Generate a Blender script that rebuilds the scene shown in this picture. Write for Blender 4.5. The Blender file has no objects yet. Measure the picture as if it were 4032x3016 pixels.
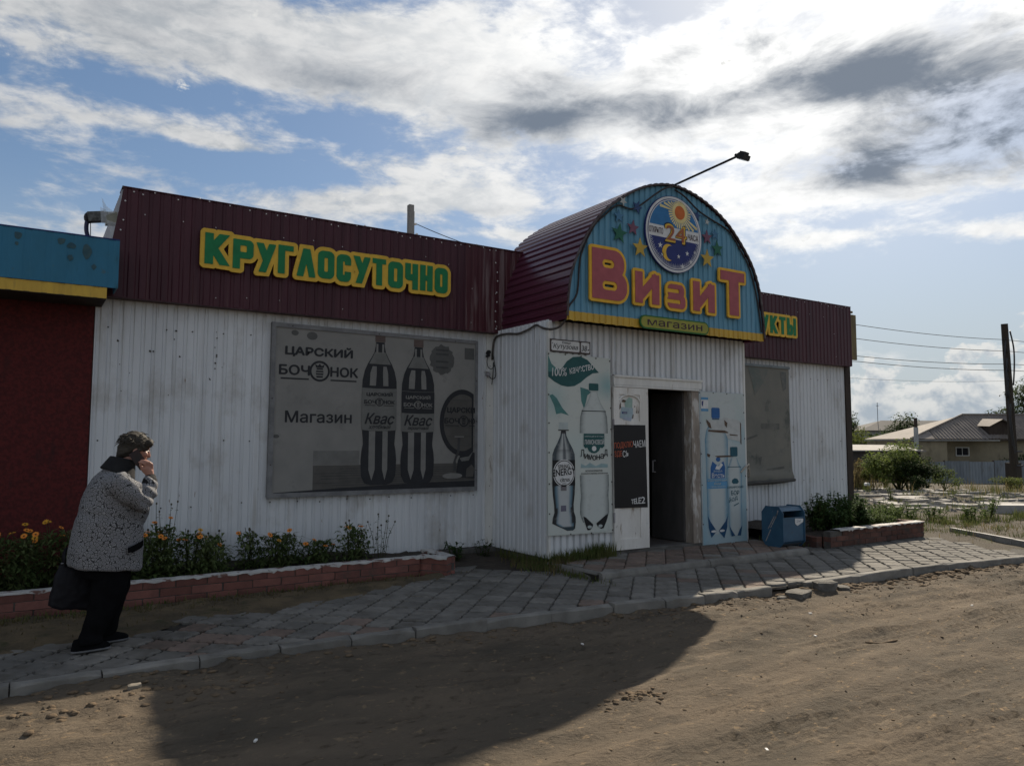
import bpy, bmesh, math, random
import numpy as np
from mathutils import Vector, Matrix, noise as mn
from mathutils.geometry import tessellate_polygon

rng = random.Random(7)
S = bpy.context.scene
COL = S.collection
R_ = math.radians

# ---------------------------------------------------------------- camera
cam_d = bpy.data.cameras.new("camera"); cam = bpy.data.objects.new("camera", cam_d); COL.objects.link(cam)
cR = Vector((0.8393, -0.5437, 0.0027)); cU = Vector((-0.0444, -0.0636, 0.9970)); cF = Vector((0.5419, 0.8369, 0.0775))
cam.matrix_world = Matrix(((cR.x, cU.x, -cF.x, 0.0), (cR.y, cU.y, -cF.y, -8.133), (cR.z, cU.z, -cF.z, 1.45), (0, 0, 0, 1)))
cam_d.sensor_width = 36.0; cam_d.lens = 26.495; cam_d.clip_start = 0.05; cam_d.clip_end = 6000
S.camera = cam

# ---------------------------------------------------------------- sun, sky, exposure
SUN_DIR = Vector((math.cos(R_(35.6)) * math.cos(R_(32.2)), math.cos(R_(35.6)) * math.sin(R_(32.2)), math.sin(R_(35.6))))          # towards the sun
SUN_EL = math.asin(SUN_DIR.z)
sd = bpy.data.lights.new("sun", 'SUN'); sd.energy = 5.0; sd.angle = R_(0.6); sd.color = (1.0, 0.88, 0.71)
so = bpy.data.objects.new("sun", sd); COL.objects.link(so); so.location = (20, 12, 30)
so.rotation_euler = SUN_DIR.to_track_quat('Z', 'Y').to_euler()
S.view_settings.view_transform = 'Standard'; S.view_settings.look = 'None'
S.view_settings.exposure = 0.58; S.view_settings.gamma = 1.0; S.view_settings.use_curve_mapping = False

W = bpy.data.worlds.new("World"); S.world = W; W.use_nodes = True
def build_sky():
    nt = W.node_tree; nt.nodes.clear(); L = nt.links
    def N(t, **k):
        n = nt.nodes.new(t)
        for a, b in k.items(): setattr(n, a, b)
        return n
    def inp(n, i, v):
        if isinstance(v, bpy.types.NodeSocket): L.new(v, n.inputs[i])
        else: n.inputs[i].default_value = v
    def math_(op, a, b=0.0, c=0.0, clamp=False):
        n = N('ShaderNodeMath', operation=op, use_clamp=clamp); inp(n, 0, a); inp(n, 1, b)
        if op in ('MULTIPLY_ADD',): inp(n, 2, c)
        return n.outputs[0]
    def mapr(v, a, b, c, d, t='SMOOTHSTEP'):
        n = N('ShaderNodeMapRange', interpolation_type=t, clamp=True); inp(n, 0, v)
        for i, x in zip((1, 2, 3, 4), (a, b, c, d)): inp(n, i, x)
        return n.outputs[0]
    def mix(f, a, b):
        n = N('ShaderNodeMix', data_type='RGBA'); inp(n, 0, f); inp(n, 6, a); inp(n, 7, b); return n.outputs[2]
    sky = N('ShaderNodeTexSky', sky_type='NISHITA', sun_disc=False)
    sky.sun_elevation = SUN_EL; sky.sun_rotation = math.atan2(SUN_DIR.x, SUN_DIR.y)
    sky.air_density = 1.0; sky.dust_density = 0.6; sky.ozone_density = 1.6; sky.altitude = 100
    tc = N('ShaderNodeTexCoord'); dirv = tc.outputs['Generated']
    sep = N('ShaderNodeSeparateXYZ'); L.new(dirv, sep.inputs[0]); x, y, z = sep.outputs
    az = math_('MULTIPLY', math_('ARCTAN2', x, y), 57.29578)
    el = math_('MULTIPLY', math_('ARCSINE', z), 57.29578)
    q = N('ShaderNodeCombineXYZ'); L.new(az, q.inputs[0]); L.new(el, q.inputs[1])
    def blobs(lst):
        tot = None
        for a, e, sx, sy, rot, amp in lst:
            mp = N('ShaderNodeMapping', vector_type='TEXTURE'); L.new(q.outputs[0], mp.inputs[0])
            mp.inputs[1].default_value = (a, e, 0); mp.inputs[2].default_value = (0, 0, R_(rot)); mp.inputs[3].default_value = (sx, sy, 1)
            g = N('ShaderNodeTexGradient', gradient_type='QUADRATIC_SPHERE'); L.new(mp.outputs[0], g.inputs[0])
            tot = math_('MULTIPLY_ADD', g.outputs[1], amp, tot if tot is not None else 0.0)
        return tot
    st = N('ShaderNodeMapping'); L.new(dirv, st.inputs[0]); st.inputs[1].default_value = (0.37, 0.11, 0.2); st.inputs[3].default_value = (1, 1, 2.5)
    def noise(scale, detail, rough, dist=0.0):
        n = N('ShaderNodeTexNoise'); L.new(st.outputs[0], n.inputs[0])
        n.inputs['Scale'].default_value = scale; n.inputs['Detail'].default_value = detail
        n.inputs['Roughness'].default_value = rough; n.inputs['Distortion'].default_value = dist
        return n.outputs[0]
    n1 = noise(3.6, 11, 0.63, 0.25)
    n2 = noise(11.0, 9, 0.64, 0.4)
    n3 = noise(30.0, 6, 0.6, 0.3)
    cov = blobs([(6, 23.3, 24, 2.6, 2, -0.42), (20, 22.3, 14, 2.6, -4, -0.34), (12, 19.2, 22, 2.8, 0, -0.42), (-6, 17, 14, 5, 0, -0.15), (43.0, 19.6, 10, 2.2, 4, -0.34), (44, 31.0, 7, 2.4, 0, -0.22), (31, 30.5, 5, 2, 0, -.12), (60, 9.8, 34, 5.4, 0, -0.85), (30, 13.8, 12, 2.2, -8, -0.2),
                 (4, 28.8, 36, 5.6, -4, 1.0), (10.6, 20.7, 8.5, 1.2, -4, 0.62), (25, 17.7, 20, 2.6, 3, 0.60), (33, 26.5, 24, 7.5, 0, 0.52),
                 (56, 23.5, 30, 10.0, 0, 0.62), (52, 17.6, 16, 2.6, -6, 0.30), (66, 13.6, 12, 1.7, -8, 0.52), (55.5, 14.2, 8, 1.1, 0, 0.46), (62, 17.0, 16, 3.0, -6, .4), (63, 2.5, 25, 6, 0, -0.5), (34, 15.4, 11, 1.4, -5, 0.42)])
    base = math_('ADD', math_('ADD', math_('MULTIPLY', n1, 0.62), math_('MULTIPLY', n2, 0.36)), math_('MULTIPLY', n3, 0.13))
    d0 = math_('ADD', base, math_('MULTIPLY', cov, 0.42))
    dens = mapr(d0, 0.50, 0.65, 0.0, 1.0)
    dark = blobs([(35.0, 23.6, 15, 4.4, 4, 0.50), (35.6, 26.5, 8, 2.4, 0, .22), (57.5, 24.4, 15, 6.5, 0, 0.52), (67, 20.6, 13, 8.5, 0, 0.55), (47, 23.5, 10, 3.4, 0, 0.30), (46, 27.5, 8, 2.0, 0, 0.2), (30, 17.2, 9, 1.5, 0, 0.22), (4, 28, 26, 7, 0, 0.16), (64, 3.2, 16, 1.9, 0, 0.34), (58, 18.5, 12, 3.4, 0, .30), (20, 25.5, 18, 2.5, -4, .16)])
    n4 = noise(6.5, 10, 0.62, 0.5)
    th = math_('ADD', math_('ADD', math_('MULTIPLY', n4, 0.62), math_('MULTIPLY', n2, 0.50)), dark)
    thick = mapr(th, 0.55, 1.00, 0.0, 1.0)
    sdv = N('ShaderNodeVectorMath', operation='DOT_PRODUCT'); L.new(dirv, sdv.inputs[0]); sdv.inputs[1].default_value = SUN_DIR
    cs = math_('MAXIMUM', sdv.outputs['Value'], 0.0)
    glow = math_('POWER', cs, 9.0)
    tow = mapr(sdv.outputs['Value'], -0.25, 0.62, 0.0, 1.0)       # backlit towards the sun, front-lit away from it
    lit = mix(mapr(math_('ADD', math_('MULTIPLY', n2, .6), math_('MULTIPLY', n3, .4)), 0.38, 0.60, 0.0, 1.0), mix(tow, (6.6, 6.7, 6.8, 1), (3.4, 3.65, 3.9, 1)), mix(tow, (8.0, 8.0, 7.9, 1), (5.8, 5.8, 5.75, 1)))
    near = mix(glow, lit, (12.0, 11.9, 11.6, 1))
    grey = mix(tow, (5.0, 5.3, 5.7, 1), (1.5, 1.82, 2.3, 1))
    cc = mix(thick, near, grey)
    hz = mapr(el, 0.5, 19.0, 0.90, 0.0)                        # milky air low down
    clear = mix(hz, mix(0.40, sky.outputs[0], (0.62, 1.25, 2.25, 1)), (3.7, 4.2, 4.6, 1))
    gl = math_('MULTIPLY', math_('POWER', cs, 22.0), 0.75)
    clear2 = mix(gl, clear, (7.4, 7.6, 7.7, 1))
    thin = math_('MULTIPLY', dens, 0.95)
    out = mix(thin, clear2, cc)
    # heaped clouds standing on the horizon, all round
    st2 = N('ShaderNodeMapping'); L.new(dirv, st2.inputs[0]); st2.inputs[1].default_value = (0.9, 0.4, 0.1); st2.inputs[3].default_value = (1, 1, 1.35)
    def noise2(scale, detail, rough, off=0.0):
        m2 = N('ShaderNodeVectorMath', operation='ADD'); L.new(st2.outputs[0], m2.inputs[0]); m2.inputs[1].default_value = (0, 0, off)
        n = N('ShaderNodeTexNoise'); L.new(m2.outputs[0], n.inputs[0]); n.inputs['Scale'].default_value = scale; n.inputs['Detail'].default_value = detail; n.inputs['Roughness'].default_value = rough; n.inputs['Distortion'].default_value = .15
        return n.outputs[0]
    c1 = noise2(13.0, 9, 0.60); c1u = noise2(13.0, 5, 0.60, 0.010)
    rise = math_('ADD', blobs([(70, 3.0, 16, 12.0, 0, 0.62), (58, 1.0, 14, 7.0, 0, 0.40)]), mapr(el, 0.0, 7.0, 0.34, -0.30, 'LINEAR'))
    dc = math_('ADD', c1, math_('MULTIPLY', rise, 0.42))
    heap = mapr(dc, 0.545, 0.600, 0.0, 1.0)
    shade = mapr(math_('SUBTRACT', math_('ADD', c1u, math_('MULTIPLY', rise, 0.30)), 0.0), 0.56, 0.72, 0.0, 1.0)
    hc = mix(shade, (6.8, 6.8, 6.6, 1), (3.0, 3.6, 4.3, 1))
    hc = mix(mapr(el, 0.0, 5.0, 0.45, 0.05), hc, (4.2, 4.5, 4.7, 1))
    out = mix(math_('MULTIPLY', heap, 0.92), out, hc)
    bg = N('ShaderNodeBackground'); bg.inputs[1].default_value = 0.078; L.new(out, bg.inputs[0])
    ow = N('ShaderNodeOutputWorld'); L.new(bg.outputs[0], ow.inputs[0])
build_sky()
W.cycles.sampling_method = 'MANUAL'; W.cycles.sample_map_resolution = 512
S.cycles.max_bounces = 6; S.cycles.diffuse_bounces = 3; S.cycles.glossy_bounces = 2; S.cycles.transmission_bounces = 3

# ---------------------------------------------------------------- materials
def mat(name, c1, c2=None, scale=(4, 4, 4), rough=0.7, bump=0.0, bscale=40.0, detail=6.0, lo=0.35, hi=0.65, stains=(), metallic=0.0,
        spec=0.3, rnd=0.0, vcol=False, bdist=0.01, emit=None, patt=None, mapping=None):
    """stains: (colour, (sx,sy,sz) noise scale, lo, hi). rnd: value jitter per object."""
    m = bpy.data.materials.new(name); m.use_nodes = True
    nt = m.node_tree; L = nt.links; b = nt.nodes['Principled BSDF']
    b.inputs['Roughness'].default_value = rough; b.inputs['Metallic'].default_value = metallic
    b.inputs['Specular IOR Level'].default_value = spec
    tc = nt.nodes.new('ShaderNodeTexCoord')
    def nz(sc, det=detail, rg=0.6):
        mp = nt.nodes.new('ShaderNodeMapping'); L.new(tc.outputs['Object'], mp.inputs[0]); mp.inputs[3].default_value = sc
        if rnd:
            oi = nt.nodes.new('ShaderNodeObjectInfo'); vm = nt.nodes.new('ShaderNodeVectorMath'); vm.operation = 'SCALE'
            vm.inputs[0].default_value = (37, 17, 29); L.new(oi.outputs['Random'], vm.inputs['Scale']); L.new(vm.outputs[0], mp.inputs[1])
        n = nt.nodes.new('ShaderNodeTexNoise'); L.new(mp.outputs[0], n.inputs[0])
        n.inputs['Scale'].default_value = 1.0; n.inputs['Detail'].default_value = det; n.inputs['Roughness'].default_value = rg
        return n.outputs[0]
    def ramp(v, a, c, x=0.0, y=1.0):
        r = nt.nodes.new('ShaderNodeMapRange'); L.new(v, r.inputs[0]); r.inputs[1].default_value = a; r.inputs[2].default_value = c
        r.inputs[3].default_value = x; r.inputs[4].default_value = y; return r.outputs[0]
    def mix(f, a, c, bt='MIX'):
        n = nt.nodes.new('ShaderNodeMix'); n.data_type = 'RGBA'; n.blend_type = bt
        for i, v in ((0, f), (6, a), (7, c)):
            if isinstance(v, bpy.types.NodeSocket): L.new(v, n.inputs[i])
            elif i == 0: n.inputs[0].default_value = v
            else: n.inputs[i].default_value = (*v[:3], 1)
        return n.outputs[2]
    col = None
    if vcol:
        a = nt.nodes.new('ShaderNodeAttribute'); a.attribute_name = 'Col'; col = a.outputs['Color']
        if c2: col = mix(ramp(nz(scale), lo, hi, 0, 0.5), col, c2)
    elif c2: col = mix(ramp(nz(scale), lo, hi), c1, c2)
    if patt: col = patt(nt, tc, col)
    for sc_, ss, a, c in stains:
        base = col if col is not None else c1
        col = mix(ramp(nz(ss), a, c), base, sc_)
    if rnd:
        oi = nt.nodes.new('ShaderNodeObjectInfo'); v = ramp(oi.outputs['Random'], 0, 1, 1 - rnd, 1 + rnd)
        cmb = nt.nodes.new('ShaderNodeCombineColor')
        for i in range(3): L.new(v, cmb.inputs[i])
        col = mix(1.0, col if col is not None else c1, cmb.outputs[0], 'MULTIPLY')
    if col is None: b.inputs['Base Color'].default_value = (*c1[:3], 1)
    else: L.new(col, b.inputs['Base Color'])
    if bump:
        bn = nt.nodes.new('ShaderNodeBump'); bn.inputs['Strength'].default_value = bump; bn.inputs['Distance'].default_value = bdist
        bs = bscale if isinstance(bscale, tuple) else (bscale,) * 3
        L.new(nz(bs, 8, 0.65), bn.inputs['Height']); L.new(bn.outputs[0], b.inputs['Normal'])
    return m
def M_(name, c, rough=0.6): return mat(name, c, tuple(x * 0.8 for x in c), (9, 9, 9), rough)

# ---------------------------------------------------------------- mesh helpers
class MB:
    def __init__(s): s.v = []; s.f = []; s.c = None
    def add(s, vs, fs):
        o = len(s.v); s.v.extend([tuple(p) for p in vs]); s.f.extend([tuple(i + o for i in f) for f in fs]); return s
    def box(s, x0, y0, z0, x1, y1, z1, M=None):
        vs = [Vector((x, y, z)) for z in (z0, z1) for y in (y0, y1) for x in (x0, x1)]
        if M: vs = [M @ p for p in vs]
        return s.add(vs, [(0, 2, 3, 1), (4, 5, 7, 6), (0, 1, 5, 4), (2, 6, 7, 3), (0, 4, 6, 2), (1, 3, 7, 5)])
    def cbox(s, x0, y0, z0, x1, y1, z1, b=0.01, jit=0.0, r=rng):
        """box with chamfered top edges, a little uneven"""
        j = lambda: r.uniform(-jit, jit)
        vs = []
        for (z, e) in ((z0, 0), (z1 - b, 0), (z1, b)):
            for (x, y) in ((x0 + e, y0 + e), (x1 - e, y0 + e), (x1 - e, y1 - e), (x0 + e, y1 - e)): vs.append((x + j(), y + j(), z + j()))
        fs = [(3, 2, 1, 0), (8, 9, 10, 11)]
        for k in (0, 4):
            for i in range(4): a, c = k + i, k + (i + 1) % 4; fs.append((a, c, c + 4, a + 4))
        return s.add(vs, fs)
    def tube(s, pts, r, n=6, cap=True):
        pts = [Vector(p) for p in pts]; rs = r if isinstance(r, (list, tuple)) else [r] * len(pts)
        rings = []; prev = None
        for i, p in enumerate(pts):
            t = (pts[min(i + 1, len(pts) - 1)] - pts[max(i - 1, 0)])
            t = t.normalized() if t.length > 1e-9 else Vector((0, 0, 1))
            if prev is None:
                a = Vector((0, 0, 1)) if abs(t.z) < 0.9 else Vector((1, 0, 0)); u = t.cross(a).normalized()
            else:
                u = prev - t * prev.dot(t); u = u.normalized() if u.length > 1e-6 else t.orthogonal().normalized()
            prev = u; w = t.cross(u)
            rings.append([p + (u * math.cos(2 * math.pi * k / n) + w * math.sin(2 * math.pi * k / n)) * rs[i] for k in range(n)])
        vs = [q for rg in rings for q in rg]; fs = []
        for i in range(len(pts) - 1):
            for k in range(n): a, b = i * n + k, i * n + (k + 1) % n; fs.append((a, b, b + n, a + n))
        if cap: fs.append(tuple(range(n - 1, -1, -1))); fs.append(tuple(range((len(pts) - 1) * n, len(pts) * n)))
        return s.add(vs, fs)
    def prism(s, pts, f0, f1):
        """pts 2-D outline; f0/f1 map a 2-D point to the two end faces"""
        n = len(pts); vs = [f0(p) for p in pts] + [f1(p) for p in pts]
        return s.add(vs, [tuple(range(n - 1, -1, -1)), tuple(range(n, 2 * n))] + [(i, (i + 1) % n, (i + 1) % n + n, i + n) for i in range(n)])
    def grid(s, nx, ny, fn):
        vs = [fn(i / (nx - 1), j / (ny - 1)) for j in range(ny) for i in range(nx)]
        return s.add(vs, [(j * nx + i, j * nx + i + 1, (j + 1) * nx + i + 1, (j + 1) * nx + i) for j in range(ny - 1) for i in range(nx - 1)])
    def ell(s, c, r, nu=12, nv=8, M=None):
        vs = []; c = Vector(c)
        for j in range(nv + 1):
            t = math.pi * j / nv
            for i in range(nu):
                a = 2 * math.pi * i / nu; p = Vector((r[0] * math.sin(t) * math.cos(a), r[1] * math.sin(t) * math.sin(a), r[2] * math.cos(t)))
                vs.append(c + (M @ p if M else p))
        return s.add(vs, [(j * nu + i, (j + 1) * nu + i, (j + 1) * nu + (i + 1) % nu, j * nu + (i + 1) % nu) for j in range(nv) for i in range(nu)])
    def limb(s, pts, n=12):
        """capsule chain: [(point, radius)...] with round ends"""
        P = [Vector(p) for p, _ in pts]; r = [q for _, q in pts]
        d0 = (P[0] - P[1]).normalized(); d1 = (P[-1] - P[-2]).normalized(); pp = []; rr = []
        for k in (0.95, 0.7, 0.35): pp.append(P[0] + d0 * r[0] * k); rr.append(r[0] * math.sqrt(1 - k * k))
        pp += P; rr += r
        for k in (0.35, 0.7, 0.95): pp.append(P[-1] + d1 * r[-1] * k); rr.append(r[-1] * math.sqrt(1 - k * k))
        return s.tube(pp, rr, n)
    def mesh(s, name, off=None, smooth=False):
        me = bpy.data.meshes.new(name)
        vs = s.v if off is None else [(p[0] - off[0], p[1] - off[1], p[2] - off[2]) for p in s.v]
        me.from_pydata(vs, [], s.f)
        if s.c is not None:
            at = me.color_attributes.new('Col', 'FLOAT_COLOR', 'POINT')
            at.data.foreach_set('color', [x for c in s.c for x in (c[0], c[1], c[2], 1.0)])
        if smooth: me.polygons.foreach_set('use_smooth', [True] * len(me.polygons))
        me.update(); return me

def wloc(o):
    v = Vector((0, 0, 0))
    while o is not None: v += o.location; o = o.parent
    return v
def obj(name, data, m=None, parent=None, local=False, label=None, smooth=False, kind=None):
    """data in world coordinates unless local"""
    me = data.mesh(name, None, smooth) if isinstance(data, MB) else data
    o = bpy.data.objects.new(name, me)
    if m is not None and len(me.materials) == 0: me.materials.append(m)
    COL.objects.link(o)
    if parent is not None:
        o.parent = parent
        if not local: o.location = -wloc(parent)
    if label: o['label'] = label
    if kind: o['kind'] = kind
    return o
def tag(o, label=None, cat=None, group=None, kind=None):
    if label: o['label'] = label
    if cat: o['category'] = cat
    if group: o['group'] = group
    if kind: o['kind'] = kind
    return o
def thing(name, label, cat, loc=(0, 0, 0), rz=0.0, group=None):
    o = bpy.data.objects.new(name, None); COL.objects.link(o); o.location = loc; o.rotation_euler = (0, 0, rz); o.empty_display_size = 0.1
    return tag(o, label, cat, group)
def inst(o, name, loc, parent=None, rz=0.0, sc=1.0):
    c = o.copy(); c.name = name; COL.objects.link(c); c.parent = parent; c.location = loc; c.rotation_euler = (0, 0, rz); c.scale = (sc, sc, sc)
    return c

# --- flat lettering and prints: (x, z) shapes lying in the vertical plane Y = y, facing -Y
def _area(q): return sum(q[i - 1][0] * q[i][1] - q[i][0] * q[i - 1][1] for i in range(len(q))) / 2
def _inside(p, q):
    c = False
    for i in range(len(q)):
        a, b = q[i - 1], q[i]
        if (a[1] > p[1]) != (b[1] > p[1]) and p[0] < (b[0] - a[0]) * (p[1] - a[1]) / (b[1] - a[1]) + a[0]: c = not c
    return c
def fill_flat(polys, y):
    """polys: list of outlines (outer and holes) in (x,z) -> MB of triangles at Y=y facing -Y"""
    mb = MB(); polys = [list(q) for q in polys]
    dep = [sum(1 for r in polys if r is not q and abs(_area(r)) > abs(_area(q)) and _inside(q[0], r)) for q in polys]
    base = []; o = 0
    for q in polys: base.append(o); o += len(q)
    mb.v = [(p[0], y, p[1]) for q in polys for p in q]
    for k, q in enumerate(polys):
        if dep[k] % 2: continue
        grp = [k] + [j for j, r in enumerate(polys) if dep[j] == dep[k] + 1 and _inside(r[0], q)]
        ids = [base[j] + i for j in grp for i in range(len(polys[j]))]
        flat = [Vector((p[0], p[1], 0)) for j in grp for p in polys[j]]
        for a, b, c in tessellate_polygon([[Vector((p[0], p[1], 0)) for p in polys[j]] for j in grp]):
            if (flat[b] - flat[a]).cross(flat[c] - flat[a]).z < 0: b, c = c, b
            mb.f.append((ids[a], ids[b], ids[c]))
    return mb
def slab(polys, y0, y1):
    """extruded shape between Y=y0 (front) and Y=y1 (back)"""
    mb = fill_flat(polys, y0)
    n = len(mb.v); o = 0
    mb.v += [(p[0], y1, p[2]) for p in mb.v[:n]]
    mb.f += [tuple(i + n for i in f[::-1]) for f in mb.f]
    for q in polys:
        k = len(q)
        for i in range(k):
            a, b = o + i, o + (i + 1) % k; mb.f.append((a, b, b + n, a + n))
        o += k
    return mb
_font = {}
def text_mesh(body, x0, z0, x1, z1, y, bold=0.0, shear=0.0, rot=0.0, keep=False):
    """text fitted to a box on the plane Y=y (keep: keep the letter shape, fit height only, start at x0)"""
    c = bpy.data.curves.new('t', 'FONT'); c.body = body;  c.shear = shear; c.resolution_u = 3; c.fill_mode = 'FRONT'
    o = bpy.data.objects.new('t', c); COL.objects.link(o)
    dg = bpy.context.evaluated_depsgraph_get(); cu = o.evaluated_get(dg).to_curve(dg); loops = []
    for sp_ in cu.splines:
        P = []; bp = sp_.bezier_points; n = len(bp)
        for i in range(n):
            a, b = bp[i], bp[(i + 1) % n]; p0, p1, p2, p3 = a.co, a.handle_right, b.handle_left, b.co
            flat = abs((p1 - p0).cross(p3 - p0).z) + abs((p2 - p0).cross(p3 - p0).z) < 1e-6
            for k in range(1 if flat else 5): t = k / 5; q = p0 * (1 - t) ** 3 + p1 * 3 * t * (1 - t) ** 2 + p2 * 3 * t * t * (1 - t) + p3 * t ** 3; P.append((q.x, q.y))
        if len(P) > 2: loops.append(P)
    o.evaluated_get(dg).to_curve_clear(); bpy.data.objects.remove(o); bpy.data.curves.remove(c)
    sg = math.copysign(1, _area(max(loops, key=lambda q: abs(_area(q))))); outer = [q for q in loops if _area(q) * sg > 0]; holes = [q for q in loops if _area(q) * sg <= 0]
    own = {i: [] for i in range(len(outer))}
    for hq in holes:
        c_ = [i for i, q in enumerate(outer) if _inside(hq[0], q)]
        if c_: own[min(c_, key=lambda i: abs(_area(outer[i])))].append(hq)
    vs, fs = [], []
    for i, q in enumerate(outer):
        m_ = fill_flat([q] + own[i], -.00006 * (i % 3)); b0 = len(vs)
        vs += [Vector((p[0], p[2], p[1])) for p in m_.v]; fs += [tuple(k + b0 for k in f) for f in m_.f]
    ax, bx = min(v.x for v in vs), max(v.x for v in vs); ay, by = min(v.y for v in vs), max(v.y for v in vs)
    sz = (z1 - z0) / (by - ay); sx = sz if keep else (x1 - x0) / (bx - ax)
    mb = MB(); cr, sr = math.cos(rot), math.sin(rot); out = []
    for v in vs:
        px, pz = (v.x - ax) * sx, (v.y - ay) * sz
        out.append((x0 + px * cr - pz * sr, y + v.z, z0 + px * sr + pz * cr))
    mb.add(out, fs)
    e = bold * 0.46 * (z1 - z0)
    if e > 1e-5:
        for k, (dx, dz) in enumerate(((-1, 0), (1, 0), (0, -.8), (0, .8), (-.7, -.6), (.7, .6))): mb.add([(p[0] + dx * e, p[1] - .0002 * (k + 1), p[2] + dz * e) for p in out], fs)
    return mb
def add_text(parent, body, box, y, m, bold=0.0, shear=0.0, rot=0.0, name='lettering', keep=False):
    return obj(name, text_mesh(body, *box, y, bold, shear, rot, keep), m, parent)
def circle(cx, cz, r, n=40, rz=None): return [(cx + r * math.cos(2 * math.pi * i / n), cz + (rz or r) * math.sin(2 * math.pi * i / n)) for i in range(n)]
def star(cx, cz, r, rot=90, k=0.42):
    return [(cx + (r if i % 2 == 0 else r * k) * math.cos(R_(rot + 36 * i)), cz + (r if i % 2 == 0 else r * k) * math.sin(R_(rot + 36 * i))) for i in range(10)]

# --- block letters from distance fields: union of boxes / bars, contours by marching squares
def sd_box(X, Y, x0, y0, x1, y1, r=0.0):
    dx = np.abs(X - (x0 + x1) / 2) - (x1 - x0) / 2 + r; dy = np.abs(Y - (y0 + y1) / 2) - (y1 - y0) / 2 + r
    return np.hypot(np.maximum(dx, 0), np.maximum(dy, 0)) + np.minimum(np.maximum(dx, dy), 0) - r
def sd_bar(X, Y, ax, ay, bx, by, w):
    L = math.hypot(bx - ax, by - ay); ux, uy = (bx - ax) / L, (by - ay) / L
    px, py = X - (ax + bx) / 2, Y - (ay + by) / 2; a = np.abs(px * ux + py * uy) - L / 2; c = np.abs(-px * uy + py * ux) - w / 2
    return np.hypot(np.maximum(a, 0), np.maximum(c, 0)) + np.minimum(np.maximum(a, c), 0)
def sd_clip(d, X, Y, x0, y0, x1, y1): return np.maximum(d, sd_box(X, Y, x0, y0, x1, y1))
def glyph(ch, X, Y, w, t):
    """letter in the cell 0..w x 0..1, stroke t"""
    B = lambda *a, r=0.0: sd_box(X, Y, *a, r=r)
    S_ = lambda *a: sd_bar(X, Y, *a)
    u = np.minimum.reduce
    if ch == 'К': return u([B(0, 0, t, 1), sd_clip(u([S_(t * .6, .42, w - t * .45, 1.08, t), S_(t * .75, .62, w - t * .40, -.08, t)]), X, Y, 0, 0, w + .05, 1)])
    if ch == 'Р': return u([B(0, 0, t, 1), np.maximum(B(0, .36, w, 1, r=.16), -B(t, .58, w - t * .95, .80, r=.03))])
    if ch == 'У': return sd_clip(u([S_(t * .42, 1.06, w * .56, .36, t), S_(w - t * .36, 1.06, w * .30, -.06, t)]), X, Y, 0, 0, w, 1)
    if ch == 'Г': return u([B(0, 0, t, 1), B(0, 1 - t * .8, w * .95, 1)])
    if ch == 'Л': return sd_clip(u([S_(t * .40, -.05, w * .52, 1.05, t), S_(w - t * .40, -.05, w * .50, 1.05, t)]), X, Y, 0, 0, w, 1)
    if ch == 'О': return np.maximum(B(0, 0, w, 1, r=.2), -B(t, .25, w - t, .75, r=.04))
    if ch == 'С': return np.maximum(np.maximum(B(0, 0, w, 1, r=.2), -B(t, .25, w - t, .75, r=.04)), -B(t, .38, w + 1, .62))
    if ch == 'Т': return u([B(w / 2 - t / 2, 0, w / 2 + t / 2, 1), B(0, 1 - t * .8, w, 1)])
    if ch == 'Ч': return u([B(w - t, 0, w, 1), np.maximum(B(0, .34, w, 1.4, r=.14), -B(t, .58, w - t, 2)) + 0, ]) if False else sd_clip(u([B(w - t, 0, w, 1), np.maximum(B(0, .34, w, 1.5, r=.14), -B(t, .58, w - t, 2))]), X, Y, 0, 0, w, 1)
    if ch == 'Н': return u([B(0, 0, t, 1), B(w - t, 0, w, 1), B(0, .40, w, .60)])
    if ch == 'П': return u([B(0, 0, t, 1), B(w - t, 0, w, 1), B(0, 1 - t * .8, w, 1)])
    if ch == 'Д': return u([B(t * .35, .12, t * 1.15, 1), B(w - t * 1.25, .12, w - t * .35, 1), B(t * .4, 1 - t * .7, w - t * .4, 1), B(0, .12, w, .30), B(0, 0, t * .7, .2), B(w - t * .7, 0, w, .2)])
    if ch == 'Ы': return u([np.maximum(B(0, 0, w * .66, .62, r=.16), -B(t, .20, w * .66 - t, .42, r=.03)), B(0, 0, t, 1), B(w - t, 0, w, 1)])
    if ch == 'В': return u([B(0, 0, t, 1), np.maximum(B(0, 0, w, .56, r=.25), -B(t, .19, w - t, .37, r=.09)), np.maximum(B(0, .44, w * .92, 1, r=.25), -B(t, .63, w * .92 - t, .80, r=.09))])
    if ch == 'и': return u([B(0, 0, t, 1), B(w - t, 0, w, .96), sd_clip(S_(t * .3, .10, w - t * .3, .92, t * .9), X, Y, 0, 0, w, 1)])
    if ch == 'з':
        a = np.maximum(B(0, 0, w, .56, r=.22), -B(-1, .20, w - t, .36, r=.05)); b = np.maximum(B(.02, .44, w * .93, 1, r=.22), -B(-1, .64, w * .93 - t, .80, r=.05))
        return u([a, b, B(w * .28, .38, w * .7, .62)])
    raise KeyError(ch)
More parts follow.
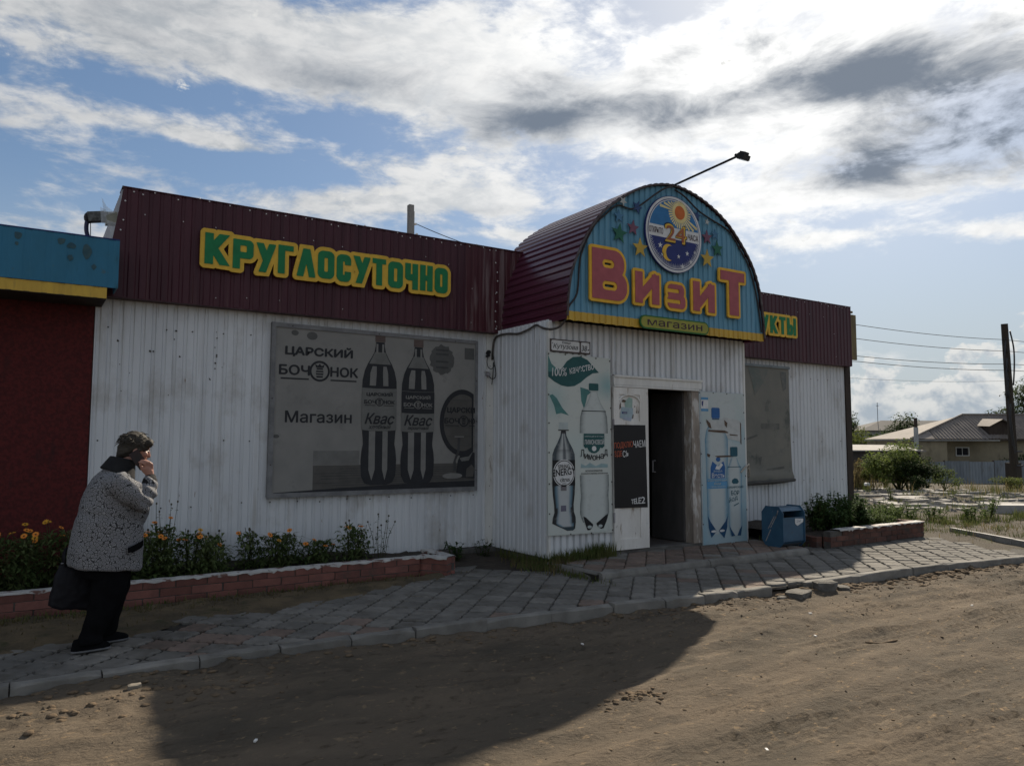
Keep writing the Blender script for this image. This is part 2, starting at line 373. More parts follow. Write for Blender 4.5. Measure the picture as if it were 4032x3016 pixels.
def contours(D, lev, x0, y0, h):
    """marching squares: closed outlines of D < lev"""
    F = D - lev; ny, nx = F.shape; seg = {}
    inside = F < 0
    idx = inside[:-1, :-1] * 1 + inside[:-1, 1:] * 2 + inside[1:, 1:] * 4 + inside[1:, :-1] * 8
    T = {1: ((3, 0),), 2: ((0, 1),), 3: ((3, 1),), 4: ((1, 2),), 5: ((3, 0), (1, 2)), 6: ((0, 2),), 7: ((3, 2),), 8: ((2, 3),), 9: ((2, 0),), 10: ((0, 1), (2, 3)), 11: ((2, 1),), 12: ((1, 3),), 13: ((1, 0),), 14: ((0, 3),)}
    for j, i in zip(*np.nonzero((idx > 0) & (idx < 15))):
        E_ = ((0, j, i), (1, j, i + 1), (0, j + 1, i), (1, j, i))
        for a, b in T[int(idx[j, i])]: seg[E_[a]] = E_[b]
    def pt(k):
        t, j, i = k; a = F[j, i]; b = F[j, i + 1] if t == 0 else F[j + 1, i]; f = a / (a - b)
        return (x0 + (i + (f if t == 0 else 0)) * h, y0 + (j + (f if t == 1 else 0)) * h)
    out = []
    while seg:
        k0, k = next(iter(seg.items())); lp = [k0]; del seg[k0]
        while k != k0 and k in seg: lp.append(k); k = seg.pop(k)
        P = [pt(k) for k in lp]; Q = []
        for q in range(len(P)):                                     # drop points on straight runs
            a, b, c = P[q - 1], P[q], P[(q + 1) % len(P)]
            if abs((b[0] - a[0]) * (c[1] - a[1]) - (b[1] - a[1]) * (c[0] - a[0])) > 2e-7: Q.append(b)
        if len(Q) >= 3: out.append(Q)
    return out
def block_word(items, h, margin, res):
    """items: (char, x0, z0, x1, z1, stroke m). -> (list of letter outlines, outline of the whole with margin)"""
    ax = min(i[1] for i in items) - margin - 3 * res; bx = max(i[3] for i in items) + margin + 3 * res
    az = min(i[2] for i in items) - margin - 3 * res; bz = max(i[4] for i in items) + margin + 3 * res
    X, Z = np.meshgrid(np.arange(ax, bx, res), np.arange(az, bz, res)); letters = []; tot = None
    for ch, x0, z0, x1, z1, t in items:
        hh = z1 - z0; d = glyph(ch, (X - x0) / hh, (Z - z0) / hh, (x1 - x0) / hh, t / hh) * hh
        letters.append(contours(d, 0.0, ax, az, res)); tot = d if tot is None else np.minimum(tot, d)
    return letters, contours(tot, margin, ax, az, res)

# ================================================================ ground, road, pavement
CAMXY = Vector((0, -8.133))
def kerb_y(x):                       # front edge of the kerb
    P = [(-8, -2.95), (0, -2.865), (1.5, -2.84), (3.1, -2.935), (4.3, -3.05), (5.4, -3.19), (6.6, -3.26), (8.6, -3.36), (10.7, -3.70), (14, -4.3)]
    for (a, ya), (b, yb) in zip(P, P[1:]):
        if x <= b: t = max(0.0, (x - a) / (b - a)); return ya + (yb - ya) * t
    return P[-1][1]
def pav_z(x, y): return 0.05 + max(0.0, (y + 2.85)) * 0.010
def fall(x, y):                      # the land drops gently behind the shop
    d = math.hypot(x, y + 8.133); return -0.041 * min(max(0.0, d - 24.0), 46.0)
def nz2(x, y, s, seed=0.0): return mn.noise(Vector((x * s + seed, y * s - seed, seed * 0.7)))
def road_z(x, y):
    z = -0.045 + fall(x, y) + 0.035 * max(0.0, min(1.0, (2.6 - x) / 2.6)) * max(0.0, 1 - (kerb_y(x) - y) / 2.0)
    dk = kerb_y(x) - y
    z += 0.035 * nz2(x, y, 0.45, 3.1) + 0.016 * nz2(x, y, 1.6, 9.2)
    # rough lumps, strongest by the kerb, smooth where the cars roll
    rough = 0.35 + 1.0 * math.exp(-max(dk, 0) * 1.7) + 0.5 * max(0.0, nz2(x, y, 0.55, 21.0))
    lump = mn.fractal(Vector((x * 3.6, y * 6.0, 1.7)), 0.9, 2.1, 5)
    z += rough * 0.020 * lump + rough * 0.030 * max(0.0, nz2(x, y, 9.0, 5.0)) ** 2 - 0.030 * max(0.0, nz2(x, y, 2.6, 31.0) - .30) + 0.007 * mn.noise(Vector((x * 4, y * 13, 8.0)))
    # ruts running along the street, slightly askew
    for (y0, sl, w, dp) in ((-4.25, -.05, .16, .022), (-5.55, .035, .20, .020), (-4.85, .10, .12, .016), (-6.6, .02, .2, .022), (-3.75, -.09, .10, .012)):
        c = y0 + sl * (x - 4) + 0.10 * math.sin(x * .8 + y0); t = (y - c) / w
        if abs(t) < 3: z += dp * (-math.exp(-t * t) + 0.65 * math.exp(-(abs(t) - 1.45) ** 2 * 5))
    # tyre prints: a few ribs along the track, cut across by tread blocks
    for (y0, sl, x0, x1, w) in ((-5.20, .06, 2.9, 4.4, .10), (-5.47, -.09, 2.5, 4.6, .11), (-5.50, -.03, 4.4, 6.2, .10), (-5.72, -.09, 3.4, 6.4, .11), (-6.02, -.08, 3.0, 6.0, .12), (-4.62, -.05, 4.6, 8.2, .10), (-4.05, -.07, 5.8, 9.6, .10), (-4.15, -.02, 1.4, 3.6, .10), (-3.72, -.05, 2.4, 4.4, .09), (-4.95, .05, 5.6, 8.0, .10)):
        if x0 < x < x1:
            t = (y - (y0 + sl * (x - x0) + .02 * math.sin(x * 2.1 + y0))) / w
            if abs(t) < 1.25:
                e = min(1.0, (x - x0) * 2.5, (x1 - x) * 2.5) * (0.45 + 0.55 * max(0.0, min(1.0, .6 + 1.6 * nz2(x, y, 1.3, 40.0))))
                if abs(t) < 1: z += e * (0.012 * math.cos(t * 9.4) * (0.35 + 0.65 * (math.sin((x + .12 * abs(t)) * 2 * math.pi / 0.095) > -.1)) - 0.013)
                else: z += e * 0.010
    # a broken crust with a small pit, where a clod was turned up
    q = math.hypot((x - 3.17) / .20, (y + 4.72) / .12)
    if q < 1.6: z += (-.035 * math.exp(-q * q * 3) if x > 3.2 else .030 * math.exp(-q * q * 2)) + .020 * max(0.0, 1 - q / 1.6) * mn.noise(Vector((x * 26, y * 32, 1)))
    if dk < 0.35: z += 0.030 * max(0.0, 1 - abs(dk - 0.05) / 0.3) * (0.5 + nz2(x, y, 2.2, 14.0))
    return z
def back_z(x, y): return 0.035 + fall(x, y) + 0.035 * nz2(x, y, 0.5, 6.0) + 0.03 * nz2(x, y, 1.7, 8.0) * (1 if x > 10 else .3)

m_road = mat('sandy_dirt', (0.128, 0.101, 0.074), (0.082, 0.069, 0.053), (0.7, 1.5, 1.0), 0.95, bump=0.8, bscale=(24, 40, 40), bdist=0.025, lo=.34, hi=.64, spec=.08,
             stains=(((0.060, 0.052, 0.042), (0.9, 3.2, 1.0), .56, .74), ((0.162, 0.129, 0.094), (1.3, 3.8, 1.0), .56, .72), ((0.060, 0.047, 0.034), (9, 17, 10), .57, .72), ((0.235, 0.17, 0.105), (16, 26, 10), .60, .74)))
m_soil = mat('grey_earth', (0.085, 0.072, 0.055), (0.052, 0.044, 0.034), (1.6, 1.6, 1), 0.95, bump=0.8, bscale=45, bdist=.02, spec=.1, stains=(((0.13, 0.118, 0.095), (3.2, 3.2, 1), .57, .75), ((0.06, 0.075, 0.03), (2.1, 2.1, 1), .56, .70)))

def axis(fine0, fine1, step, lo, hi, g=1.18):
    a = list(np.arange(fine0, fine1 + 1e-6, step)); s = step; p = a[0]; left = []
    while p > lo: s *= g; p -= s; left.append(max(p, lo))
    s = step; p = a[-1]; right = []
    while p < hi: s *= g; p += s; right.append(min(p, hi))
    return left[::-1] + a + right
def sheet(xs, ys, zf):
    mb = MB(); nx = len(xs)
    mb.add([(x, y, zf(x, y)) for y in ys for x in xs], [(j * nx + i, j * nx + i + 1, (j + 1) * nx + i + 1, (j + 1) * nx + i) for j in range(len(ys) - 1) for i in range(nx - 1)])
    return mb
xs = axis(-1.0, 11.6, 0.026, -40, 90); ysr = [y for y in axis(-6.6, -2.6, 0.024, -40, -2.6)]
road = sheet(xs, ysr, lambda x, y: road_z(x, y))
# tuck the road's far edge under the kerb
obj('dirt_road', road, m_road, kind='structure', smooth=True)
xg = axis(10.0, 20, 0.16, -900, 2500, 1.22); yg = axis(-3.2, 6, 0.16, -900, 2500, 1.22)
def ground_z(x, y):
    if y < -2.4 and x < 60: return min(road_z(x, y), -0.12 + fall(x, y)) - 0.12
    if x < 11.2 and y < 0.6: return pav_z(x, y) - 0.035
    return back_z(x, y)
obj('ground', sheet(xg, yg, ground_z), m_soil, kind='structure', smooth=True)
# verge right of the pavement's end, between pavement and road
def verge_z(x, y): 
    k = min(1.0, max(0.0, (y - kerb_y(x)) / 0.5)); return (road_z(x, y) + .01) * (1 - k) + back_z(x, y) * k
obj('verge', sheet(list(np.arange(10.6, 30, .14)), list(np.arange(-9.2, -2.0, .12)), lambda x, y: verge_z(x, y) if y > kerb_y(x) - .0 else road_z(x, y) - .02), m_soil, kind='structure', smooth=True)

# ---- pavement: wavy interlocking pavers laid at 45 degrees
m_bed = mat('paving_sand', (0.022, 0.020, 0.017), (0.040, 0.035, 0.028), (8, 8, 8), 0.95, bump=.5)
def paver_shape(p):                   # outline of one paver, pitch p
    h = p / 2 - 0.0085; a = 0.015; out = []
    q = [(-1, -0.4), (-.55, .6), (-.18, -.55), (.18, .55), (.55, -.6), (1, 0.4)]
    side = [(t * h, w * a) for t, w in q]
    for k in range(4):
        c, s = math.cos(k * math.pi / 2), math.sin(k * math.pi / 2)
        for (t, w) in side[:-1]:
            x, y = t, -h + (w if k % 2 == 0 else -w) ; out.append((x * c - y * s, x * s + y * c))
    return out
def clip_poly(P, nx, ny, d):          # keep nx*x+ny*y >= d
    out = []
    for i in range(len(P)):
        a, b = P[i], P[(i + 1) % len(P)]; fa = nx * a[0] + ny * a[1] - d; fb = nx * b[0] + ny * b[1] - d
        if fa >= 0: out.append(a)
        if fa * fb < 0: t = fa / (fa - fb); out.append((a[0] + (b[0] - a[0]) * t, a[1] + (b[1] - a[1]) * t))
    return out
m_pav = mat('paver_concrete', (0.172, 0.162, 0.146), (0.118, 0.111, 0.099), (7, 7, 7), 0.9, bump=.5, bscale=90, bdist=.006, rnd=.20, spec=.15, stains=(((0.105, 0.095, 0.08), (5, 5, 5), .56, .74),))
m_pav_r = mat('paver_reddish', (0.180, 0.135, 0.110), (0.130, 0.100, 0.084), (7, 7, 7), 0.9, bump=.5, bscale=90, bdist=.006, rnd=.18, spec=.15, stains=(((0.10, 0.085, 0.07), (5, 5, 5), .56, .74),))
PITCH = 0.2165; ang = R_(46); ux, uy = math.cos(ang), math.sin(ang)
pave = thing('pavement', None, None); pave['kind'] = 'structure'
shape = paver_shape(PITCH); todo = []
STEP = [(4.93, -1.02), (5.02, -2.05), (8.30, -2.10), (8.62, -1.30), (8.5, -1.02)]     # raised platform at the door
def in_step(x, y): return x > 4.9 + (0 if y < -1.5 else 0) and y > -2.08 and x < 8.45
def paver_mesh(P, z0, t=0.05):
    cx = sum(p[0] for p in P) / len(P); cy = sum(p[1] for p in P) / len(P); e = 0.009
    In = [(p[0] + (cx - p[0]) / max(math.hypot(cx - p[0], cy - p[1]), .02) * e, p[1] + (cy - p[1]) / max(math.hypot(cx - p[0], cy - p[1]), .02) * e) for p in P]
    mb = MB(); n = len(P); vs = [(p[0], p[1], -t) for p in P] + [(p[0], p[1], -e) for p in P] + [(p[0], p[1], 0) for p in In]
    fs = [tuple(range(2 * n, 3 * n))] + [(k + i, k + (i + 1) % n, k + (i + 1) % n + n, k + i + n) for k in (0, n) for i in range(n)]
    return mb.add(vs, fs)
rp = random.Random(11)
for a in range(-70, 70):
    for b in range(-70, 70):
        cx, cy = 3.02 + (a * ux - b * uy) * PITCH, -2.885 + (a * uy + b * ux) * PITCH
        if cx < -1.6 or cx > 12 or cy < -4 or cy > -0.3: continue
        if cx > 11.45 + (cy + 1.84) * .42: continue
        kl, kr = kerb_y(cx - .1), kerb_y(cx + .1); sl = (kr - kl) / .2; kf = kerb_y(cx) + 0.092
        gap = 6.22 < cx < 6.70
        if cy < kf - 0.15 - (.03 if gap else 0): continue
        lim = -1.62 + .10 * math.sin(cx * 2.3) + .05 * math.sin(cx * 7) if cx < 2.0 else (-1.25 - .1 * math.sin(cx * 3) - max(0, 2.9 - cx) * .22 if cx < 3.7 else -.62)
        if cx < 1.15: lim = -1.95 + .1 * math.sin(cx * 3)
        if 9.0 < cx: lim = -1.93
        if 4.3 < cx < 5.0: lim = -0.95 - (cx - 4.3) * .9
        if 8.45 <= cx <= 9.0: lim = -1.6
        if cy > lim: continue
        if in_step(cx, cy - .02): continue
        rot = [(cx + px * ux - py * uy, cy + px * uy + py * ux) for px, py in shape]
        rot = clip_poly(rot, -sl, 1, kf - (.07 + .03 * math.sin(cx * 40) if gap else 0) - sl * cx)
        if cx > 4.7 and cy > -2.3 and cx < 8.7:
            if cy > -2.16 and not in_step(cx, cy): pass
            if cx > 4.99: rot = clip_poly(rot, 0, -1, 2.125 if cx < 8.4 else -9)
        if len(rot) < 3: continue
        ar = abs(sum(rot[i][0] * rot[(i + 1) % len(rot)][1] - rot[(i + 1) % len(rot)][0] * rot[i][1] for i in range(len(rot)))) / 2
        if ar < 0.004: continue
        todo.append((math.hypot(cx, cy + 8.133), cx, cy, rot, ar))
todo.sort(key=lambda t: t[0])
full_me = {}
def paver_tone(x, y): return m_pav_r if (nz2(x, y, .9, 2.0) + 0.5 * rp.uniform(-1, 1) > .52) else m_pav
rest = MB()
for k, (d, cx, cy, rot, ar) in enumerate(todo):
    z = pav_z(cx, cy) + rp.uniform(-.004, .003) - 0.02 * max(0, nz2(cx, cy, .8, 4)) 
    tilt = (rp.uniform(-.012, .012), rp.uniform(-.012, .012), 0)
    if k < 300:
        if len(rot) == 20 and ar > .042:
            m = paver_tone(cx, cy); key = m.name
            if key not in full_me:
                full_me[key] = paver_mesh([(px * ux - py * uy, px * uy + py * ux) for px, py in shape], 0).mesh('paver'); full_me[key].materials.append(m)
            me = full_me[key]
        else:
            me = paver_mesh([(p[0] - cx, p[1] - cy) for p in rot], 0).mesh('paver'); me.materials.append(paver_tone(cx, cy))
        o = bpy.data.objects.new('paver', me); COL.objects.link(o); o.parent = pave; o.location = (cx, cy, z); o.rotation_euler = tilt
    else:
        q = paver_mesh([(p[0] - cx, p[1] - cy) for p in rot], 0); rest.add([(p[0] + cx, p[1] + cy, p[2] + z) for p in q.v], q.f)
if rest.v: obj('pavers_beyond', rest, m_pav, pave, kind='stuff')
bed = MB().grid(60, 14, lambda u, v: (lambda x: (lambda y: (x, y, pav_z(x, y) - .022 - .05 * max(0, nz2(x, y, 1.5, 7)) * (0)))(kerb_y(x) + .03 + v * (-.55 - kerb_y(x))))(-2 + u * 13.3))
obj('paving_bed', bed, m_bed, pave)

# ---- kerb stones
m_kerb = mat('kerb_concrete', (0.215, 0.205, 0.185), (0.140, 0.133, 0.12), (5, 5, 5), 0.9, bump=.6, bscale=70, bdist=.008, rnd=.12, spec=.15, stains=(((0.12, 0.105, 0.085), (3, 3, 6), .56, .75),))
kerb = thing('kerb', None, None); kerb['kind'] = 'structure'
joints = [-2.2, -1.1, -0.55, 0.0, .47, 1.03, 1.55, 2.05, 2.54, 3.14, 3.72, 4.35, 4.9, 5.32, 5.75, 6.2]
joints2 = [6.68, 7.55, 8.5, 9.1, 9.95, 10.72, 11.3]
for J in (joints, joints2):
    for x0, x1 in zip(J, J[1:]):
        y0, y1 = kerb_y(x0), kerb_y(x1); mb = MB(); n = 7; sink = rp.uniform(-.006, .006); rise = rp.uniform(-.008, .008); off = rp.uniform(-.006, .006)
        prof = [(0.0, -0.34), (0.0, .042), (.006, .050), (.014, .053), (.082, .053), (.086, .048), (.086, -.34)]
        vs = []; g = .004
        for i in range(n):
            t = i / (n - 1); x = x0 + g + (x1 - x0 - 2 * g) * t; yb = y0 + (y1 - y0) * t + off
            chip = 0.016 if (i in (0, n - 1) and rp.random() < .6) else 0.0
            for (py, pz) in prof:
                vs.append((x, yb + py + (chip if py < .03 and pz > 0 else 0) + rp.uniform(-.003, .003), pz + sink + rise * (t - .5) - (chip if pz > .04 and py < .05 else 0) + rp.uniform(-.003, .002)))
        m7 = len(prof); fs = [(i * m7 + k, (i + 1) * m7 + k, (i + 1) * m7 + k + 1, i * m7 + k + 1) for i in range(n - 1) for k in range(m7 - 1)]
        fs += [tuple(range(m7)), tuple(range(n * m7 - 1, (n - 1) * m7 - 1, -1))]
        obj('kerb_stone', mb.add(vs, [f[::-1] for f in fs]), m_kerb, kerb)

def rock(c, s, seed, rz=0.0, flat=1.0, sub=2):
    bm = bmesh.new(); bmesh.ops.create_icosphere(bm, subdivisions=sub, radius=1.0); mb = MB()
    cr, sr = math.cos(rz), math.sin(rz)
    for v in bm.verts:
        p = v.co; q = p * (1 + .35 * mn.noise(p * 1.3 + Vector((seed, seed * 2, 0))) + .12 * mn.noise(p * 3.5 + Vector((0, seed, 3))))
        q = Vector((max(-.72, min(.72, q.x)), max(-.72, min(.72, q.y)), max(-.6, min(.6, q.z))))
        x, y, z = q.x * s[0], q.y * s[1], q.z * s[2]; v.co = Vector((c[0] + x * cr - y * sr, c[1] + x * sr + y * cr, c[2] + z))
    vs = [v.co.copy() for v in bm.verts]; fs = [tuple(v.index for v in f.verts) for f in bm.faces]; bm.free()
    return mb.add(vs, fs)
m_rub = mat('broken_concrete', (0.15, 0.142, 0.128), (0.085, 0.08, 0.072), (9, 9, 9), 0.9, bump=.8, bscale=50, spec=.15)
ch = [((6.38, -3.40, -.015), (.20, .13, .055), .3, 'flat broken slab of concrete lying in the kerb gap'), ((6.80, -3.40, .02), (.15, .11, .085), -.5, 'upright jagged chunk of broken kerb right of the gap'),
      ((7.02, -3.45, -.02), (.12, .08, .05), .8, 'small broken concrete lump leaning on the kerb right of the jagged chunk'), ((6.13, -3.40, -.03), (.07, .05, .035), .2, 'fist-sized concrete crumb left of the flat broken slab')]
for i, (c, s, rz, lab) in enumerate(ch): tag(obj('concrete_chunk', rock(c, s, i * 3.3 + 1, rz), m_rub), lab, 'rubble', 'broken concrete pieces in the kerb gap')
cl_ = MB(); rc = random.Random(12)
def lump(x, y, r, sq=.38):
    bm = MB().ell((0, 0, 0), (1, 1, 1), 7, 5); k = rc.uniform(0, 50); z = road_z(x, y)
    cl_.add([(x + p[0] * r * (1 + .8 * mn.noise(Vector(p) * 1.5 + Vector((k, 0, 0)))), y + p[1] * r * (1 + .8 * mn.noise(Vector(p) * 1.5 + Vector((0, k, 0)))), z + p[2] * r * sq * (1 + .3 * mn.noise(Vector(p) * 2 + Vector((0, 0, k))))) for p in bm.v], bm.f)
for i in range(520):
    x = rc.uniform(4.6, 11.0) if rc.random() < .75 else rc.uniform(-.6, 4.6); dk = abs(rc.gauss(.02, .13)); lump(x, kerb_y(x) - dk - .01, rc.uniform(.008, .038) * (1.2 if 6.2 < x < 9.5 else .8))
for i in range(70): lump(3.12 + rc.gauss(0, .10), -4.70 + rc.gauss(0, .05), rc.uniform(.008, .024))
for i in range(80): lump(rc.uniform(-.4, 1.4), -3.15 - abs(rc.gauss(0, .18)), rc.uniform(.010, .03))
for i in range(150): lump(rc.uniform(1, 10), rc.uniform(-6.3, -3.6), rc.uniform(.005, .016))
m_clod = mat('soil_clod', (0.165, 0.120, 0.078), (0.095, 0.072, 0.050), (7, 7, 7), .95, bump=.7, bscale=60, spec=.08)
obj('soil_clods', cl_, m_clod, kind='stuff', smooth=True)
tag(obj('stick', MB().tube([(5.38, -4.72, road_z(5.38, -4.72) + .012), (5.52, -4.75, road_z(5.52, -4.75) + .016), (5.66, -4.80, road_z(5.66, -4.8) + .010)], [.008, .011, .006], 6), m_clod), 'short dark stick lying on the sunlit road', 'stick')
m_stone = mat('field_stone', (0.25, 0.22, 0.18), (0.16, 0.14, 0.11), (12, 12, 12), .9, bump=.6)
tag(obj('stone', rock((.62, -3.08, .0), (.05, .035, .03), 4.2), m_stone), 'small pale stone on the road under the left end of the kerb', 'stone')
# ---- crumbs, cigarette ends and paper on the road
m_litter = mat('litter_white', (0.7, 0.68, 0.64), None, rough=.8)
for i, (x, y, lab) in enumerate(((3.55, -3.62, 'white scrap on the shaded road below the kerb joint'), (5.75, -3.98, 'white cigarette end on sunlit road near the shadow tip'), (5.25, -4.38, 'tiny white scrap on the sunlit road nearest the dirt clod'), (7.3, -4.55, 'pale paper strip on the sunlit road at the right'), (1.05, -4.15, 'white crumb on the shaded road at the left shadow edge'), (3.2, -5.55, 'pale flake on the sunlit road at the bottom'))):
    z = road_z(x, y); a = rp.uniform(0, 3); c, s = math.cos(a), math.sin(a); l, w = (.014, .006)
    M = Matrix.Translation((x, y, z + .008)) @ Matrix.Rotation(a, 4, 'Z')
    tag(obj('litter_scrap', MB().box(-l, -w, -.004, l, w, .004, M), m_litter), lab, 'litter', 'scraps of litter on the road')
gr = MB(); rg = random.Random(5)
for i in range(1100):
    x = rg.uniform(-.8, 11); dk = abs(rg.gauss(0, .35)) if rg.random() < .6 else rg.uniform(0, 3.6); y = kerb_y(x) - dk - .01
    s = rg.uniform(.004, .013) * (1.3 if dk < .5 else 1); z = road_z(x, y); a = rg.uniform(0, 6.3)
    v = [(x + s * math.cos(a + k * 2.1) * rg.uniform(.6, 1.2), y + s * math.sin(a + k * 2.1), z - .002) for k in range(3)] + [(x, y, z + s * rg.uniform(.4, 1.0))]
    gr.add(v, [(0, 1, 3), (1, 2, 3), (2, 0, 3)])
obj('gravel', gr, m_road, kind='stuff')

# ---- raised platform before the door
step = thing('door_platform', 'low raised platform of reddish pavers with rounded kerb before the shop door', 'step', (6.6, -1.6, .06))
mb = MB().box(4.95, -2.06, .0, 8.40, -1.05, .100); obj('base', mb, m_bed, step)
def step_z(x, y): return .124 + .016 * (y + 2.1)
cnt = 0
for a in range(-40, 40):
    for b in range(-40, 40):
        cx, cy = 5.03 + (a * ux - b * uy) * PITCH, -1.9 + (a * uy + b * ux) * PITCH
        if not (4.86 < cx < 8.5 and -2.12 < cy < -1.14): continue
        P = [(cx + px * ux - py * uy, cy + px * uy + py * ux) for px, py in shape]
        for hp in ((0, 1, -2.03), (1, 0, 5.03), (-1, 0, -8.38), (0, -1, 1.225)): P = clip_poly(P, *hp)
        if len(P) < 3: continue
        ar = abs(sum(P[i][0] * P[(i + 1) % len(P)][1] - P[(i + 1) % len(P)][0] * P[i][1] for i in range(len(P)))) / 2
        if ar < .004: continue
        q = paver_mesh([(p[0] - cx, p[1] - cy) for p in P], 0, .03).mesh('paver'); q.materials.append(m_pav_r if rp.random() < .8 else m_pav)
        o = bpy.data.objects.new('paver', q); COL.objects.link(o); o.parent = step; o.location = Vector((cx, cy, step_z(cx, cy) + rp.uniform(-.003, .003))) - step.location; cnt += 1
def edging(p, q, parent):
    p, q = Vector(p), Vector(q); d = (q - p); L = d.length; d.normalize(); nrm = Vector((d.y, -d.x, 0)); prof = [(0, -.1), (.0, .0), (-.012, .035), (-.035, .05), (-.06, .052), (-.085, .05), (-.085, -.1)]
    mb = MB(); n = 6; vs = []
    for i in range(n):
        c = p + d * (.004 + (L - .008) * i / (n - 1))
        for a, h in prof: vs.append(c + nrm * (a + rp.uniform(-.003, .003)) + Vector((0, 0, .074 + h + rp.uniform(-.003, .003))))
    k = len(prof); fs = [(i * k + j, i * k + j + 1, (i + 1) * k + j + 1, (i + 1) * k + j) for i in range(n - 1) for j in range(k - 1)] + [tuple(range(k - 1, -1, -1)), tuple(range((n - 1) * k, n * k))]
    obj('edge_stone', mb.add(vs, fs), m_kerb, parent)
for x0, x1 in ((4.99, 5.62), (5.62, 6.58), (6.58, 7.55), (7.55, 8.36)): edging((x0, -2.115 + rp.uniform(-.01, .01), 0), (x1, -2.115 + rp.uniform(-.01, .01), 0), step)
edging((4.90, -1.25, 0), (4.955, -2.06, 0), step); 

# ================================================================ the shop
P0 = -1.223; YG = -1.473                                     # porch front, gable front
m_white = mat('white_painted_steel', (0.53, 0.545, 0.56), (0.62, 0.635, 0.645), (2.5, 2.5, .5), 0.55, bump=.12, bscale=(30, 30, 5), spec=.3,
              stains=(((0.34, 0.325, 0.30), (11, 11, .55), .56, .80), ((0.11, 0.09, 0.07), (18, 18, .8), .65, .73), ((0.33, 0.31, .28), (2.0, 2.0, 1.4), .54, .78), ((.20, .13, .08), (26, 26, 5), .69, .73)))
m_maroon = mat('maroon_painted_steel', (0.060, 0.013, 0.021), (0.042, 0.009, 0.015), (6, 6, .7), 0.45, bump=.12, bscale=(30, 30, 5), spec=.28,
               stains=(((0.10, 0.045, 0.045), (14, 14, .5), .60, .78),))
m_faded = mat('maroon_faded_steel', (0.062, 0.014, 0.019), (0.15, 0.10, 0.10), (13, 13, .9), 0.5, lo=.50, hi=.64, spec=.28)
m_vault = mat('maroon_roof_steel', (0.085, 0.020, 0.040), (0.066, 0.015, 0.030), (3, .8, 3), 0.30, spec=.6, bump=.05, bscale=20)
m_blue = mat('blue_painted_steel', (0.125, 0.290, 0.400), (0.090, 0.240, 0.345), (7, 7, .8), 0.5, spec=.3, bump=.1, bscale=(30, 30, 6), stains=(((0.07, 0.10, 0.11), (13, 13, .8), .60, .78), ((.15, .26, .33), (6, 6, 1), .6, .75)))
m_yel = mat('yellow_painted_steel', (0.56, 0.36, 0.05), (0.47, 0.295, 0.045), (8, 8, 2), 0.5, spec=.3, stains=(((0.17, 0.12, 0.05), (14, 14, 2.0), .60, .76),))
m_grey = mat('grey_galvanised_steel', (0.30, 0.29, 0.30), (0.22, 0.21, 0.22), (4, 4, 4), 0.5, spec=.4)
m_trim = mat('white_trim_paint', (0.66, 0.655, 0.62), (0.54, 0.53, 0.50), (9, 9, 2), 0.6, bump=.2, bscale=25, stains=(((0.20, 0.165, 0.12), (15, 15, 3), .62, .74),))
m_wood = mat('painted_door_wood', (0.68, 0.665, 0.63), (0.56, 0.54, 0.50), (9, 9, 2), 0.55, bump=.25, bscale=(30, 30, 8), stains=(((0.20, 0.13, 0.075), (11, 11, 2.6), .61, .70), ((0.13, 0.10, 0.08), (30, 30, 12), .66, .72)))
m_dark = mat('dark_old_wood', (0.030, 0.022, 0.018), (0.05, 0.038, 0.03), (9, 9, 2), .85, bump=.4)
m_plinth = mat('plinth_concrete', (0.12, 0.115, 0.105), (0.07, 0.065, 0.06), (5, 5, 5), .95, bump=.6)
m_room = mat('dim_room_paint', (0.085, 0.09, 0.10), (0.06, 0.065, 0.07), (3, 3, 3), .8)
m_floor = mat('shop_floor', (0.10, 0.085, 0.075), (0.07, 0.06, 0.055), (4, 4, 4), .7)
m_black = mat('black_rubber', (0.012, 0.012, 0.013), None, rough=.6)
m_screw = mat('screw_caps', (0.55, 0.53, 0.52), None, rough=.4)
m_screwd = mat('dark_screws', (0.05, 0.045, 0.04), None, rough=.5)

def ribs(s0, s1, pitch, depth, flat=.56, slope=.10, phase=0.0):
    """profile across a profiled sheet: (s, d) with d=0 on the outer ribs, depth in the grooves"""
    out = [s0, s1]; k0 = math.floor((s0 - phase) / pitch) - 1
    br = [0, flat, flat + slope, 1 - slope]
    for k in range(k0, k0 + int((s1 - s0) / pitch) + 4):
        for b in br:
            s = phase + (k + b) * pitch
            if s0 + 1e-4 < s < s1 - 1e-4: out.append(s)
    def dep(s):
        t = ((s - phase) / pitch) % 1.0
        if t <= flat: return 0.0
        if t < flat + slope: return depth * (t - flat) / slope
        if t <= 1 - slope: return depth
        return depth * (1 - t) / slope
    return [(s, dep(s)) for s in sorted(out)]
def rib_sheet(name, s0, s1, lo, hi, place, m, parent, pitch=.095, depth=.016, nv=2, **kw):
    """place(s, d, t) -> point; lo/hi numbers or functions of s"""
    pr = ribs(s0, s1, pitch, depth, **kw); f = lambda q, s: q(s) if callable(q) else q
    mb = MB(); n = len(pr); vs = []
    for j in range(nv):
        t = j / (nv - 1)
        for s, d in pr: a, b = f(lo, s), f(hi, s); vs.append(place(s, d, a + (b - a) * t))
    mb.add(vs, [(j * n + i, j * n + i + 1, (j + 1) * n + i + 1, (j + 1) * n + i) for j in range(nv - 1) for i in range(n - 1)])
    return obj(name, mb, m, parent)
def front(y): return lambda s, d, z: (s, y + d, z)

shop = thing('shop_building', 'low white ribbed-metal shop with maroon fascia and blue arched porch', 'shop', (6.5, 3.5, 0))
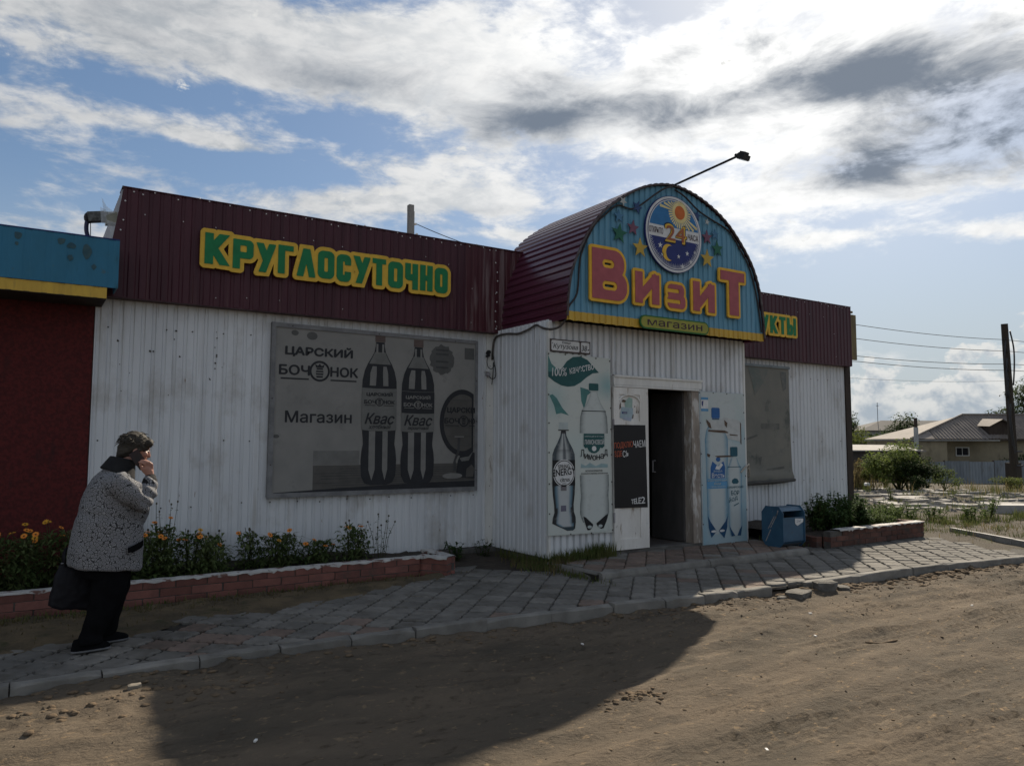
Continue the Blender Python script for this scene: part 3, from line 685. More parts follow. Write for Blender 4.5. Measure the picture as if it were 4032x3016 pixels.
# front wall sheets, left wing
xs_ = [0.53, 1.50, 2.46, 3.42, 4.38, 4.90]
def lapped(name, edges, lo, hi, y, m, parent, **kw):
    for i, (a, b) in enumerate(zip(edges, edges[1:])):
        rib_sheet(name, a, b + .012, lo, hi, front(y - (.0025 if i % 2 else 0)), m, parent, **kw)
lapped('wall_sheet', xs_, .165, 2.90, 0, m_white, shop, pitch=.097, depth=.013)
lapped('wall_sheet', [8.28, 9.25, 10.2, 11.15, 12.08, 12.405], .13, 2.90, 0, m_white, shop, pitch=.097, depth=.013)
# porch: left side wall, front wall round the door, right side
for i, (a, b) in enumerate(((0.02, .55), (.55, -P0 - .0))):
    rib_sheet('wall_sheet', a, b, .15, 2.84, lambda s, d, z: (4.97 + d, -s, z), m_white, shop, pitch=.09, depth=.010)
lapped('wall_sheet', [4.972, 5.895], .16, 2.83, P0, m_white, shop, pitch=.092, depth=.026)
lapped('wall_sheet', [5.898, 6.85, 7.345], 2.258, 2.83, P0, m_white, shop, pitch=.092, depth=.026)
lapped('wall_sheet', [7.348, 8.252], .15, 2.83, P0, m_white, shop, pitch=.092, depth=.026)
for i, (a, b) in enumerate(((0.02, .6), (.6, -P0))):
    rib_sheet('wall_sheet', a, b, .15, 2.84, lambda s, d, z: (8.255 - d, -s, z), m_white, shop, pitch=.09)
# end walls, back wall, roof
rib_sheet('end_wall', .05, 8.0, -.1, 3.0, lambda s, d, z: (12.41 - d, s, z), m_white, shop)
rib_sheet('back_wall', .6, 12.4, -.1, 3.0, lambda s, d, z: (s, 8.0 - d, z), m_white, shop)
obj('roof', MB().box(.70, .02, 2.94, 12.40, 7.98, 3.02), m_grey, shop)
obj('end_cheek', None or rib_sheet('end_cheek', -.10, 7.9, 2.83, 3.868, lambda s, d, z: (.722 + d - (3.868 - z) * .17 * 0 , s, z), m_grey, shop, pitch=.10, depth=.02).data, None) if False else rib_sheet('end_cheek', -.132, 7.9, 2.83, 3.868, lambda s, d, z: (.700 + d, s, z), m_grey, shop, pitch=.10, depth=.02)
obj('parapet_back', MB().box(.74, 0.03, 2.9, 12.60, .10, 3.84), m_grey, shop)
# corner trims and end post
obj('corner_trim', MB().box(4.872, -.022, .165, 4.968, .012, 2.81).box(4.872, -.012, .165, 4.968, .06, .17), m_trim, shop)
obj('corner_trim', MB().box(4.958, P0 - .012, .16, 4.985, P0 + .03, 2.81), m_trim, shop)
obj('corner_trim', MB().box(8.235, P0 - .012, .15, 8.268, P0 + .03, 2.81), m_trim, shop)
obj('end_post', MB().box(12.425, -.02, -.05, 12.58, .16, 2.835), m_dark, shop)
obj('plinth', MB().box(.55, .03, -.2, 4.98, .3, .168).box(8.2, .03, -.2, 12.4, .3, .135).box(4.99, P0 + .04, -.2, 8.22, .2, .15), m_plinth, shop)
obj('plinth_ledge', MB().box(4.25, -.07, -.05, 4.99, .03, .155), m_plinth, shop)
# fascia
zt, zb = 3.888, 2.812
def fas_hi(s): return zt + .004 * math.sin(s * 9.1) + .005 * math.sin(s * 2.3)
def fas_lo(s): return zb + .004 * math.sin(s * 7.7)
ed = [.715] + [1.62 + .955 * k for k in range(12)]; ed[-1] = 12.45
ed = [e for e in ed if e <= 12.45]
for i, (a, b) in enumerate(zip(ed, ed[1:])):
    if 5.55 < a and b < 7.9: continue                         # hidden behind the vault
    m = m_faded if 4.3 < a < 5.2 else m_maroon
    o = rib_sheet('fascia_sheet', a, b + .012, fas_lo, fas_hi, front(-.14 - (.0025 if i % 2 else 0)), m, shop, pitch=.098, depth=.009)
obj('fascia_sheet', MB().add([(.715, -.14, zt), (.55, -.14, zb), (.715, -.14, zb)], [(0, 1, 2)]), m_maroon, shop)
obj('fascia_cap', MB().box(.70, -.15, zt - .004, 12.46, .10, zt + .006), m_maroon, shop)
obj('fascia_soffit', MB().box(.55, -.137, zb - .004, 12.45, -.003, zb + .006), m_maroon, shop)
obj('fascia_end', MB().box(12.45, -.137, zb + .01, 12.462, .4, zt - .008), m_maroon, shop)
ye = thing('x', None, None) if False else obj('side_fascia', MB().box(12.47, .02, 2.965, 12.87, .06, 3.80).box(12.47, .02, 3.83, 12.78, .05, 3.868), mat('olive_board', (.20, .155, .075), (.13, .105, .06), (5, 5, 2), .8), shop)

# arched porch roof -------------------------------------------------------------
ARC = [(5.03, 2.812), (5.03, 2.904), (5.04, 3.061), (5.065, 3.24), (5.10, 3.382), (5.179, 3.567), (5.341, 3.863), (5.548, 4.109), (5.76, 4.279), (6.066, 4.470), (6.362, 4.590), (6.70, 4.645),
       (7.04, 4.600), (7.358, 4.49), (7.667, 4.318), (7.903, 4.105), (8.089, 3.890), (8.195, 3.710), (8.272, 3.502), (8.325, 3.223), (8.358, 2.925), (8.362, 2.812)]
def smooth_arc(P, n):
    Q = []
    for i in range(len(P) - 1):
        p0 = Vector(P[max(i - 1, 0)]); p1 = Vector(P[i]); p2 = Vector(P[i + 1]); p3 = Vector(P[min(i + 2, len(P) - 1)])
        for k in range(12):
            t = k / 12; Q.append(0.5 * ((2 * p1) + (p2 - p0) * t + (2 * p0 - 5 * p1 + 4 * p2 - p3) * t * t + (3 * p1 - p0 - 3 * p2 + p3) * t ** 3))
    Q.append(Vector(P[-1])); L = [0.0]
    for a, b in zip(Q, Q[1:]): L.append(L[-1] + (b - a).length)
    return Q, L
AQ, AL = smooth_arc(ARC, 0); ATOT = AL[-1]
def arc_at(s):
    s = max(0.0, min(ATOT, s)); lo = 0
    import bisect
    i = min(max(bisect.bisect_right(AL, s) - 1, 0), len(AQ) - 2); t = (s - AL[i]) / max(AL[i + 1] - AL[i], 1e-9)
    p = AQ[i].lerp(AQ[i + 1], t); d = (AQ[i + 1] - AQ[i]).normalized(); return p, Vector((-d.y, d.x))     # point, outward normal
def arc_top(x):
    for a, b in zip(AQ[12:-12], AQ[13:-11]):
        if a.x <= x <= b.x and b.x > a.x: return a.y + (b.y - a.y) * (x - a.x) / (b.x - a.x)
    return 2.82
ns = 6
for i in range(ns):
    a, b = ATOT * i / ns, ATOT * (i + 1) / ns + (.02 if i < ns - 1 else 0)
    def place(s, d, y, i=i):
        p, n = arc_at(s); q = p + n * (.018 - d + (.0025 if i % 2 else 0)); return (q.x, y, q.y)
    def y0(s, i=i): return YG - .035
    rib_sheet('roof_sheet', a, b, y0, .22, place, m_vault, shop, pitch=.100, depth=.020, flat=.45, slope=.14, nv=3)
# back closure of the vault above the roof line and dark underside
mbk = MB(); pts = [(q.x, q.y) for q in AQ[::6]]
obj('vault_back', slab([pts[::-1]], .205, .225), m_grey, shop)
# gable of blue ribbed strips
gx = [5.045, 5.99, 6.95, 7.9, 8.355]
for i, (a, b) in enumerate(zip(gx, gx[1:])):
    rib_sheet('gable_sheet', a, b + (.012 if i < 3 else 0), 2.905, lambda s: max(2.906, arc_top(s) - .012), front(YG - (.0025 if i % 2 else 0)), m_blue, shop, pitch=.0905, depth=.014)
    rib_sheet('gable_band', a - (.02 if i == 0 else 0), b + (.012), lambda s: 2.808 + .003 * math.sin(s * 40), 2.912, front(YG - .006 - (.0025 if i % 2 else 0)), m_yel, shop, pitch=.0905, depth=.014)
rimv = MB(); rimv.tube([(q.x, YG - .03, q.y) for q in AQ[6:-6:4]], .014, 6)
obj('gable_rim', rimv, mat('rim_dark_paint', (.05, .03, .03), (.10, .09, .09), (9, 9, 9), .7), shop)

# interior -----------------------------------------------------------------------
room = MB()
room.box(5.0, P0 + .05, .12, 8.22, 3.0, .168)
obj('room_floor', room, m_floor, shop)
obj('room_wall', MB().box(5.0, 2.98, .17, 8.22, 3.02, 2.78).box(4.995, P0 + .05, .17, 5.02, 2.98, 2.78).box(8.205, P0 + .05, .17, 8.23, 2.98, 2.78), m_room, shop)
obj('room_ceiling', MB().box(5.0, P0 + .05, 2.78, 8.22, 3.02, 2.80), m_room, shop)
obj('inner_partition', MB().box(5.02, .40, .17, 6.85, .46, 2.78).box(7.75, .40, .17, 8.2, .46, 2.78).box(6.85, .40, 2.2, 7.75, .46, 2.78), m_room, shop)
# door case and door ---------------------------------------------------------------
obj('door_lintel', MB().box(5.895, P0 - .045, 2.135, 7.385, P0 + .06, 2.245).box(5.90, P0 - .06, 2.225, 7.40, P0 - .045, 2.25).box(5.90, P0 - .052, 2.108, 7.33, P0 + .05, 2.132), m_trim, shop)
obj('door_jamb', MB().box(7.205, P0 - .035, .17, 7.345, P0 + .10, 2.108).box(7.345, P0 - .02, .17, 7.385, P0 - .002, 2.13), mat('bare_jamb_wood', (.30, .26, .22), (.18, .15, .125), (12, 12, 2.5), .8, bump=.4, bscale=(40, 40, 8), stains=(((.48, .46, .43), (10, 10, 3), .52, .62),)), shop)
obj('door_jamb', MB().box(5.897, P0 - .02, .17, 5.915, P0 + .10, 2.108), m_trim, shop)
obj('door_sill', MB().cbox(5.90, P0 - .03, .10, 7.36, P0 + .14, .172, .008), m_plinth, shop)
door = obj('door', MB().box(5.918, P0 - .030, .178, 6.470, P0 + .012, 2.104), m_wood, shop, label='chipped white closed left door leaf with an arched panel')
rail = MB()
def rail_box(x0, z0, x1, z1, d=.016): rail.box(x0, P0 - .030 - d, z0, x1, P0 - .0295, z1)
rail_box(5.918, .178, 6.005, 2.104); rail_box(6.335, .178, 6.470, 2.104); rail_box(6.005, 2.02, 6.335, 2.104); rail_box(6.005, .178, 6.335, .30); rail_box(6.005, 1.655, 6.335, 1.70)
obj('door_rail', rail, m_wood, door)
arch = [(6.005, 1.95)] + [(6.17 + .165 * math.cos(t), 1.93 + .085 * math.sin(t)) for t in [math.pi - i * math.pi / 14 for i in range(15)]] + [(6.335, 1.95)]
am = MB().tube([(x, P0 - .040, z) for x, z in arch], .011, 6); obj('panel_arch', am, m_wood, door)
for z in (1.6, .5): obj('door_hinge', MB().box(5.910, P0 - .05, z, 5.925, P0 - .03, z + .12), m_grey, door)
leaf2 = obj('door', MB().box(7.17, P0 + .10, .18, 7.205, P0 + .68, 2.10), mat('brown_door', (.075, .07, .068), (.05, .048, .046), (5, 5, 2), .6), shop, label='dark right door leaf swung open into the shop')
obj('handle', MB().tube([(7.165, P0 + .60, 1.05), (7.12, P0 + .60, 1.05), (7.12, P0 + .60, 1.2), (7.165, P0 + .60, 1.2)], .01), m_grey, leaf2)
# screws
sc = MB(); rs = random.Random(3)
def dot(x, y, z, r): sc.ell((x, y, z), (r, r * .8, r), 6, 4)
for i in range(118):
    x = .8 + 11.6 * i / 118; 
    if 4.95 < x < 8.38: continue
    if rs.random() < .8: dot(x + rs.uniform(-.02, .02), -.148, zt - .03 + rs.uniform(-.02, .015) + (.03 if rs.random() < .2 else 0), .0085)
for r_ in (3.62, 3.34, 2.92):
    for i in range(34):
        x = .9 + 11.4 * i / 34
        if 4.95 < x < 8.38: continue
        if rs.random() < .45: dot(x + rs.uniform(-.03, .03), -.148, r_ + rs.uniform(-.04, .04), .006)
for z in (2.86, 2.95, 3.08, 3.2, 3.32, 3.47, 3.58, 3.7): dot(4.93 + rs.uniform(-.02, .02), -.15, z, .010)
for x, z in ((.70, 3.75), (.69, 3.56), (.67, 3.46)): dot(x + .03, -.147, z, .009)
obj('screws', sc, m_screw, shop, kind='stuff')
sc = MB()
for r_ in (1.46, .80, 2.55):
    for x in np.arange(.62, 12.3, .27):
        if 4.9 < x < 8.3 or (2.15 < x < 4.75 and .8 < r_ < 2.8): continue
        if rs.random() < .7: dot(x + rs.uniform(-.05, .05), -.004, r_ + rs.uniform(-.015, .015), .008)
for z in (.4, .9, 1.4, 1.9, 2.4): dot(4.92, -.025, z, .006)
obj('dark_screws', sc, m_screwd, shop, kind='stuff')
# grime blots thrown under the fascia on the left wing
sc = MB()
for i in range(20):
    x = rs.choice((.78, .98, 1.62, 1.63, 1.65, 1.3)) + rs.gauss(0, .05); z = rs.uniform(1.9, 2.75); r = rs.uniform(.004, .012)
    sc.add([(x + r * math.cos(k * 1.05) , -.0035, z + r * (1.7 if rs.random() < .3 else 1) * math.sin(k * 1.05)) for k in range(6)], [tuple(range(5, -1, -1))])
obj('grime_spots', sc, m_screwd, shop, kind='stuff')

# ================================================================ neighbouring kiosk on the left
kiosk = thing('neighbour_kiosk', 'red kiosk with peeling blue fascia and yellow strip at the left edge', 'kiosk', (-1.5, 2, 0))
m_red = mat('red_painted_wall', (0.100, 0.015, 0.014), (0.060, 0.010, 0.010), (34, 34, 34), .8, bump=.9, bscale=55, bdist=.015, lo=.42, hi=.58, stains=(((0.04, 0.012, 0.012), (9, 9, 2), .58, .72),))
m_kblue = mat('peeling_blue_paint', (0.022, 0.155, 0.265), (0.020, 0.128, 0.205), (3, 3, 1.5), .5, spec=.3, bump=.15, bscale=30, stains=(((.055, .11, .125), (7, 7, 7), .64, .72), ((.012, .07, .10), (11, 11, 2), .62, .75)))
obj('wall', MB().box(-4, .01, -.1, .525, .06, 2.95), m_red, kiosk)
for i, (a, b) in enumerate(((-4, -1.2), (-1.2, .668))):
    rib_sheet('fascia_sheet', a, b, 2.828, 3.275, front(-.5 - .002 * i), m_kblue, kiosk, pitch=.16, depth=.004)
obj('fascia_return', MB().box(.655, -.498, 2.83, .667, -.16, 3.272), m_kblue, kiosk)
obj('fascia_cap', MB().box(-4, -.505, 3.268, .668, -.1, 3.279), mat('blue_cap', (.012, .025, .12), None), kiosk)
for i, (a, b) in enumerate(((-4, -1.6), (-1.6, -.4), (-.4, .3), (.3, .581))):
    rib_sheet('yellow_strip', a, b, 2.727, 2.826, front(-.492 - .002 * (i % 2)), m_yel, kiosk, pitch=.13, depth=.004)
obj('eave_soffit', MB().box(-4, -.49, 2.722, .58, .0, 2.730), m_dark, kiosk)
obj('roof', MB().box(-4, -.1, 3.0, .69, 7, 3.05), m_grey, kiosk)
obj('end_wall', MB().box(-4.02, .06, -.1, -3.97, 7, 3.0).box(-4, 6.95, -.1, .52, 7, 3.0), m_red, kiosk)
m_peel = mat('rusty_bare_metal', (.055, .105, .115), (.028, .075, .10), (20, 20, 20), .8)
for x, z, w, h in ((-.11, 3.2, .045, .05), (-.115, 3.13, .02, .03), (.21, 3.2, .05, .05), (.29, 3.17, .06, .04), (.285, 3.06, .035, .04), (.41, 3.13, .055, .10), (.47, 3.0, .03, .04)):
    n = 11; obj('peeled_patch', MB().add([(x + w * .7 * math.cos(6.283 * k / n) * rs.uniform(.7, 1.1), -.5045, z + h * .7 * math.sin(6.283 * k / n) * rs.uniform(.7, 1.1)) for k in range(n)], [tuple(range(n - 1, -1, -1))]), m_peel, kiosk)

# ================================================================ signs
def ink(name, c, r=.55): return mat(name, c, tuple(x * .82 for x in c), (10, 10, 10), r, spec=.25)
k_green = ink('sign_green', (0.012, 0.185, 0.065)); k_yel = ink('sign_yellow', (0.70, 0.43, 0.050)); k_pink = ink('sign_rose', (0.36, 0.090, 0.100)); k_yel2 = ink('sign_amber', (0.72, 0.41, 0.035))
k_black = ink('print_black', (0.012, 0.012, 0.014)); k_white = ink('print_white', (0.62, 0.62, 0.61)); k_navy = ink('print_navy', (0.020, 0.030, 0.145)); k_sky = ink('print_blue', (0.030, 0.16, 0.36))
k_orange = ink('print_orange', (0.55, 0.135, 0.025)); k_cream = ink('print_cream', (0.72, 0.60, 0.28)); k_plum = ink('print_plum', (0.055, 0.022, 0.035)); k_lime = ink('sign_lime', (0.30, 0.29, 0.05)); k_rim = ink('sign_rim_green', (.03, .14, .03))

def word_sign(name, label, items, y, margin, res, m_letter, m_back, th_back=.02, th_let=.006, brk=.04):
    t = thing(name, label, 'sign', (items[0][1], y, items[0][2]))
    lets, out = block_word(items, 1, margin, res)
    obj('backing_board', slab(out, y, y + th_back), m_back, t)
    for L in lets: obj('letter', slab(L, y - th_let, y - .0005), m_letter, t)
    return t
krug = 'КРУГЛОСУТОЧНО'; wd = [.245, .205, .20, .175, .20, .185, .165, .20, .165, .185, .165, .165, .175]
gapk = (2.755 - sum(wd)) / 12; items = []; x = 1.452
for i, (ch_, w_) in enumerate(zip(krug, wd)):
    j = (.012, 0, -.006, .004, 0, .006, -.004, 0, .004, -.004, .003, .006, 0)[i]
    items.append((ch_, x, 3.212 + j, x + w_, 3.518 + j + (.012 if i == 0 else 0), .072 if i else .082)); x += w_ + gapk
word_sign('round_the_clock_sign', 'green block lettering КРУГЛОСУТОЧНО on yellow backing across the maroon fascia', items, -.205, .043, .0045, k_green, k_yel)
prod = 'ПРОДУКТЫ'; wd = [.17, .17, .18, .19, .18, .20, .165, .235]; gapk = .032; x = 10.80 - sum(wd) - gapk * 7; items = []
for ch_, w_ in zip(prod, wd): items.append((ch_, x, 3.225, x + w_, 3.515, .068)); x += w_ + gapk
word_sign('groceries_sign', 'green block lettering on yellow backing half hidden behind the arched porch', items, -.205, .043, .006, k_green, k_yel)
# ВизиТ : five cut-out letters, each fixed on its own backing
yv = YG - .055
big = [('В', 5.357, 3.082, 5.880, 3.668, .150), ('и', 6.010, 3.098, 6.398, 3.475, .118), ('з', 6.534, 3.087, 6.838, 3.385, .085), ('и', 6.978, 3.092, 7.366, 3.470, .118), ('Т', 7.482, 3.098, 7.942, 3.672, .172)]
shop_sign = thing('shop_name_sign', 'big rose letters ВизиТ with amber edges across the blue gable', 'sign', (6.6, yv, 3.08))
for g in big:
    if g[0] == 'Т':
        ax, az, bx, bz = g[1], g[2], g[3], g[4]; sx0, sx1, arm = 7.645, 7.822, 3.552
        X, Z = np.meshgrid(np.arange(ax - .1, bx + .1, .005), np.arange(az - .1, bz + .1, .005))
        d = np.minimum(sd_box(X, Z, sx0, az, sx1, bz), sd_box(X, Z, ax, arm, bx, bz)); L = contours(d, 0, ax - .1, az - .1, .005); O = contours(d, .035, ax - .1, az - .1, .005)
    else:
        Ls, O = block_word([g], 1, .036, .005); L = Ls[0]
    b = obj('letter', slab(O, yv, yv + .022), k_yel2, shop_sign)
    obj('letter_face', slab(L, yv - .006, yv - .0005), k_pink, b)
# stars round the medallion
def star_sign(x, z, r, m, label, rot=90, y=YG - .020, th=.008): tag(obj('star', slab([star(x, z, r, rot)], y - th, y), m), label, 'star', 'cut-out stars on the blue gable')
k_star = ink('star_yellow', (.48, .32, .05)); k_sg = ink('star_green', (.020, .120, .070)); k_sr = ink('star_red', (.17, .070, .11)); k_sb = ink('star_blue', (.030, .065, .17)); k_ss = ink('star_pale', (.42, .44, .42)); k_sl = ink('star_faint_blue', (.065, .18, .30))
star_sign(6.097, 3.762, .125, k_star, 'yellow star left of the round sign just above the letters', 90, YG - .05)
star_sign(7.245, 3.785, .125, k_star, 'yellow star right of the round sign just above the letters', 90, YG - .05)
star_sign(5.800, 3.900, .125, k_sg, 'dark green star far left on the blue gable', 84)
star_sign(7.470, 3.950, .115, k_sg, 'dark green star far right on the blue gable', 95)
star_sign(6.015, 4.000, .100, k_sr, 'dull red star between the green star and the round sign on the left', 86)
star_sign(7.280, 4.075, .100, k_sr, 'faded red star beside the right edge of the round sign', 94)
star_sign(6.085, 4.265, .085, k_sb, 'navy star high on the gable left of the round sign', 70)
star_sign(7.105, 4.330, .070, k_sb, 'navy star high on the gable right of the round sign', 80)
star_sign(5.795, 4.105, .085, k_sl, 'faint blue star above the dark green left star', 90)
star_sign(7.430, 4.135, .075, k_sl, 'faint blue star above the dark green right star', 90)
star_sign(5.845, 4.290, .060, k_ss, 'small pale star near the left curve of the gable', 60, YG - .04)
star_sign(7.265, 4.270, .045, k_ss, 'tiny pale star near the right curve of the gable', 80, YG - .04)
# round medallion --------------------------------------------------------------------
cx, cz, Rm = 6.671, 4.012, .483; yd = YG - .050
med = thing('round_sign', 'round sign with sun over night sky, ОТКРЫТО 24 ЧАСА across the middle', 'sign', (cx, yd, cz - Rm))
obj('disc', slab([circle(cx, cz, Rm, 64)], yd, yd + .025), k_navy, med)
ly = lambda k: yd - .0012 * k
obj('white_rim', fill_flat([circle(cx, cz, Rm * .985, 64)], ly(1)), k_white, med)
obj('navy_rim', fill_flat([circle(cx, cz, Rm * .925, 64)], ly(2)), k_navy, med)
obj('inner_rim', fill_flat([circle(cx, cz, Rm * .905, 64)], ly(3)), k_white, med)
RI = Rm * .880
def seg_poly(z0, up, R=RI, n=40):
    a0 = math.asin(max(-1, min(1, (z0 - cz) / R)))
    A = [a0 + (math.pi - 2 * a0) * i / n for i in range(n + 1)] if up else [math.pi - a0 + (math.pi + 2 * a0) * i / n for i in range(n + 1)]
    return [(cx + R * math.cos(t), cz + R * math.sin(t)) for t in A]
bt, bb = cz + .082, cz - .062
obj('day_sky', fill_flat([seg_poly(bt, True)], ly(4)), k_sky, med)
obj('night_sky', fill_flat([seg_poly(bb, False)], ly(4)), k_navy, med)
sx, sz = 6.765, 4.300
obj('sun_glow', fill_flat([circle(sx, sz, .128, 36)], ly(6)), k_cream, med)
obj('sun_disc', fill_flat([circle(sx, sz, .088, 32)], ly(7)), k_orange, med)
ry = MB()
for i in range(34):
    a = 6.2832 * i / 34 + .05; L = .42
    # clip rays to the disc and the upper half
    while L > .15:
        ex, ez = sx + L * math.cos(a), sz + L * math.sin(a)
        if math.hypot(ex - cx, ez - cz) < RI - .008 and ez > bt + .006: break
        L -= .01
    if math.pi * .98 < a < math.pi * 1.38: L = min(L, .19)
    if -.35 < ((a + math.pi) % (2 * math.pi)) - math.pi < .0: L = min(L, .19)
    w = .0112 * (L / .2) ** .9; c, s = math.cos(a), math.sin(a)
    ry.add([(sx + .12 * c + .008 * s, ly(5), sz + .12 * s - .008 * c), (sx + L * c + w * s, ly(5), sz + L * s - w * c), (sx + L * c - w * s, ly(5), sz + L * s + w * c), (sx + .12 * c - .008 * s, ly(5), sz + .12 * s + .008 * c)], [(0, 1, 2, 3)])
obj('sun_rays', ry, k_cream, med)
mo = [(6.560 + .105 * math.cos(t), 3.770 + .105 * math.sin(t)) for t in [R_(60 + 240 * i / 22) for i in range(23)]] + [(6.607 + .085 * math.cos(t), 3.770 + .090 * math.sin(t)) for t in [R_(280 - 200 * i / 22) for i in range(23)]]
obj('moon', fill_flat([mo], ly(6)), k_yel, med)
for x, z, r in ((6.425, 3.845, .042), (6.462, 3.735, .034), (6.735, 3.742, .032), (6.885, 3.800, .036), (6.800, 3.625, .042), (6.95, 3.70, .036), (7.02, 3.83, .026)):
    obj('print_star', fill_flat([star(x, z, r, 90, .36)], ly(6)), k_white, med)
hb = MB()
for i in range(58):
    a = R_(188 + 164 * i / 57); r0 = RI - .004; r1 = r0 - (.05 if i % 2 else .035); w = .0045; c, s = math.cos(a), math.sin(a)
    if cz + r0 * s > bb - .01: continue
    hb.add([(cx + r0 * c + w * s, ly(5), cz + r0 * s - w * c), (cx + r0 * c - w * s, ly(5), cz + r0 * s + w * c), (cx + r1 * c, ly(5), cz + r1 * s + .012)], [(0, 2, 1)])
obj('rim_hatching', hb, k_white, med)
add_text(med, 'ОТКРЫТО', (6.245, cz - .026, 6.475, cz + .050), ly(5), k_plum, .02)
add_text(med, 'ЧАСА', (6.905, cz - .035, 7.085, cz + .042), ly(5), k_plum, .02)
add_text(med, '24', (6.500, cz - .112, 6.880, cz + .128), ly(6), k_black, .10)
add_text(med, '24', (6.512, cz - .100, 6.868, cz + .116), ly(7), k_yel, .08)
add_text(med, '24', (6.530, cz - .082, 6.850, cz + .098), ly(8), ink('print_rust', (.33, .10, .045)), .035)
# pill sign
ps = thing('pill_sign', 'yellow-green pill-shaped sign reading магазин under the big letters', 'sign', (6.67, YG - .05, 2.80))
def pill(x0, x1, z0, z1):
    r = (z1 - z0) / 2; c = (z0 + z1) / 2
    return [(x1 - r + r * math.cos(t), c + r * math.sin(t)) for t in [R_(-90 + 18 * i) for i in range(11)]] + [(x0 + r + r * math.cos(t), c + r * math.sin(t)) for t in [R_(90 + 18 * i) for i in range(11)]]
obj('rim', slab([pill(6.090, 7.258, 2.800, 2.962)], YG - .050, YG - .028), k_rim, ps)
obj('face', fill_flat([pill(6.106, 7.242, 2.816, 2.946)], YG - .0515), k_lime, ps)
add_text(ps, 'магазин', (6.205, 2.842, 7.135, 2.912), YG - .053, k_plum, .045)
# street plate
ad = thing('street_plate', 'white street plate Улица Кутузова 38а in a brown frame on the porch wall', 'sign', (5.26, P0 - .03, 2.47))
obj('frame', slab([[(4.975, 2.472), (5.553, 2.472), (5.553, 2.618), (4.975, 2.618)]], P0 - .024, P0 - .004), ink('plate_frame', (.075, .055, .05)), ad)
def rrect(x0, z0, x1, z1, r): return [(x + r * math.cos(R_(a)), z + r * math.sin(R_(a))) for x, z, s in ((x1 - r, z0 + r, -90), (x1 - r, z1 - r, 0), (x0 + r, z1 - r, 90), (x0 + r, z0 + r, 180)) for a in (s, s + 30, s + 60, s + 90)]
obj('name_plate', fill_flat([rrect(4.990, 2.486, 5.392, 2.604, .018)], P0 - .0255), k_white, ad)
obj('number_plate', fill_flat([rrect(5.413, 2.486, 5.540, 2.604, .018)], P0 - .0255), k_white, ad)
add_text(ad, 'Улица', (5.135, 2.566, 5.260, 2.597), P0 - .027, k_black, .01, .25)
add_text(ad, '"', (5.000, 2.562, 5.012, 2.576), P0 - .027, k_black, .01)
add_text(ad, 'Кутузова', (5.013, 2.497, 5.368, 2.565), P0 - .027, k_black, .016, .25)
add_text(ad, '38а', (5.420, 2.504, 5.534, 2.566), P0 - .027, k_black, .012, .2)

# ================================================================ big kvass banner on the left wing
yb = -.050
k_mesh = mat('faded_banner_mesh', (0.235, 0.228, 0.212), (0.20, 0.195, 0.182), (3, 3, 3), .8, spec=.15, stains=(((.165, .16, .152), (5, 5, 5), .58, .75),))
k_ink = ink('faded_ink', (.030, .031, .034), .8); k_ink2 = ink('faded_grey_ink', (.062, .062, .062), .8); k_pale = ink('faded_pale', (.20, .195, .182), .8); k_lab = ink('faded_label', (.155, .154, .144), .8); k_cap = ink('faded_cap', (.115, .085, .075), .8)
k_bark = ink('faded_wood', (.095, .090, .082), .8); k_rust = ink('banner_dirt', (.10, .10, .095), .9)
ban = thing('kvass_banner', 'large faded grey banner ЦАРСКИЙ БОЧОНОК with two kvass bottles and Магазин', 'banner', (3.45, yb, .85))
obj('frame', slab([[(2.175, .851), (4.722, .851), (4.722, 2.700), (2.183, 2.717)], [(2.225, .90), (2.225, 2.668), (4.685, 2.660), (4.685, .90)]], yb - .012, -.006), mat('weathered_frame', (.20, .20, .20), (.13, .13, .132), (8, 8, 8), .7), ban)
obj('sheet', slab([[(2.20, .875), (4.70, .875), (4.70, 2.68), (2.20, 2.69)]], yb, yb + .02), k_mesh, ban)
lb = lambda k: yb - .0012 * k
def pr(name, polys, k, m, parent=ban, f=None): return obj(name, fill_flat(polys, (f or lb)(k)), m, parent)
def rect(x0, z0, x1, z1): return [(x0, z0), (x1, z0), (x1, z1), (x0, z1)]
pr('table_print', [[(2.66, .905), (4.685, .905), (4.685, 1.19), (2.66, 1.185)]], 1, k_bark)
for i in range(9):
    z = .93 + i * .027 + rs.uniform(-.006, .006); x0 = rs.uniform(2.66, 3.0); pr('table_grain', [[(x0, z), (4.68, z + .002), (4.68, z + .010), (x0, z + .007)]], 2, k_ink2)
pr('shadow_print', [[(2.24, .878), (4.69, .885), (4.69, .975), (3.9, .965), (3.0, .935), (2.24, .905)]], 3, k_ink)
pr('far_print', [[(2.66, 1.19), (3.19, 1.19), (3.19, 1.345), (2.66, 1.345)]], 1, ink('faded_far', (.165, .162, .152), .8))
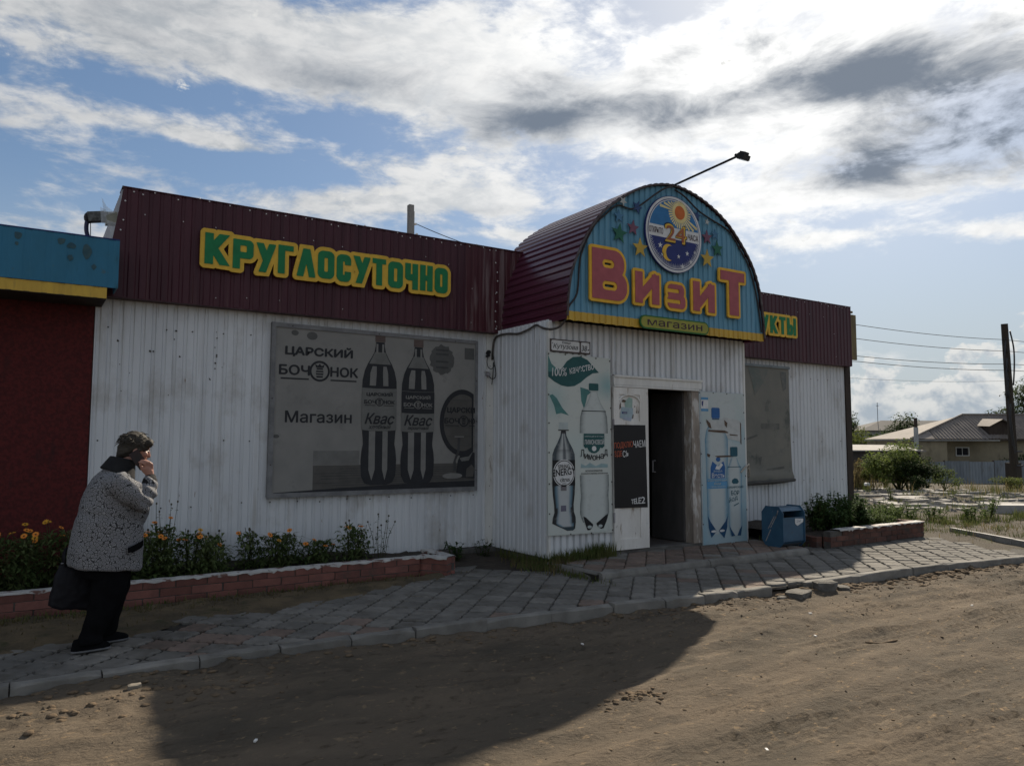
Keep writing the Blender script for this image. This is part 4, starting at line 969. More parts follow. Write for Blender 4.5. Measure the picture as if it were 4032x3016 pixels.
# slavonic-style headings: bold letters with small serifs
def heading(parent, x0, z0, x1, z1, k, m, word, f=lb):
    add_text(parent, word, (x0, z0, x1, z1), f(k), m, .115)
def logo(parent, x0, x1, zc, s, k, m, mbg, f=lb, under=True, cut=9):
    """ЦАРСКИЙ / БОЧ(barrel)НОК at left x0, width x1-x0, centre height zc"""
    W_ = x1 - x0; u = W_ / .882
    heading(parent, x0 + .062 * u, zc + .090 * u, min(x0 + .814 * u, cut), zc + .215 * u, k, m, 'ЦАРСКИЙ' if cut > x0 + .82 * u else 'ЦАРСКИ', f)
    heading(parent, x0, zc - .112 * u, x0 + .328 * u, zc - .008 * u, k, m, 'БОЧ', f)
    nk = 'НОК' if cut > x1 else 'НО'
    heading(parent, x0 + .565 * u, zc - .112 * u, min(x1, cut), zc - .008 * u, k, m, nk, f)
    cxx, czz, r = x0 + .441 * u, zc - .060 * u, .115 * u
    pr('ring', [circle(cxx, czz, r, 28), circle(cxx, czz, r * .80, 28)[::-1]], k, m, parent, f)
    b = r * .38
    pr('barrel', [[(cxx - b * .8, czz - r * .62), (cxx + b * .8, czz - r * .62), (cxx + b, czz - r * .15), (cxx + b * .8, czz + r * .3), (cxx - b * .8, czz + r * .3), (cxx - b, czz - r * .15)]], k, m, parent, f)
    for q in (-.45, -.2, .05): pr('hoop', [rect(cxx - b * .95, czz + r * q, cxx + b * .95, czz + r * (q + .09))], k + 1, mbg, parent, f)
    pr('crown', [[(cxx - b, czz + r * .34), (cxx + b, czz + r * .34), (cxx + b * 1.2, czz + r * .68), (cxx + b * .5, czz + r * .5), (cxx, czz + r * .72), (cxx - b * .5, czz + r * .5), (cxx - b * 1.2, czz + r * .68)]], k, m, parent, f)
    if under:
        pr('rule', [rect(x0 + .015 * u, zc - .162 * u, x0 + .322 * u, zc - .146 * u)], k, m, parent, f)
        pr('rule', [rect(x0 + .565 * u, zc - .162 * u, min(x0 + .868 * u, cut), zc - .146 * u)], k, m, parent, f)
logo(ban, 2.271, 3.153, 2.276, 1, 2, k_ink, k_mesh)
add_text(ban, 'Магазин', (2.346, 1.650, 3.088, 1.774), lb(2), k_ink, .06)
def bottle(cxb, zlo, zhi, k, dx, lab, name, dark_label):
    H = zhi - zlo; w = .213
    P_ = [(.0, .45), (.015, .80), (.06, .98), (.16, 1.02), (.22, .98), (.27, .90), (.32, .93), (.37, .97), (.60, 1.0), (.69, .98), (.755, .86), (.80, .70), (.84, .50), (.88, .33), (.92, .26), (.948, .25)]
    side = lambda sg, q=1.0: [(cxb + sg * w * ww * q, zlo + H * t) for t, ww in P_]
    pr('bottle_print', [side(1) + side(-1)[::-1]], k, k_ink)
    pr('cap_print', [rect(cxb - .062, zlo + H * .950, cxb + .062, zhi)], k, k_cap)
    neck = [(t, ww) for t, ww in P_ if t >= .80]
    pr('neck_print', [[(cxb + w * ww * .9, zlo + H * t) for t, ww in neck[:3]] + [(cxb - w * ww * .9, zlo + H * t) for t, ww in neck[:3]][::-1]], k + 1, k_lab)
    for o, ws in ((-.085, .038), (.075, .032)):
        pr('stripe', [[(cxb + o - ws, zlo + H * .10), (cxb + o, zlo + H * .03), (cxb + o + ws, zlo + H * .10), (cxb + o + ws, zlo + H * .355), (cxb + o - ws, zlo + H * .355)]], k + 1, k_pale)
        pr('stripe', [[(cxb + o - ws, zlo + H * .655), (cxb + o + ws, zlo + H * .655), (cxb + o * .92 + ws, zlo + H * .74), (cxb + o * .8 + ws * .7, zlo + H * .785), (cxb + o * .8 - ws * .6, zlo + H * .785), (cxb + o * .92 - ws, zlo + H * .74)]], k + 1, k_pale)
        pr('stripe', [rect(cxb + o * .45 - .012, zlo + H * .875, cxb + o * .45 + .012, zlo + H * .935)], k + 2, k_pale)
    lo_, hi_ = zlo + H * .362, zlo + H * .640
    arcp = lambda z, d: [(cxb + w * 1.0 * (i / 6 - 1), z + d * (1 - (i / 6 - 1) ** 2)) for i in range(13)]
    pr('label_print', [arcp(lo_, -.012) + arcp(hi_, -.006)[::-1]], k + 2, k_lab)
    if dark_label: pr('label_top', [arcp(lo_ + .215, -.006) + arcp(hi_ - .004, -.006)[::-1]], k + 3, k_ink)
    logo(ban, cxb - .185, cxb + .185, hi_ - .135, 1, k + 4, k_pale if dark_label else k_ink, k_ink if dark_label else k_lab)
    add_text(ban, 'Квас', (cxb - .175, lo_ + .068, cxb + .185, lo_ + .190), lb(k + 4), k_ink, .075, .32)
    add_text(ban, lab, (cxb - .13, lo_ + .012, cxb + .14, lo_ + .062), lb(k + 4), k_ink, .03, .32)
bottle(3.420, .955, 2.678, 4, 0, 'хлебный', 'b1', False)
bottle(3.908, .950, 2.652, 4, 0, 'окрошечный', 'b2', True)
pr('seal_print', [[(4.223 + .165 * (1 + .10 * math.sin(i * 2.7)) * math.cos(R_(i * 12)), 2.435 + .178 * (1 + .08 * math.sin(i * 4.1)) * math.sin(R_(i * 12))) for i in range(30)]], 2, k_rust)
for q in (2.33, 2.40, 2.49, 2.54): pr('seal_line', [rect(4.14, q, 4.31, q + .022)], 3, k_ink2)
pr('grey_square', [rect(4.535, 2.46, 4.672, 2.60)], 2, k_rust)
def cut_arc(cx0, cz0, rx, rz, xm): return [(min(cx0 + rx * math.cos(R_(a)), xm), cz0 + rz * math.sin(R_(a))) for a in range(60, 301, 8)]
pr('barrel_print', [cut_arc(4.51, 1.68, .312, .405, 4.684)], 3, k_ink)
pr('barrel_head', [cut_arc(4.51, 1.68, .258, .345, 4.684)], 4, k_bark)
for i in range(6): pr('plank_line', [rect(4.28 + .02 * abs(i - 3), 1.40 + i * .11, 4.68, 1.404 + i * .11)], 5, k_ink2)
logo(ban, 4.262, 4.262 + .53, 1.735, 1, 6, k_ink, k_bark, cut=4.680)
pr('pitcher_print', [[(4.42, 1.02), (4.685, 1.0), (4.685, 1.31), (4.62, 1.34), (4.55, 1.28), (4.50, 1.32), (4.45, 1.22)]], 5, k_ink)
pr('tap_print', [[(4.39, 1.10), (4.43, 1.10), (4.42, 1.22), (4.47, 1.32), (4.485, 1.52), (4.445, 1.52), (4.44, 1.34), (4.385, 1.2)]], 6, k_ink2)
pr('spout', [rect(4.40, 1.50, 4.53, 1.515)], 7, k_pale)
pr('saucer_print', [circle(4.374, 1.037, .135, 24, .035)], 7, k_pale)
pr('pitcher_glint', [[(4.47, 1.25), (4.60, 1.27), (4.66, 1.33), (4.60, 1.22), (4.50, 1.21)]], 7, k_lab)
pr('bread_print', [[(4.56, 1.02), (4.66, 1.02), (4.685, 1.12), (4.64, 1.17), (4.57, 1.12)]], 7, k_bark)
pr('grime_patch', [circle(2.62, 2.60, .060, 14, .045)], 1, k_rust); pr('grime_patch', [circle(2.43, 2.62, .040, 14, .03)], 1, k_rust); pr('grime_patch', [circle(2.255, 1.50, .035, 12, .02)], 1, k_rust)
tabs = MB()
for x, z in ((2.20, 1.9), (2.20, 1.2), (4.70, 2.2), (4.70, 1.7), (4.70, 1.1), (2.4, 2.69), (3.4, 2.68), (4.4, 2.67)): tabs.ell((x, yb - .014, z), (.008, .006, .008), 6, 4)
obj('frame_screws', tabs, m_screwd, ban, kind='stuff')
# right-wing banner: a faded brownish sheet, fixed over the window, its lower corner bulging
m_fad = mat('faded_brown_sheet', (0.205, 0.195, 0.165), (0.165, 0.162, 0.142), (2.2, 2.2, 2.2), .75, spec=.2, bump=.15, bscale=6, bdist=.03, stains=(((.05, .062, .06), (2.4, 2.4, 1.5), .59, .70), ((.055, .075, .085), (1.4, 1.4, 3), .62, .75)))
rb = thing('faded_sheet', 'brown faded sheet covering the window on the right wing', 'banner', (10.0, -.06, .82))
def rbf(u, v):
    z = .825 + v * 1.87; x = 8.9 + u * (1.876 + 0.05 * (1 - v) ** 3); bul = .03 * math.sin(v * 5) * math.sin(u * 4) + (.075 * math.exp(-((v - .03) / .06) ** 2))
    return (x, -.055 - max(0, bul - .035) * .8, z)
mbb = MB().grid(20, 30, rbf); obj('sheet', mbb, m_fad, rb, smooth=True)
obj('top_batten', MB().box(8.85, -.075, 2.675, 10.79, -.012, 2.715), mat('batten_paint', (.20, .23, .235), (.14, .16, .165), (9, 9, 9), .7), rb)
obj('edge_strip', MB().box(10.70, -.052, .86, 10.775, -.010, 2.66), mat('teal_edge', (.07, .11, .125), (.10, .13, .135), (5, 5, 5), .8), rb)
obj('back_board', MB().box(8.88, -.045, .83, 10.76, -.008, 2.68), m_plinth, rb)
obj('bottom_roll', MB().tube([(8.9, -.10, .815), (9.6, -.11, .80), (10.3, -.105, .812), (10.82, -.09, .83)], [.028, .032, .034, .026], 10), mat('rolled_hem', (.075, .07, .062), (.055, .052, .048), (6, 6, 6), .8), rb, smooth=True)
for P_, c in (([(8.95, 2.66), (9.35, 2.64), (9.55, 2.30), (9.30, 2.35), (9.1, 2.1), (8.95, 2.2)], (.10, .125, .11)), ([(9.75, 2.66), (10.25, 2.65), (10.15, 2.45), (9.9, 2.2), (9.85, 2.4)], (.12, .14, .125)), ([(10.55, 2.62), (10.70, 2.62), (10.70, 2.35), (10.62, 2.30)], (.09, .10, .10)), ([(10.05, 1.76), (10.50, 1.76), (10.50, 1.66), (10.05, 1.67)], (.105, .105, .095)), ([(9.6, 1.5), (9.95, 1.58), (9.95, 1.55), (9.6, 1.46)], (.11, .108, .10)), ([(9.95, 1.2), (10.05, 1.22), (10.0, 1.08)], (.09, .09, .085)), ([(10.15, 1.02), (10.6, 1.06), (10.6, 1.02), (10.15, .98)], (.10, .10, .09))):
    obj('faded_print', fill_flat([P_], -.0595), mat('sheet_smear', c, (.17, .165, .145), (5, 5, 5), .8, lo=.40, hi=.70), rb)
rope = MB().tube([(8.262, P0 - .05, 1.16), (8.45, P0 + .1, .98), (8.86, -.14, .80)], .010, 5).tube([(8.262, P0 - .05, 1.10), (8.5, P0 + .2, .93), (8.92, -.15, .79)], .008, 5).tube([(8.1, P0 - .05, 1.05), (8.18, P0 - .06, 1.12), (8.262, P0 - .05, 1.15)], .012, 5)
tag(obj('rope', rope, mat('dirty_rope', (.42, .38, .32), (.30, .27, .23), (40, 40, 40), .9)), 'frayed pale rope tied from the water poster to the brown sheet', 'rope')

# ================================================================ posters beside the door
yp = P0 - .030
def vgrid(nx, ny, x0, z0, x1, z1, y, colf, wav=0.0):
    mb = MB(); mb.grid(nx, ny, lambda u, v: (x0 + u * (x1 - x0), y - wav * abs(math.sin(u * 5 + v * 7)) * .004, z0 + v * (z1 - z0)))
    mb.c = [colf(i / (nx - 1), j / (ny - 1)) for j in range(ny) for i in range(nx)]; return mb
def lerp3(a, b, t): t = max(0, min(1, t)); return tuple(p + (q - p) * t for p, q in zip(a, b))
m_vc = mat('poster_print', (1, 1, 1), (.30, .31, .30), (14, 14, 14), .55, spec=.3, vcol=True, lo=.56, hi=.80)
def strip_print(name, prof, y, colf, parent, n=15, sub=4):
    """printed bottle: rows (z, xl, xr); colour by position across (-1..1) and along (0..1)"""
    rows = []
    for (za, la, ra), (zb_, lb_, rb_) in zip(prof, prof[1:]):
        for k in range(sub): t = k / sub; rows.append((za + (zb_ - za) * t, la + (lb_ - la) * t, ra + (rb_ - ra) * t))
    rows.append(prof[-1]); mb = MB(); m_ = len(rows)
    mb.grid(n, m_, lambda u, v: (lambda r: (r[1] + (r[2] - r[1]) * u, y, r[0]))(rows[round(v * (m_ - 1))]))
    mb.c = [colf(i / (n - 1) * 2 - 1, j / (m_ - 1)) for j in range(m_) for i in range(n)]
    if prof[-1][0] < prof[0][0]: mb.f = [f[::-1] for f in mb.f]
    return obj(name, mb, m_vc, parent)
paperL = (.47, .495, .46); teal = (.020, .088, .088); teal2 = (.070, .190, .180)
pl = thing('lemonade_poster', 'tall pale poster with lemonade and energy drink bottles left of the door', 'poster', (5.4, yp, .41))
obj('board', slab([[(4.935, .408), (5.872, .393), (5.850, 2.440), (4.930, 2.462)]], yp, yp + .018), ink('poster_paper', paperL), pl)
def bgL(u, v):
    x, z = u, v; c = paperL
    w = max(0, 1 - math.hypot((u - 1.0) / .35, (v - .84) / .10)) + .6 * max(0, 1 - math.hypot((u - .1) / .25, (v - .74) / .12)); n = .5 + .5 * mn.noise(Vector((u * 6, v * 9, 2)))
    c = lerp3(c, (.17, .32, .33), w * (.6 + .5 * n)); c = lerp3(c, (.40, .50, .48), .5 * max(0, mn.noise(Vector((u * 3, v * 5, 7))))); return c
obj('background_print', vgrid(20, 44, 4.938, .412, 5.846, 2.438, yp - .0012, bgL), m_vc, pl)
fl = lambda k: yp - .0012 * (k + 1)
Pp = lambda name, polys, k, m, par=None: obj(name, fill_flat(polys, fl(k)), m, par or pl)
k_teal = ink('print_teal', teal); k_teal2 = ink('print_pale_teal', teal2); k_ptr = ink('print_pale_blue', (.42, .47, .46))
Pp('leaf_print', [[(4.938, 2.43), (4.985, 2.33), (5.05, 2.285), (5.15, 2.275), (5.08, 2.24), (4.938, 2.235)]], 1, k_teal2)
Pp('wave_print', [[(4.938, 2.235), (5.04, 2.245), (5.13, 2.285), (5.20, 2.37), (5.29, 2.425), (5.40, 2.437), (5.50, 2.405), (5.58, 2.34), (5.675, 2.262), (5.58, 2.25), (5.49, 2.20), (5.40, 2.135), (5.31, 2.09), (5.215, 2.078), (5.12, 2.09), (5.02, 2.13), (4.938, 2.180)]], 2, k_teal)
add_text(pl, '100%', (4.992, 2.190, 5.20, 2.285), fl(3), k_white, .008, .12, R_(3))
add_text(pl, 'качество', (5.245, 2.222, 5.610, 2.290), fl(3), k_white, .008, .12, R_(12))
Pp('leaf_print', [[(4.955, 1.97), (5.00, 1.985), (5.06, 1.94), (5.14, 1.83), (5.23, 1.75), (5.12, 1.775), (5.05, 1.76), (5.02, 1.86)]], 1, k_teal2)
Pp('leaf_print', [[(5.395, 2.08), (5.50, 2.06), (5.56, 2.03), (5.50, 1.99), (5.475, 1.90), (5.45, 1.83), (5.41, 1.92)]], 1, k_teal2)
# energy bottle
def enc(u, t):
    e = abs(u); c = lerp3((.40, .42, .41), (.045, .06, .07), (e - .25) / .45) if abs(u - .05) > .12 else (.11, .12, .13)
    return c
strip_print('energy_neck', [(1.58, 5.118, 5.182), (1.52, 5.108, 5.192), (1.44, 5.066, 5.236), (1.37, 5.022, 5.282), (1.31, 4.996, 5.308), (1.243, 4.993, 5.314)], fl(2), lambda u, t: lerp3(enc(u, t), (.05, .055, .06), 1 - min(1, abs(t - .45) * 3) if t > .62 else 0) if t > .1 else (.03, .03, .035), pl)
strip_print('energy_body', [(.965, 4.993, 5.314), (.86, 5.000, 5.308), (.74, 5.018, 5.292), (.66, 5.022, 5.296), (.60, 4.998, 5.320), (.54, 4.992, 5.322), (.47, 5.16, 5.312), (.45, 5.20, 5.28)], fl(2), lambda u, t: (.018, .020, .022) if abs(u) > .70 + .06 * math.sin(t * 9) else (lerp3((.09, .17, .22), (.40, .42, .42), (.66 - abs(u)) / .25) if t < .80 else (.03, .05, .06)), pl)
Pp('energy_label', [rect(4.993, .958, 5.314, 1.244)], 3, k_black)
Pp('grey_label', [rect(5.11, .90, 5.19, .957), ], 4, ink('print_grey', (.17, .16, .165)))
Pp('grey_label', [rect(5.11, .67, 5.185, .735)], 4, ink('print_violet_grey', (.14, .135, .18)))
Pp('energy_ring', [circle(5.155, 1.098, .153, 40)], 4, k_white); Pp('energy_ring', [circle(5.155, 1.098, .143, 40)], 5, k_black); Pp('energy_disc', [circle(5.155, 1.098, .134, 40)], 6, k_white)
Pp('cap_print', [rect(5.085, 1.590, 5.216, 1.67)], 2, k_ptr); Pp('cap_ring', [rect(5.075, 1.575, 5.226, 1.586)], 3, k_black)
add_text(pl, 'SPRING', (5.070, 1.145, 5.235, 1.190), fl(7), k_black, .012, 0, R_(3))
add_text(pl, 'ENERGY', (4.998, 1.062, 5.318, 1.136), fl(7), k_black, .05, 0, R_(4))
add_text(pl, 'citrus', (5.100, .998, 5.232, 1.045), fl(7), k_black, .02, 0, R_(3))
add_text(pl, 'SHOT', (5.130, .972, 5.185, .990), fl(7), k_black, .0)
# lemonade bottle
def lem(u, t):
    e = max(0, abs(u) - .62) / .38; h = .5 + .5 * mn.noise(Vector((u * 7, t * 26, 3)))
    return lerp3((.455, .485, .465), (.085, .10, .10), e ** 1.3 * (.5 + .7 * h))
Pp('cap_print', [rrect(5.520, 2.048, 5.664, 2.132, .012)], 3, k_teal); Pp('cap_ring', [rect(5.53, 2.035, 5.655, 2.044)], 3, k_ptr)
strip_print('lemonade_neck', [(2.03, 5.545, 5.645), (1.97, 5.53, 5.665), (1.90, 5.49, 5.70), (1.84, 5.44, 5.745), (1.812, 5.415, 5.772)], fl(2), lambda u, t: lerp3((.46, .49, .47), (.27, .30, .29), abs(u) ** 6), pl)
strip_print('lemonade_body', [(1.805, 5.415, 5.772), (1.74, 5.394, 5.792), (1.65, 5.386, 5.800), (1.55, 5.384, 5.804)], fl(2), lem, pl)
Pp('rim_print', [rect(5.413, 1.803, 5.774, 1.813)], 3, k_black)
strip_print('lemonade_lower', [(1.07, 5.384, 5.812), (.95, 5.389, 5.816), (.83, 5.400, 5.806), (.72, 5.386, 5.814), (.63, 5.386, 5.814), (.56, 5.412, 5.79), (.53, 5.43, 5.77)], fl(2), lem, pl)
Pp('foot_print', [[(5.43, .60), (5.47, .585), (5.575, .50), (5.565, .475), (5.53, .44), (5.49, .44), (5.455, .52)]], 3, k_black); Pp('foot_print', [[(5.80, .61), (5.765, .60), (5.62, .51), (5.64, .475), (5.69, .445), (5.73, .45), (5.775, .53)]], 3, k_black)
Pp('foot_glint', [circle(5.52, .475, .032, 12, .018)], 4, k_ptr); Pp('foot_glint', [circle(5.68, .478, .032, 12, .018)], 4, k_ptr)
Pp('label_print', [[(5.440, 1.545), (5.750, 1.545), (5.750, 1.40), (5.715, 1.375), (5.690, 1.385), (5.665, 1.345), (5.625, 1.322), (5.590, 1.318), (5.555, 1.322), (5.515, 1.345), (5.490, 1.385), (5.465, 1.375), (5.440, 1.40)]], 3, k_teal)
add_text(pl, 'напиток для всей семьи', (5.455, 1.500, 5.735, 1.528), fl(4), k_ptr, .005)
add_text(pl, 'ЛИМОНОВОЙ', (5.450, 1.420, 5.742, 1.492), fl(4), k_white, .008)
Pp('lemon_print', [circle(5.593, 1.372, .034, 16, .030)], 4, k_white)
for i, (ch_, dz) in enumerate(zip('Лимонад', (.035, .012, 0, -.006, 0, .012, .035))): add_text(pl, ch_, (5.392 + i * .059, 1.243 + dz, 5.392 + i * .059 + .052, 1.243 + dz + (.085 if ch_ in 'Лд' else .058)), fl(4), k_black, .02)
Pp('splash_print', [[(5.40, 1.20), (5.47, 1.175), (5.53, 1.21), (5.62, 1.17), (5.70, 1.20), (5.80, 1.19), (5.80, 1.15), (5.40, 1.15)]], 2, ink('print_sea', (.27, .38, .39)))
add_text(pl, 'БЕЗ КОНСЕРВАНТОВ', (5.465, 1.106, 5.715, 1.126), fl(4), k_black, .008)
add_text(pl, 'БЕЗ ИСКУССТВЕННЫХ КРАСИТЕЛЕЙ', (5.40, 1.078, 5.795, 1.096), fl(4), k_black, .008)
pn = MB()
for x, z in ((4.945, 2.44), (5.18, 2.447), (5.41, 2.44), (5.63, 2.43), (5.842, 2.41), (4.945, 1.98), (4.95, 1.66), (4.95, 1.33), (4.952, .98), (4.955, .65), (5.85, 1.85), (5.852, 1.6), (5.858, 1.30), (5.86, .98), (5.862, .72), (5.866, .42), (5.25, .41), (5.55, .403)): pn.ell((x, yp - .004, z), (.010, .006, .010), 6, 4)
obj('poster_pins', pn, m_screwd, pl, kind='stuff')
# water poster on the right
ypr = P0 - .040
pr_ = thing('water_poster', 'pale blue poster with two water bottles, torn in the middle, right of the door', 'poster', (7.78, ypr, .1))
obj('board', slab([[(7.372, .118), (8.222, .094), (8.205, 2.105), (7.335, 2.112)]], ypr, ypr + .022), ink('water_paper', (.40, .455, .47)), pr_)
def bgR(u, v):
    c = lerp3((.44, .475, .465), (.30, .39, .425), 1 - v * 1.35 + .35 * abs(u - .5)); n = mn.noise(Vector((u * 4, v * 8, 1)))
    c = lerp3(c, (.14, .30, .39), max(0, .75 * (abs(u - .5) * 2 - .45)) * (1 - v) * (1.2 + n)); c = lerp3(c, (.20, .38, .45), .8 * max(0, 1 - math.hypot((u - .80) / .3, (v - .72) / .08)))
    return lerp3(c, (.34, .43, .40), .5 * max(0, n))
obj('background_print', vgrid(18, 46, 7.374, .122, 8.203, 2.100, ypr - .0012, bgR), m_vc, pr_)
fr = lambda k: ypr - .0012 * (k + 1)
Pr = lambda name, polys, k, m: obj(name, fill_flat(polys, fr(k)), m, pr_)
k_wb = ink('print_water_blue', (.025, .11, .30)); k_wl = ink('print_water_label', (.10, .275, .46)); k_tc = ink('print_teal_cap', (.015, .085, .12)); k_brown = ink('print_torn_brown', (.10, .065, .045)); k_ndk = ink('print_deep_blue', (.02, .07, .15))
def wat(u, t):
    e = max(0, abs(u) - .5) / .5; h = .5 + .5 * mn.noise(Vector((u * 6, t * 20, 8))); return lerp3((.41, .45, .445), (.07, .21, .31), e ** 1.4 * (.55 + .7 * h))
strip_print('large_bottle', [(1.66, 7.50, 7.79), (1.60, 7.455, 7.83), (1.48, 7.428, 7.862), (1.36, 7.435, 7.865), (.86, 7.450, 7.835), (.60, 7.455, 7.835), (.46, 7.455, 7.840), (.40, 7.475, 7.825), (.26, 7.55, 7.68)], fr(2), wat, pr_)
Pr('foot_print', [[(7.462, .50), (7.505, .43), (7.62, .30), (7.52, .22), (7.47, .36)]], 3, k_ndk); Pr('foot_print', [[(7.83, .49), (7.79, .42), (7.655, .30), (7.76, .20), (7.82, .34)]], 3, k_ndk)
Pr('foot_glint', [circle(7.565, .30, .05, 12, .016)], 4, k_white); Pr('foot_glint', [circle(7.72, .30, .05, 12, .016)], 4, k_white)
Pr('cap_print', [rrect(7.558, 1.762, 7.716, 1.902, .02)], 3, k_wb); Pr('cap_ring', [rect(7.568, 1.745, 7.706, 1.758)], 3, k_ndk)
Pr('torn_paper', [[(7.50, 1.76), (7.56, 1.73), (7.72, 1.73), (7.80, 1.78), (8.10, 1.74), (8.13, 1.62), (8.10, 1.46), (7.86, 1.50), (7.80, 1.60), (7.60, 1.615), (7.50, 1.66)]], 3, ink('print_torn_white', (.47, .48, .465)))
for P_ in ([(7.46, 1.745), (7.53, 1.70), (7.56, 1.63), (7.50, 1.64), (7.47, 1.70)], [(7.80, 1.74), (7.86, 1.71), (7.84, 1.64), (7.80, 1.68)], [(7.49, 1.615), (7.80, 1.60), (7.88, 1.585), (7.87, 1.565), (7.70, 1.58), (7.49, 1.592)], [(7.60, 1.27), (7.86, 1.275), (7.98, 1.28), (7.96, 1.255), (7.66, 1.245)], [(8.105, 1.72), (8.125, 1.70), (8.13, 1.42), (8.112, 1.43)], [(7.90, 1.565), (8.06, 1.55), (8.05, 1.53), (7.90, 1.545)], [(7.46, 1.30), (7.53, 1.285), (7.50, 1.255), (7.46, 1.27)]):
    Pr('torn_edge', [[(a + rs.uniform(-.006, .006), b + rs.uniform(-.006, .006)) for a, b in P_[::-1]]], 4, k_brown)
Pr('blue_crest', [[(7.52, .98), (7.79, .98), (7.80, 1.12), (7.77, 1.20), (7.70, 1.165), (7.66, 1.14), (7.62, 1.165), (7.56, 1.20), (7.525, 1.12)]], 3, k_wb); Pr('blue_drop', [circle(7.67, 1.225, .045, 12, .030)], 3, k_wb)
Pr('splash_print', [[(7.61, 1.10), (7.69, 1.09), (7.76, 1.155), (7.72, 1.18), (7.68, 1.14), (7.63, 1.14)]], 4, k_white)
Pr('blue_label', [rect(7.448, .848, 7.838, .975)], 3, k_wl)
add_text(pr_, 'вода', (7.58, 1.055, 7.74, 1.085), fr(4), k_ptr, .0); add_text(pr_, 'Весть', (7.545, .988, 7.785, 1.048), fr(4), k_white, .015)
add_text(pr_, 'минеральная', (7.468, .932, 7.825, .963), fr(4), k_ptr, .01); add_text(pr_, 'вода', (7.585, .894, 7.71, .922), fr(4), k_ptr, .01); add_text(pr_, 'газированная', (7.52, .860, 7.80, .880), fr(4), k_ptr, .0)
strip_print('small_bottle', [(1.24, 7.925, 8.035), (1.16, 7.88, 8.07), (1.10, 7.835, 8.115), (1.0, 7.825, 8.128), (.90, 7.835, 8.12), (.60, 7.845, 8.115), (.36, 7.85, 8.115), (.22, 7.885, 8.085)], fr(4), wat, pr_)
Pr('cap_print', [rrect(7.905, 1.262, 8.045, 1.388, .015)], 5, k_tc); Pr('rim_print', [rect(7.845, 1.118, 8.11, 1.128)], 5, k_tc)
Pr('tree_print', [[(7.92, .92), (7.95, .90), (8.03, .90), (8.06, .925), (8.03, .965), (7.98, .975), (7.93, .955)]], 5, k_tc)
add_text(pr_, 'СИБИРСКИЙ', (7.828, .842, 8.14, .878), fr(5), k_tc, .015); add_text(pr_, 'БОР', (7.905, .752, 8.060, .812), fr(5), k_tc, .045)
add_text(pr_, 'йод+', (7.86, .640, 8.04, .715), fr(5), k_tc, .01, .2, R_(14)); Pr('rule', [[(7.95, .618), (8.05, .650), (8.05, .636), (7.95, .604)]], 5, k_tc)
Pr('foot_print', [[(7.86, .36), (7.90, .30), (7.97, .22), (7.90, .215)]], 5, k_ndk); Pr('foot_print', [[(8.11, .35), (8.06, .30), (8.01, .22), (8.08, .215)]], 5, k_ndk)
Pr('notice', [rect(7.366, 1.848, 7.500, 2.035)], 3, k_white); Pr('notice_band', [rect(7.366, 2.0, 7.500, 2.033)], 4, k_wl); Pr('notice_band', [rect(7.366, 1.850, 7.500, 1.885)], 4, k_wl); Pr('notice_mark', [[(7.38, 1.98), (7.41, 1.985), (7.40, 1.91), (7.38, 1.93)]], 4, k_navy)
pn = MB()
for x, z in ((7.345, 2.09), (7.6, 2.095), (7.86, 2.09), (8.19, 2.085), (7.35, 1.7), (8.19, 1.85), (8.195, 1.5), (7.36, 1.3), (8.2, 1.0), (7.365, .9), (8.21, .55), (7.375, .4)): pn.ell((x, ypr - .004, z), (.009, .006, .009), 6, 4)
obj('poster_pins', pn, m_screwd, pr_, kind='stuff')
# phone operator poster and torn stickers on the door
yd2 = P0 - .052
tp = thing('phone_poster', 'black poster ПОДКЛЮЧАЕМ ЗДЕСЬ fixed on the closed white door leaf', 'poster', (6.18, yd2, .66))
obj('sheet', slab([[(5.930, .672), (6.455, .662), (6.430, 1.655), (5.925, 1.652)]], yd2, yd2 + .004), ink('poster_black', (.010, .010, .012), .45), tp)
k_oran = ink('print_faded_orange', (.42, .10, .05))
add_text(tp, 'ПОДКЛЮ', (5.932, 1.358, 6.225, 1.440), yd2 - .0012, k_oran, .018, 0, R_(4)); add_text(tp, 'ЧАЕМ', (6.235, 1.380, 6.428, 1.462), yd2 - .0012, k_white, .018, 0, R_(4))
add_text(tp, 'ЗДЕ', (5.932, 1.262, 6.055, 1.340), yd2 - .0012, k_oran, .018, 0, R_(3)); add_text(tp, 'СЬ', (6.062, 1.268, 6.155, 1.345), yd2 - .0012, k_white, .018, 0, R_(3))
for i, (c_, w_) in enumerate(zip('TELE2', (.034, .034, .034, .040, .060))): add_text(tp, c_, (6.190 + [0, .040, .078, .116, .160][i], .712, 6.190 + [0, .040, .078, .116, .160][i] + w_, .765 + i * .006), yd2 - .0012, k_white, .06)
yst = P0 - .034
stk = thing('torn_stickers', 'torn greenish and pale blue stickers on the arched panel of the door', 'sticker', (6.15, yst, 1.70))
for P_, c in (([(6.02, 1.74), (6.09, 1.72), (6.23, 1.73), (6.235, 1.86), (6.05, 1.87)], (.34, .43, .47)), ([(6.11, 1.85), (6.22, 1.86), (6.225, 1.97), (6.17, 1.99), (6.10, 1.93)], (.30, .42, .37)), ([(6.07, 1.72), (6.20, 1.70), (6.21, 1.745), (6.08, 1.75)], (.33, .38, .46))):
    obj('paper', fill_flat([P_], yst - .001 * rs.random() - .0005), ink('sticker_paper', c), stk)
obj('print_band', fill_flat([rect(6.055, 1.788, 6.135, 1.812)], yst - .003), k_navy, stk); add_text(stk, 'НАША', (6.075, 1.792, 6.128, 1.808), yst - .0042, k_white)
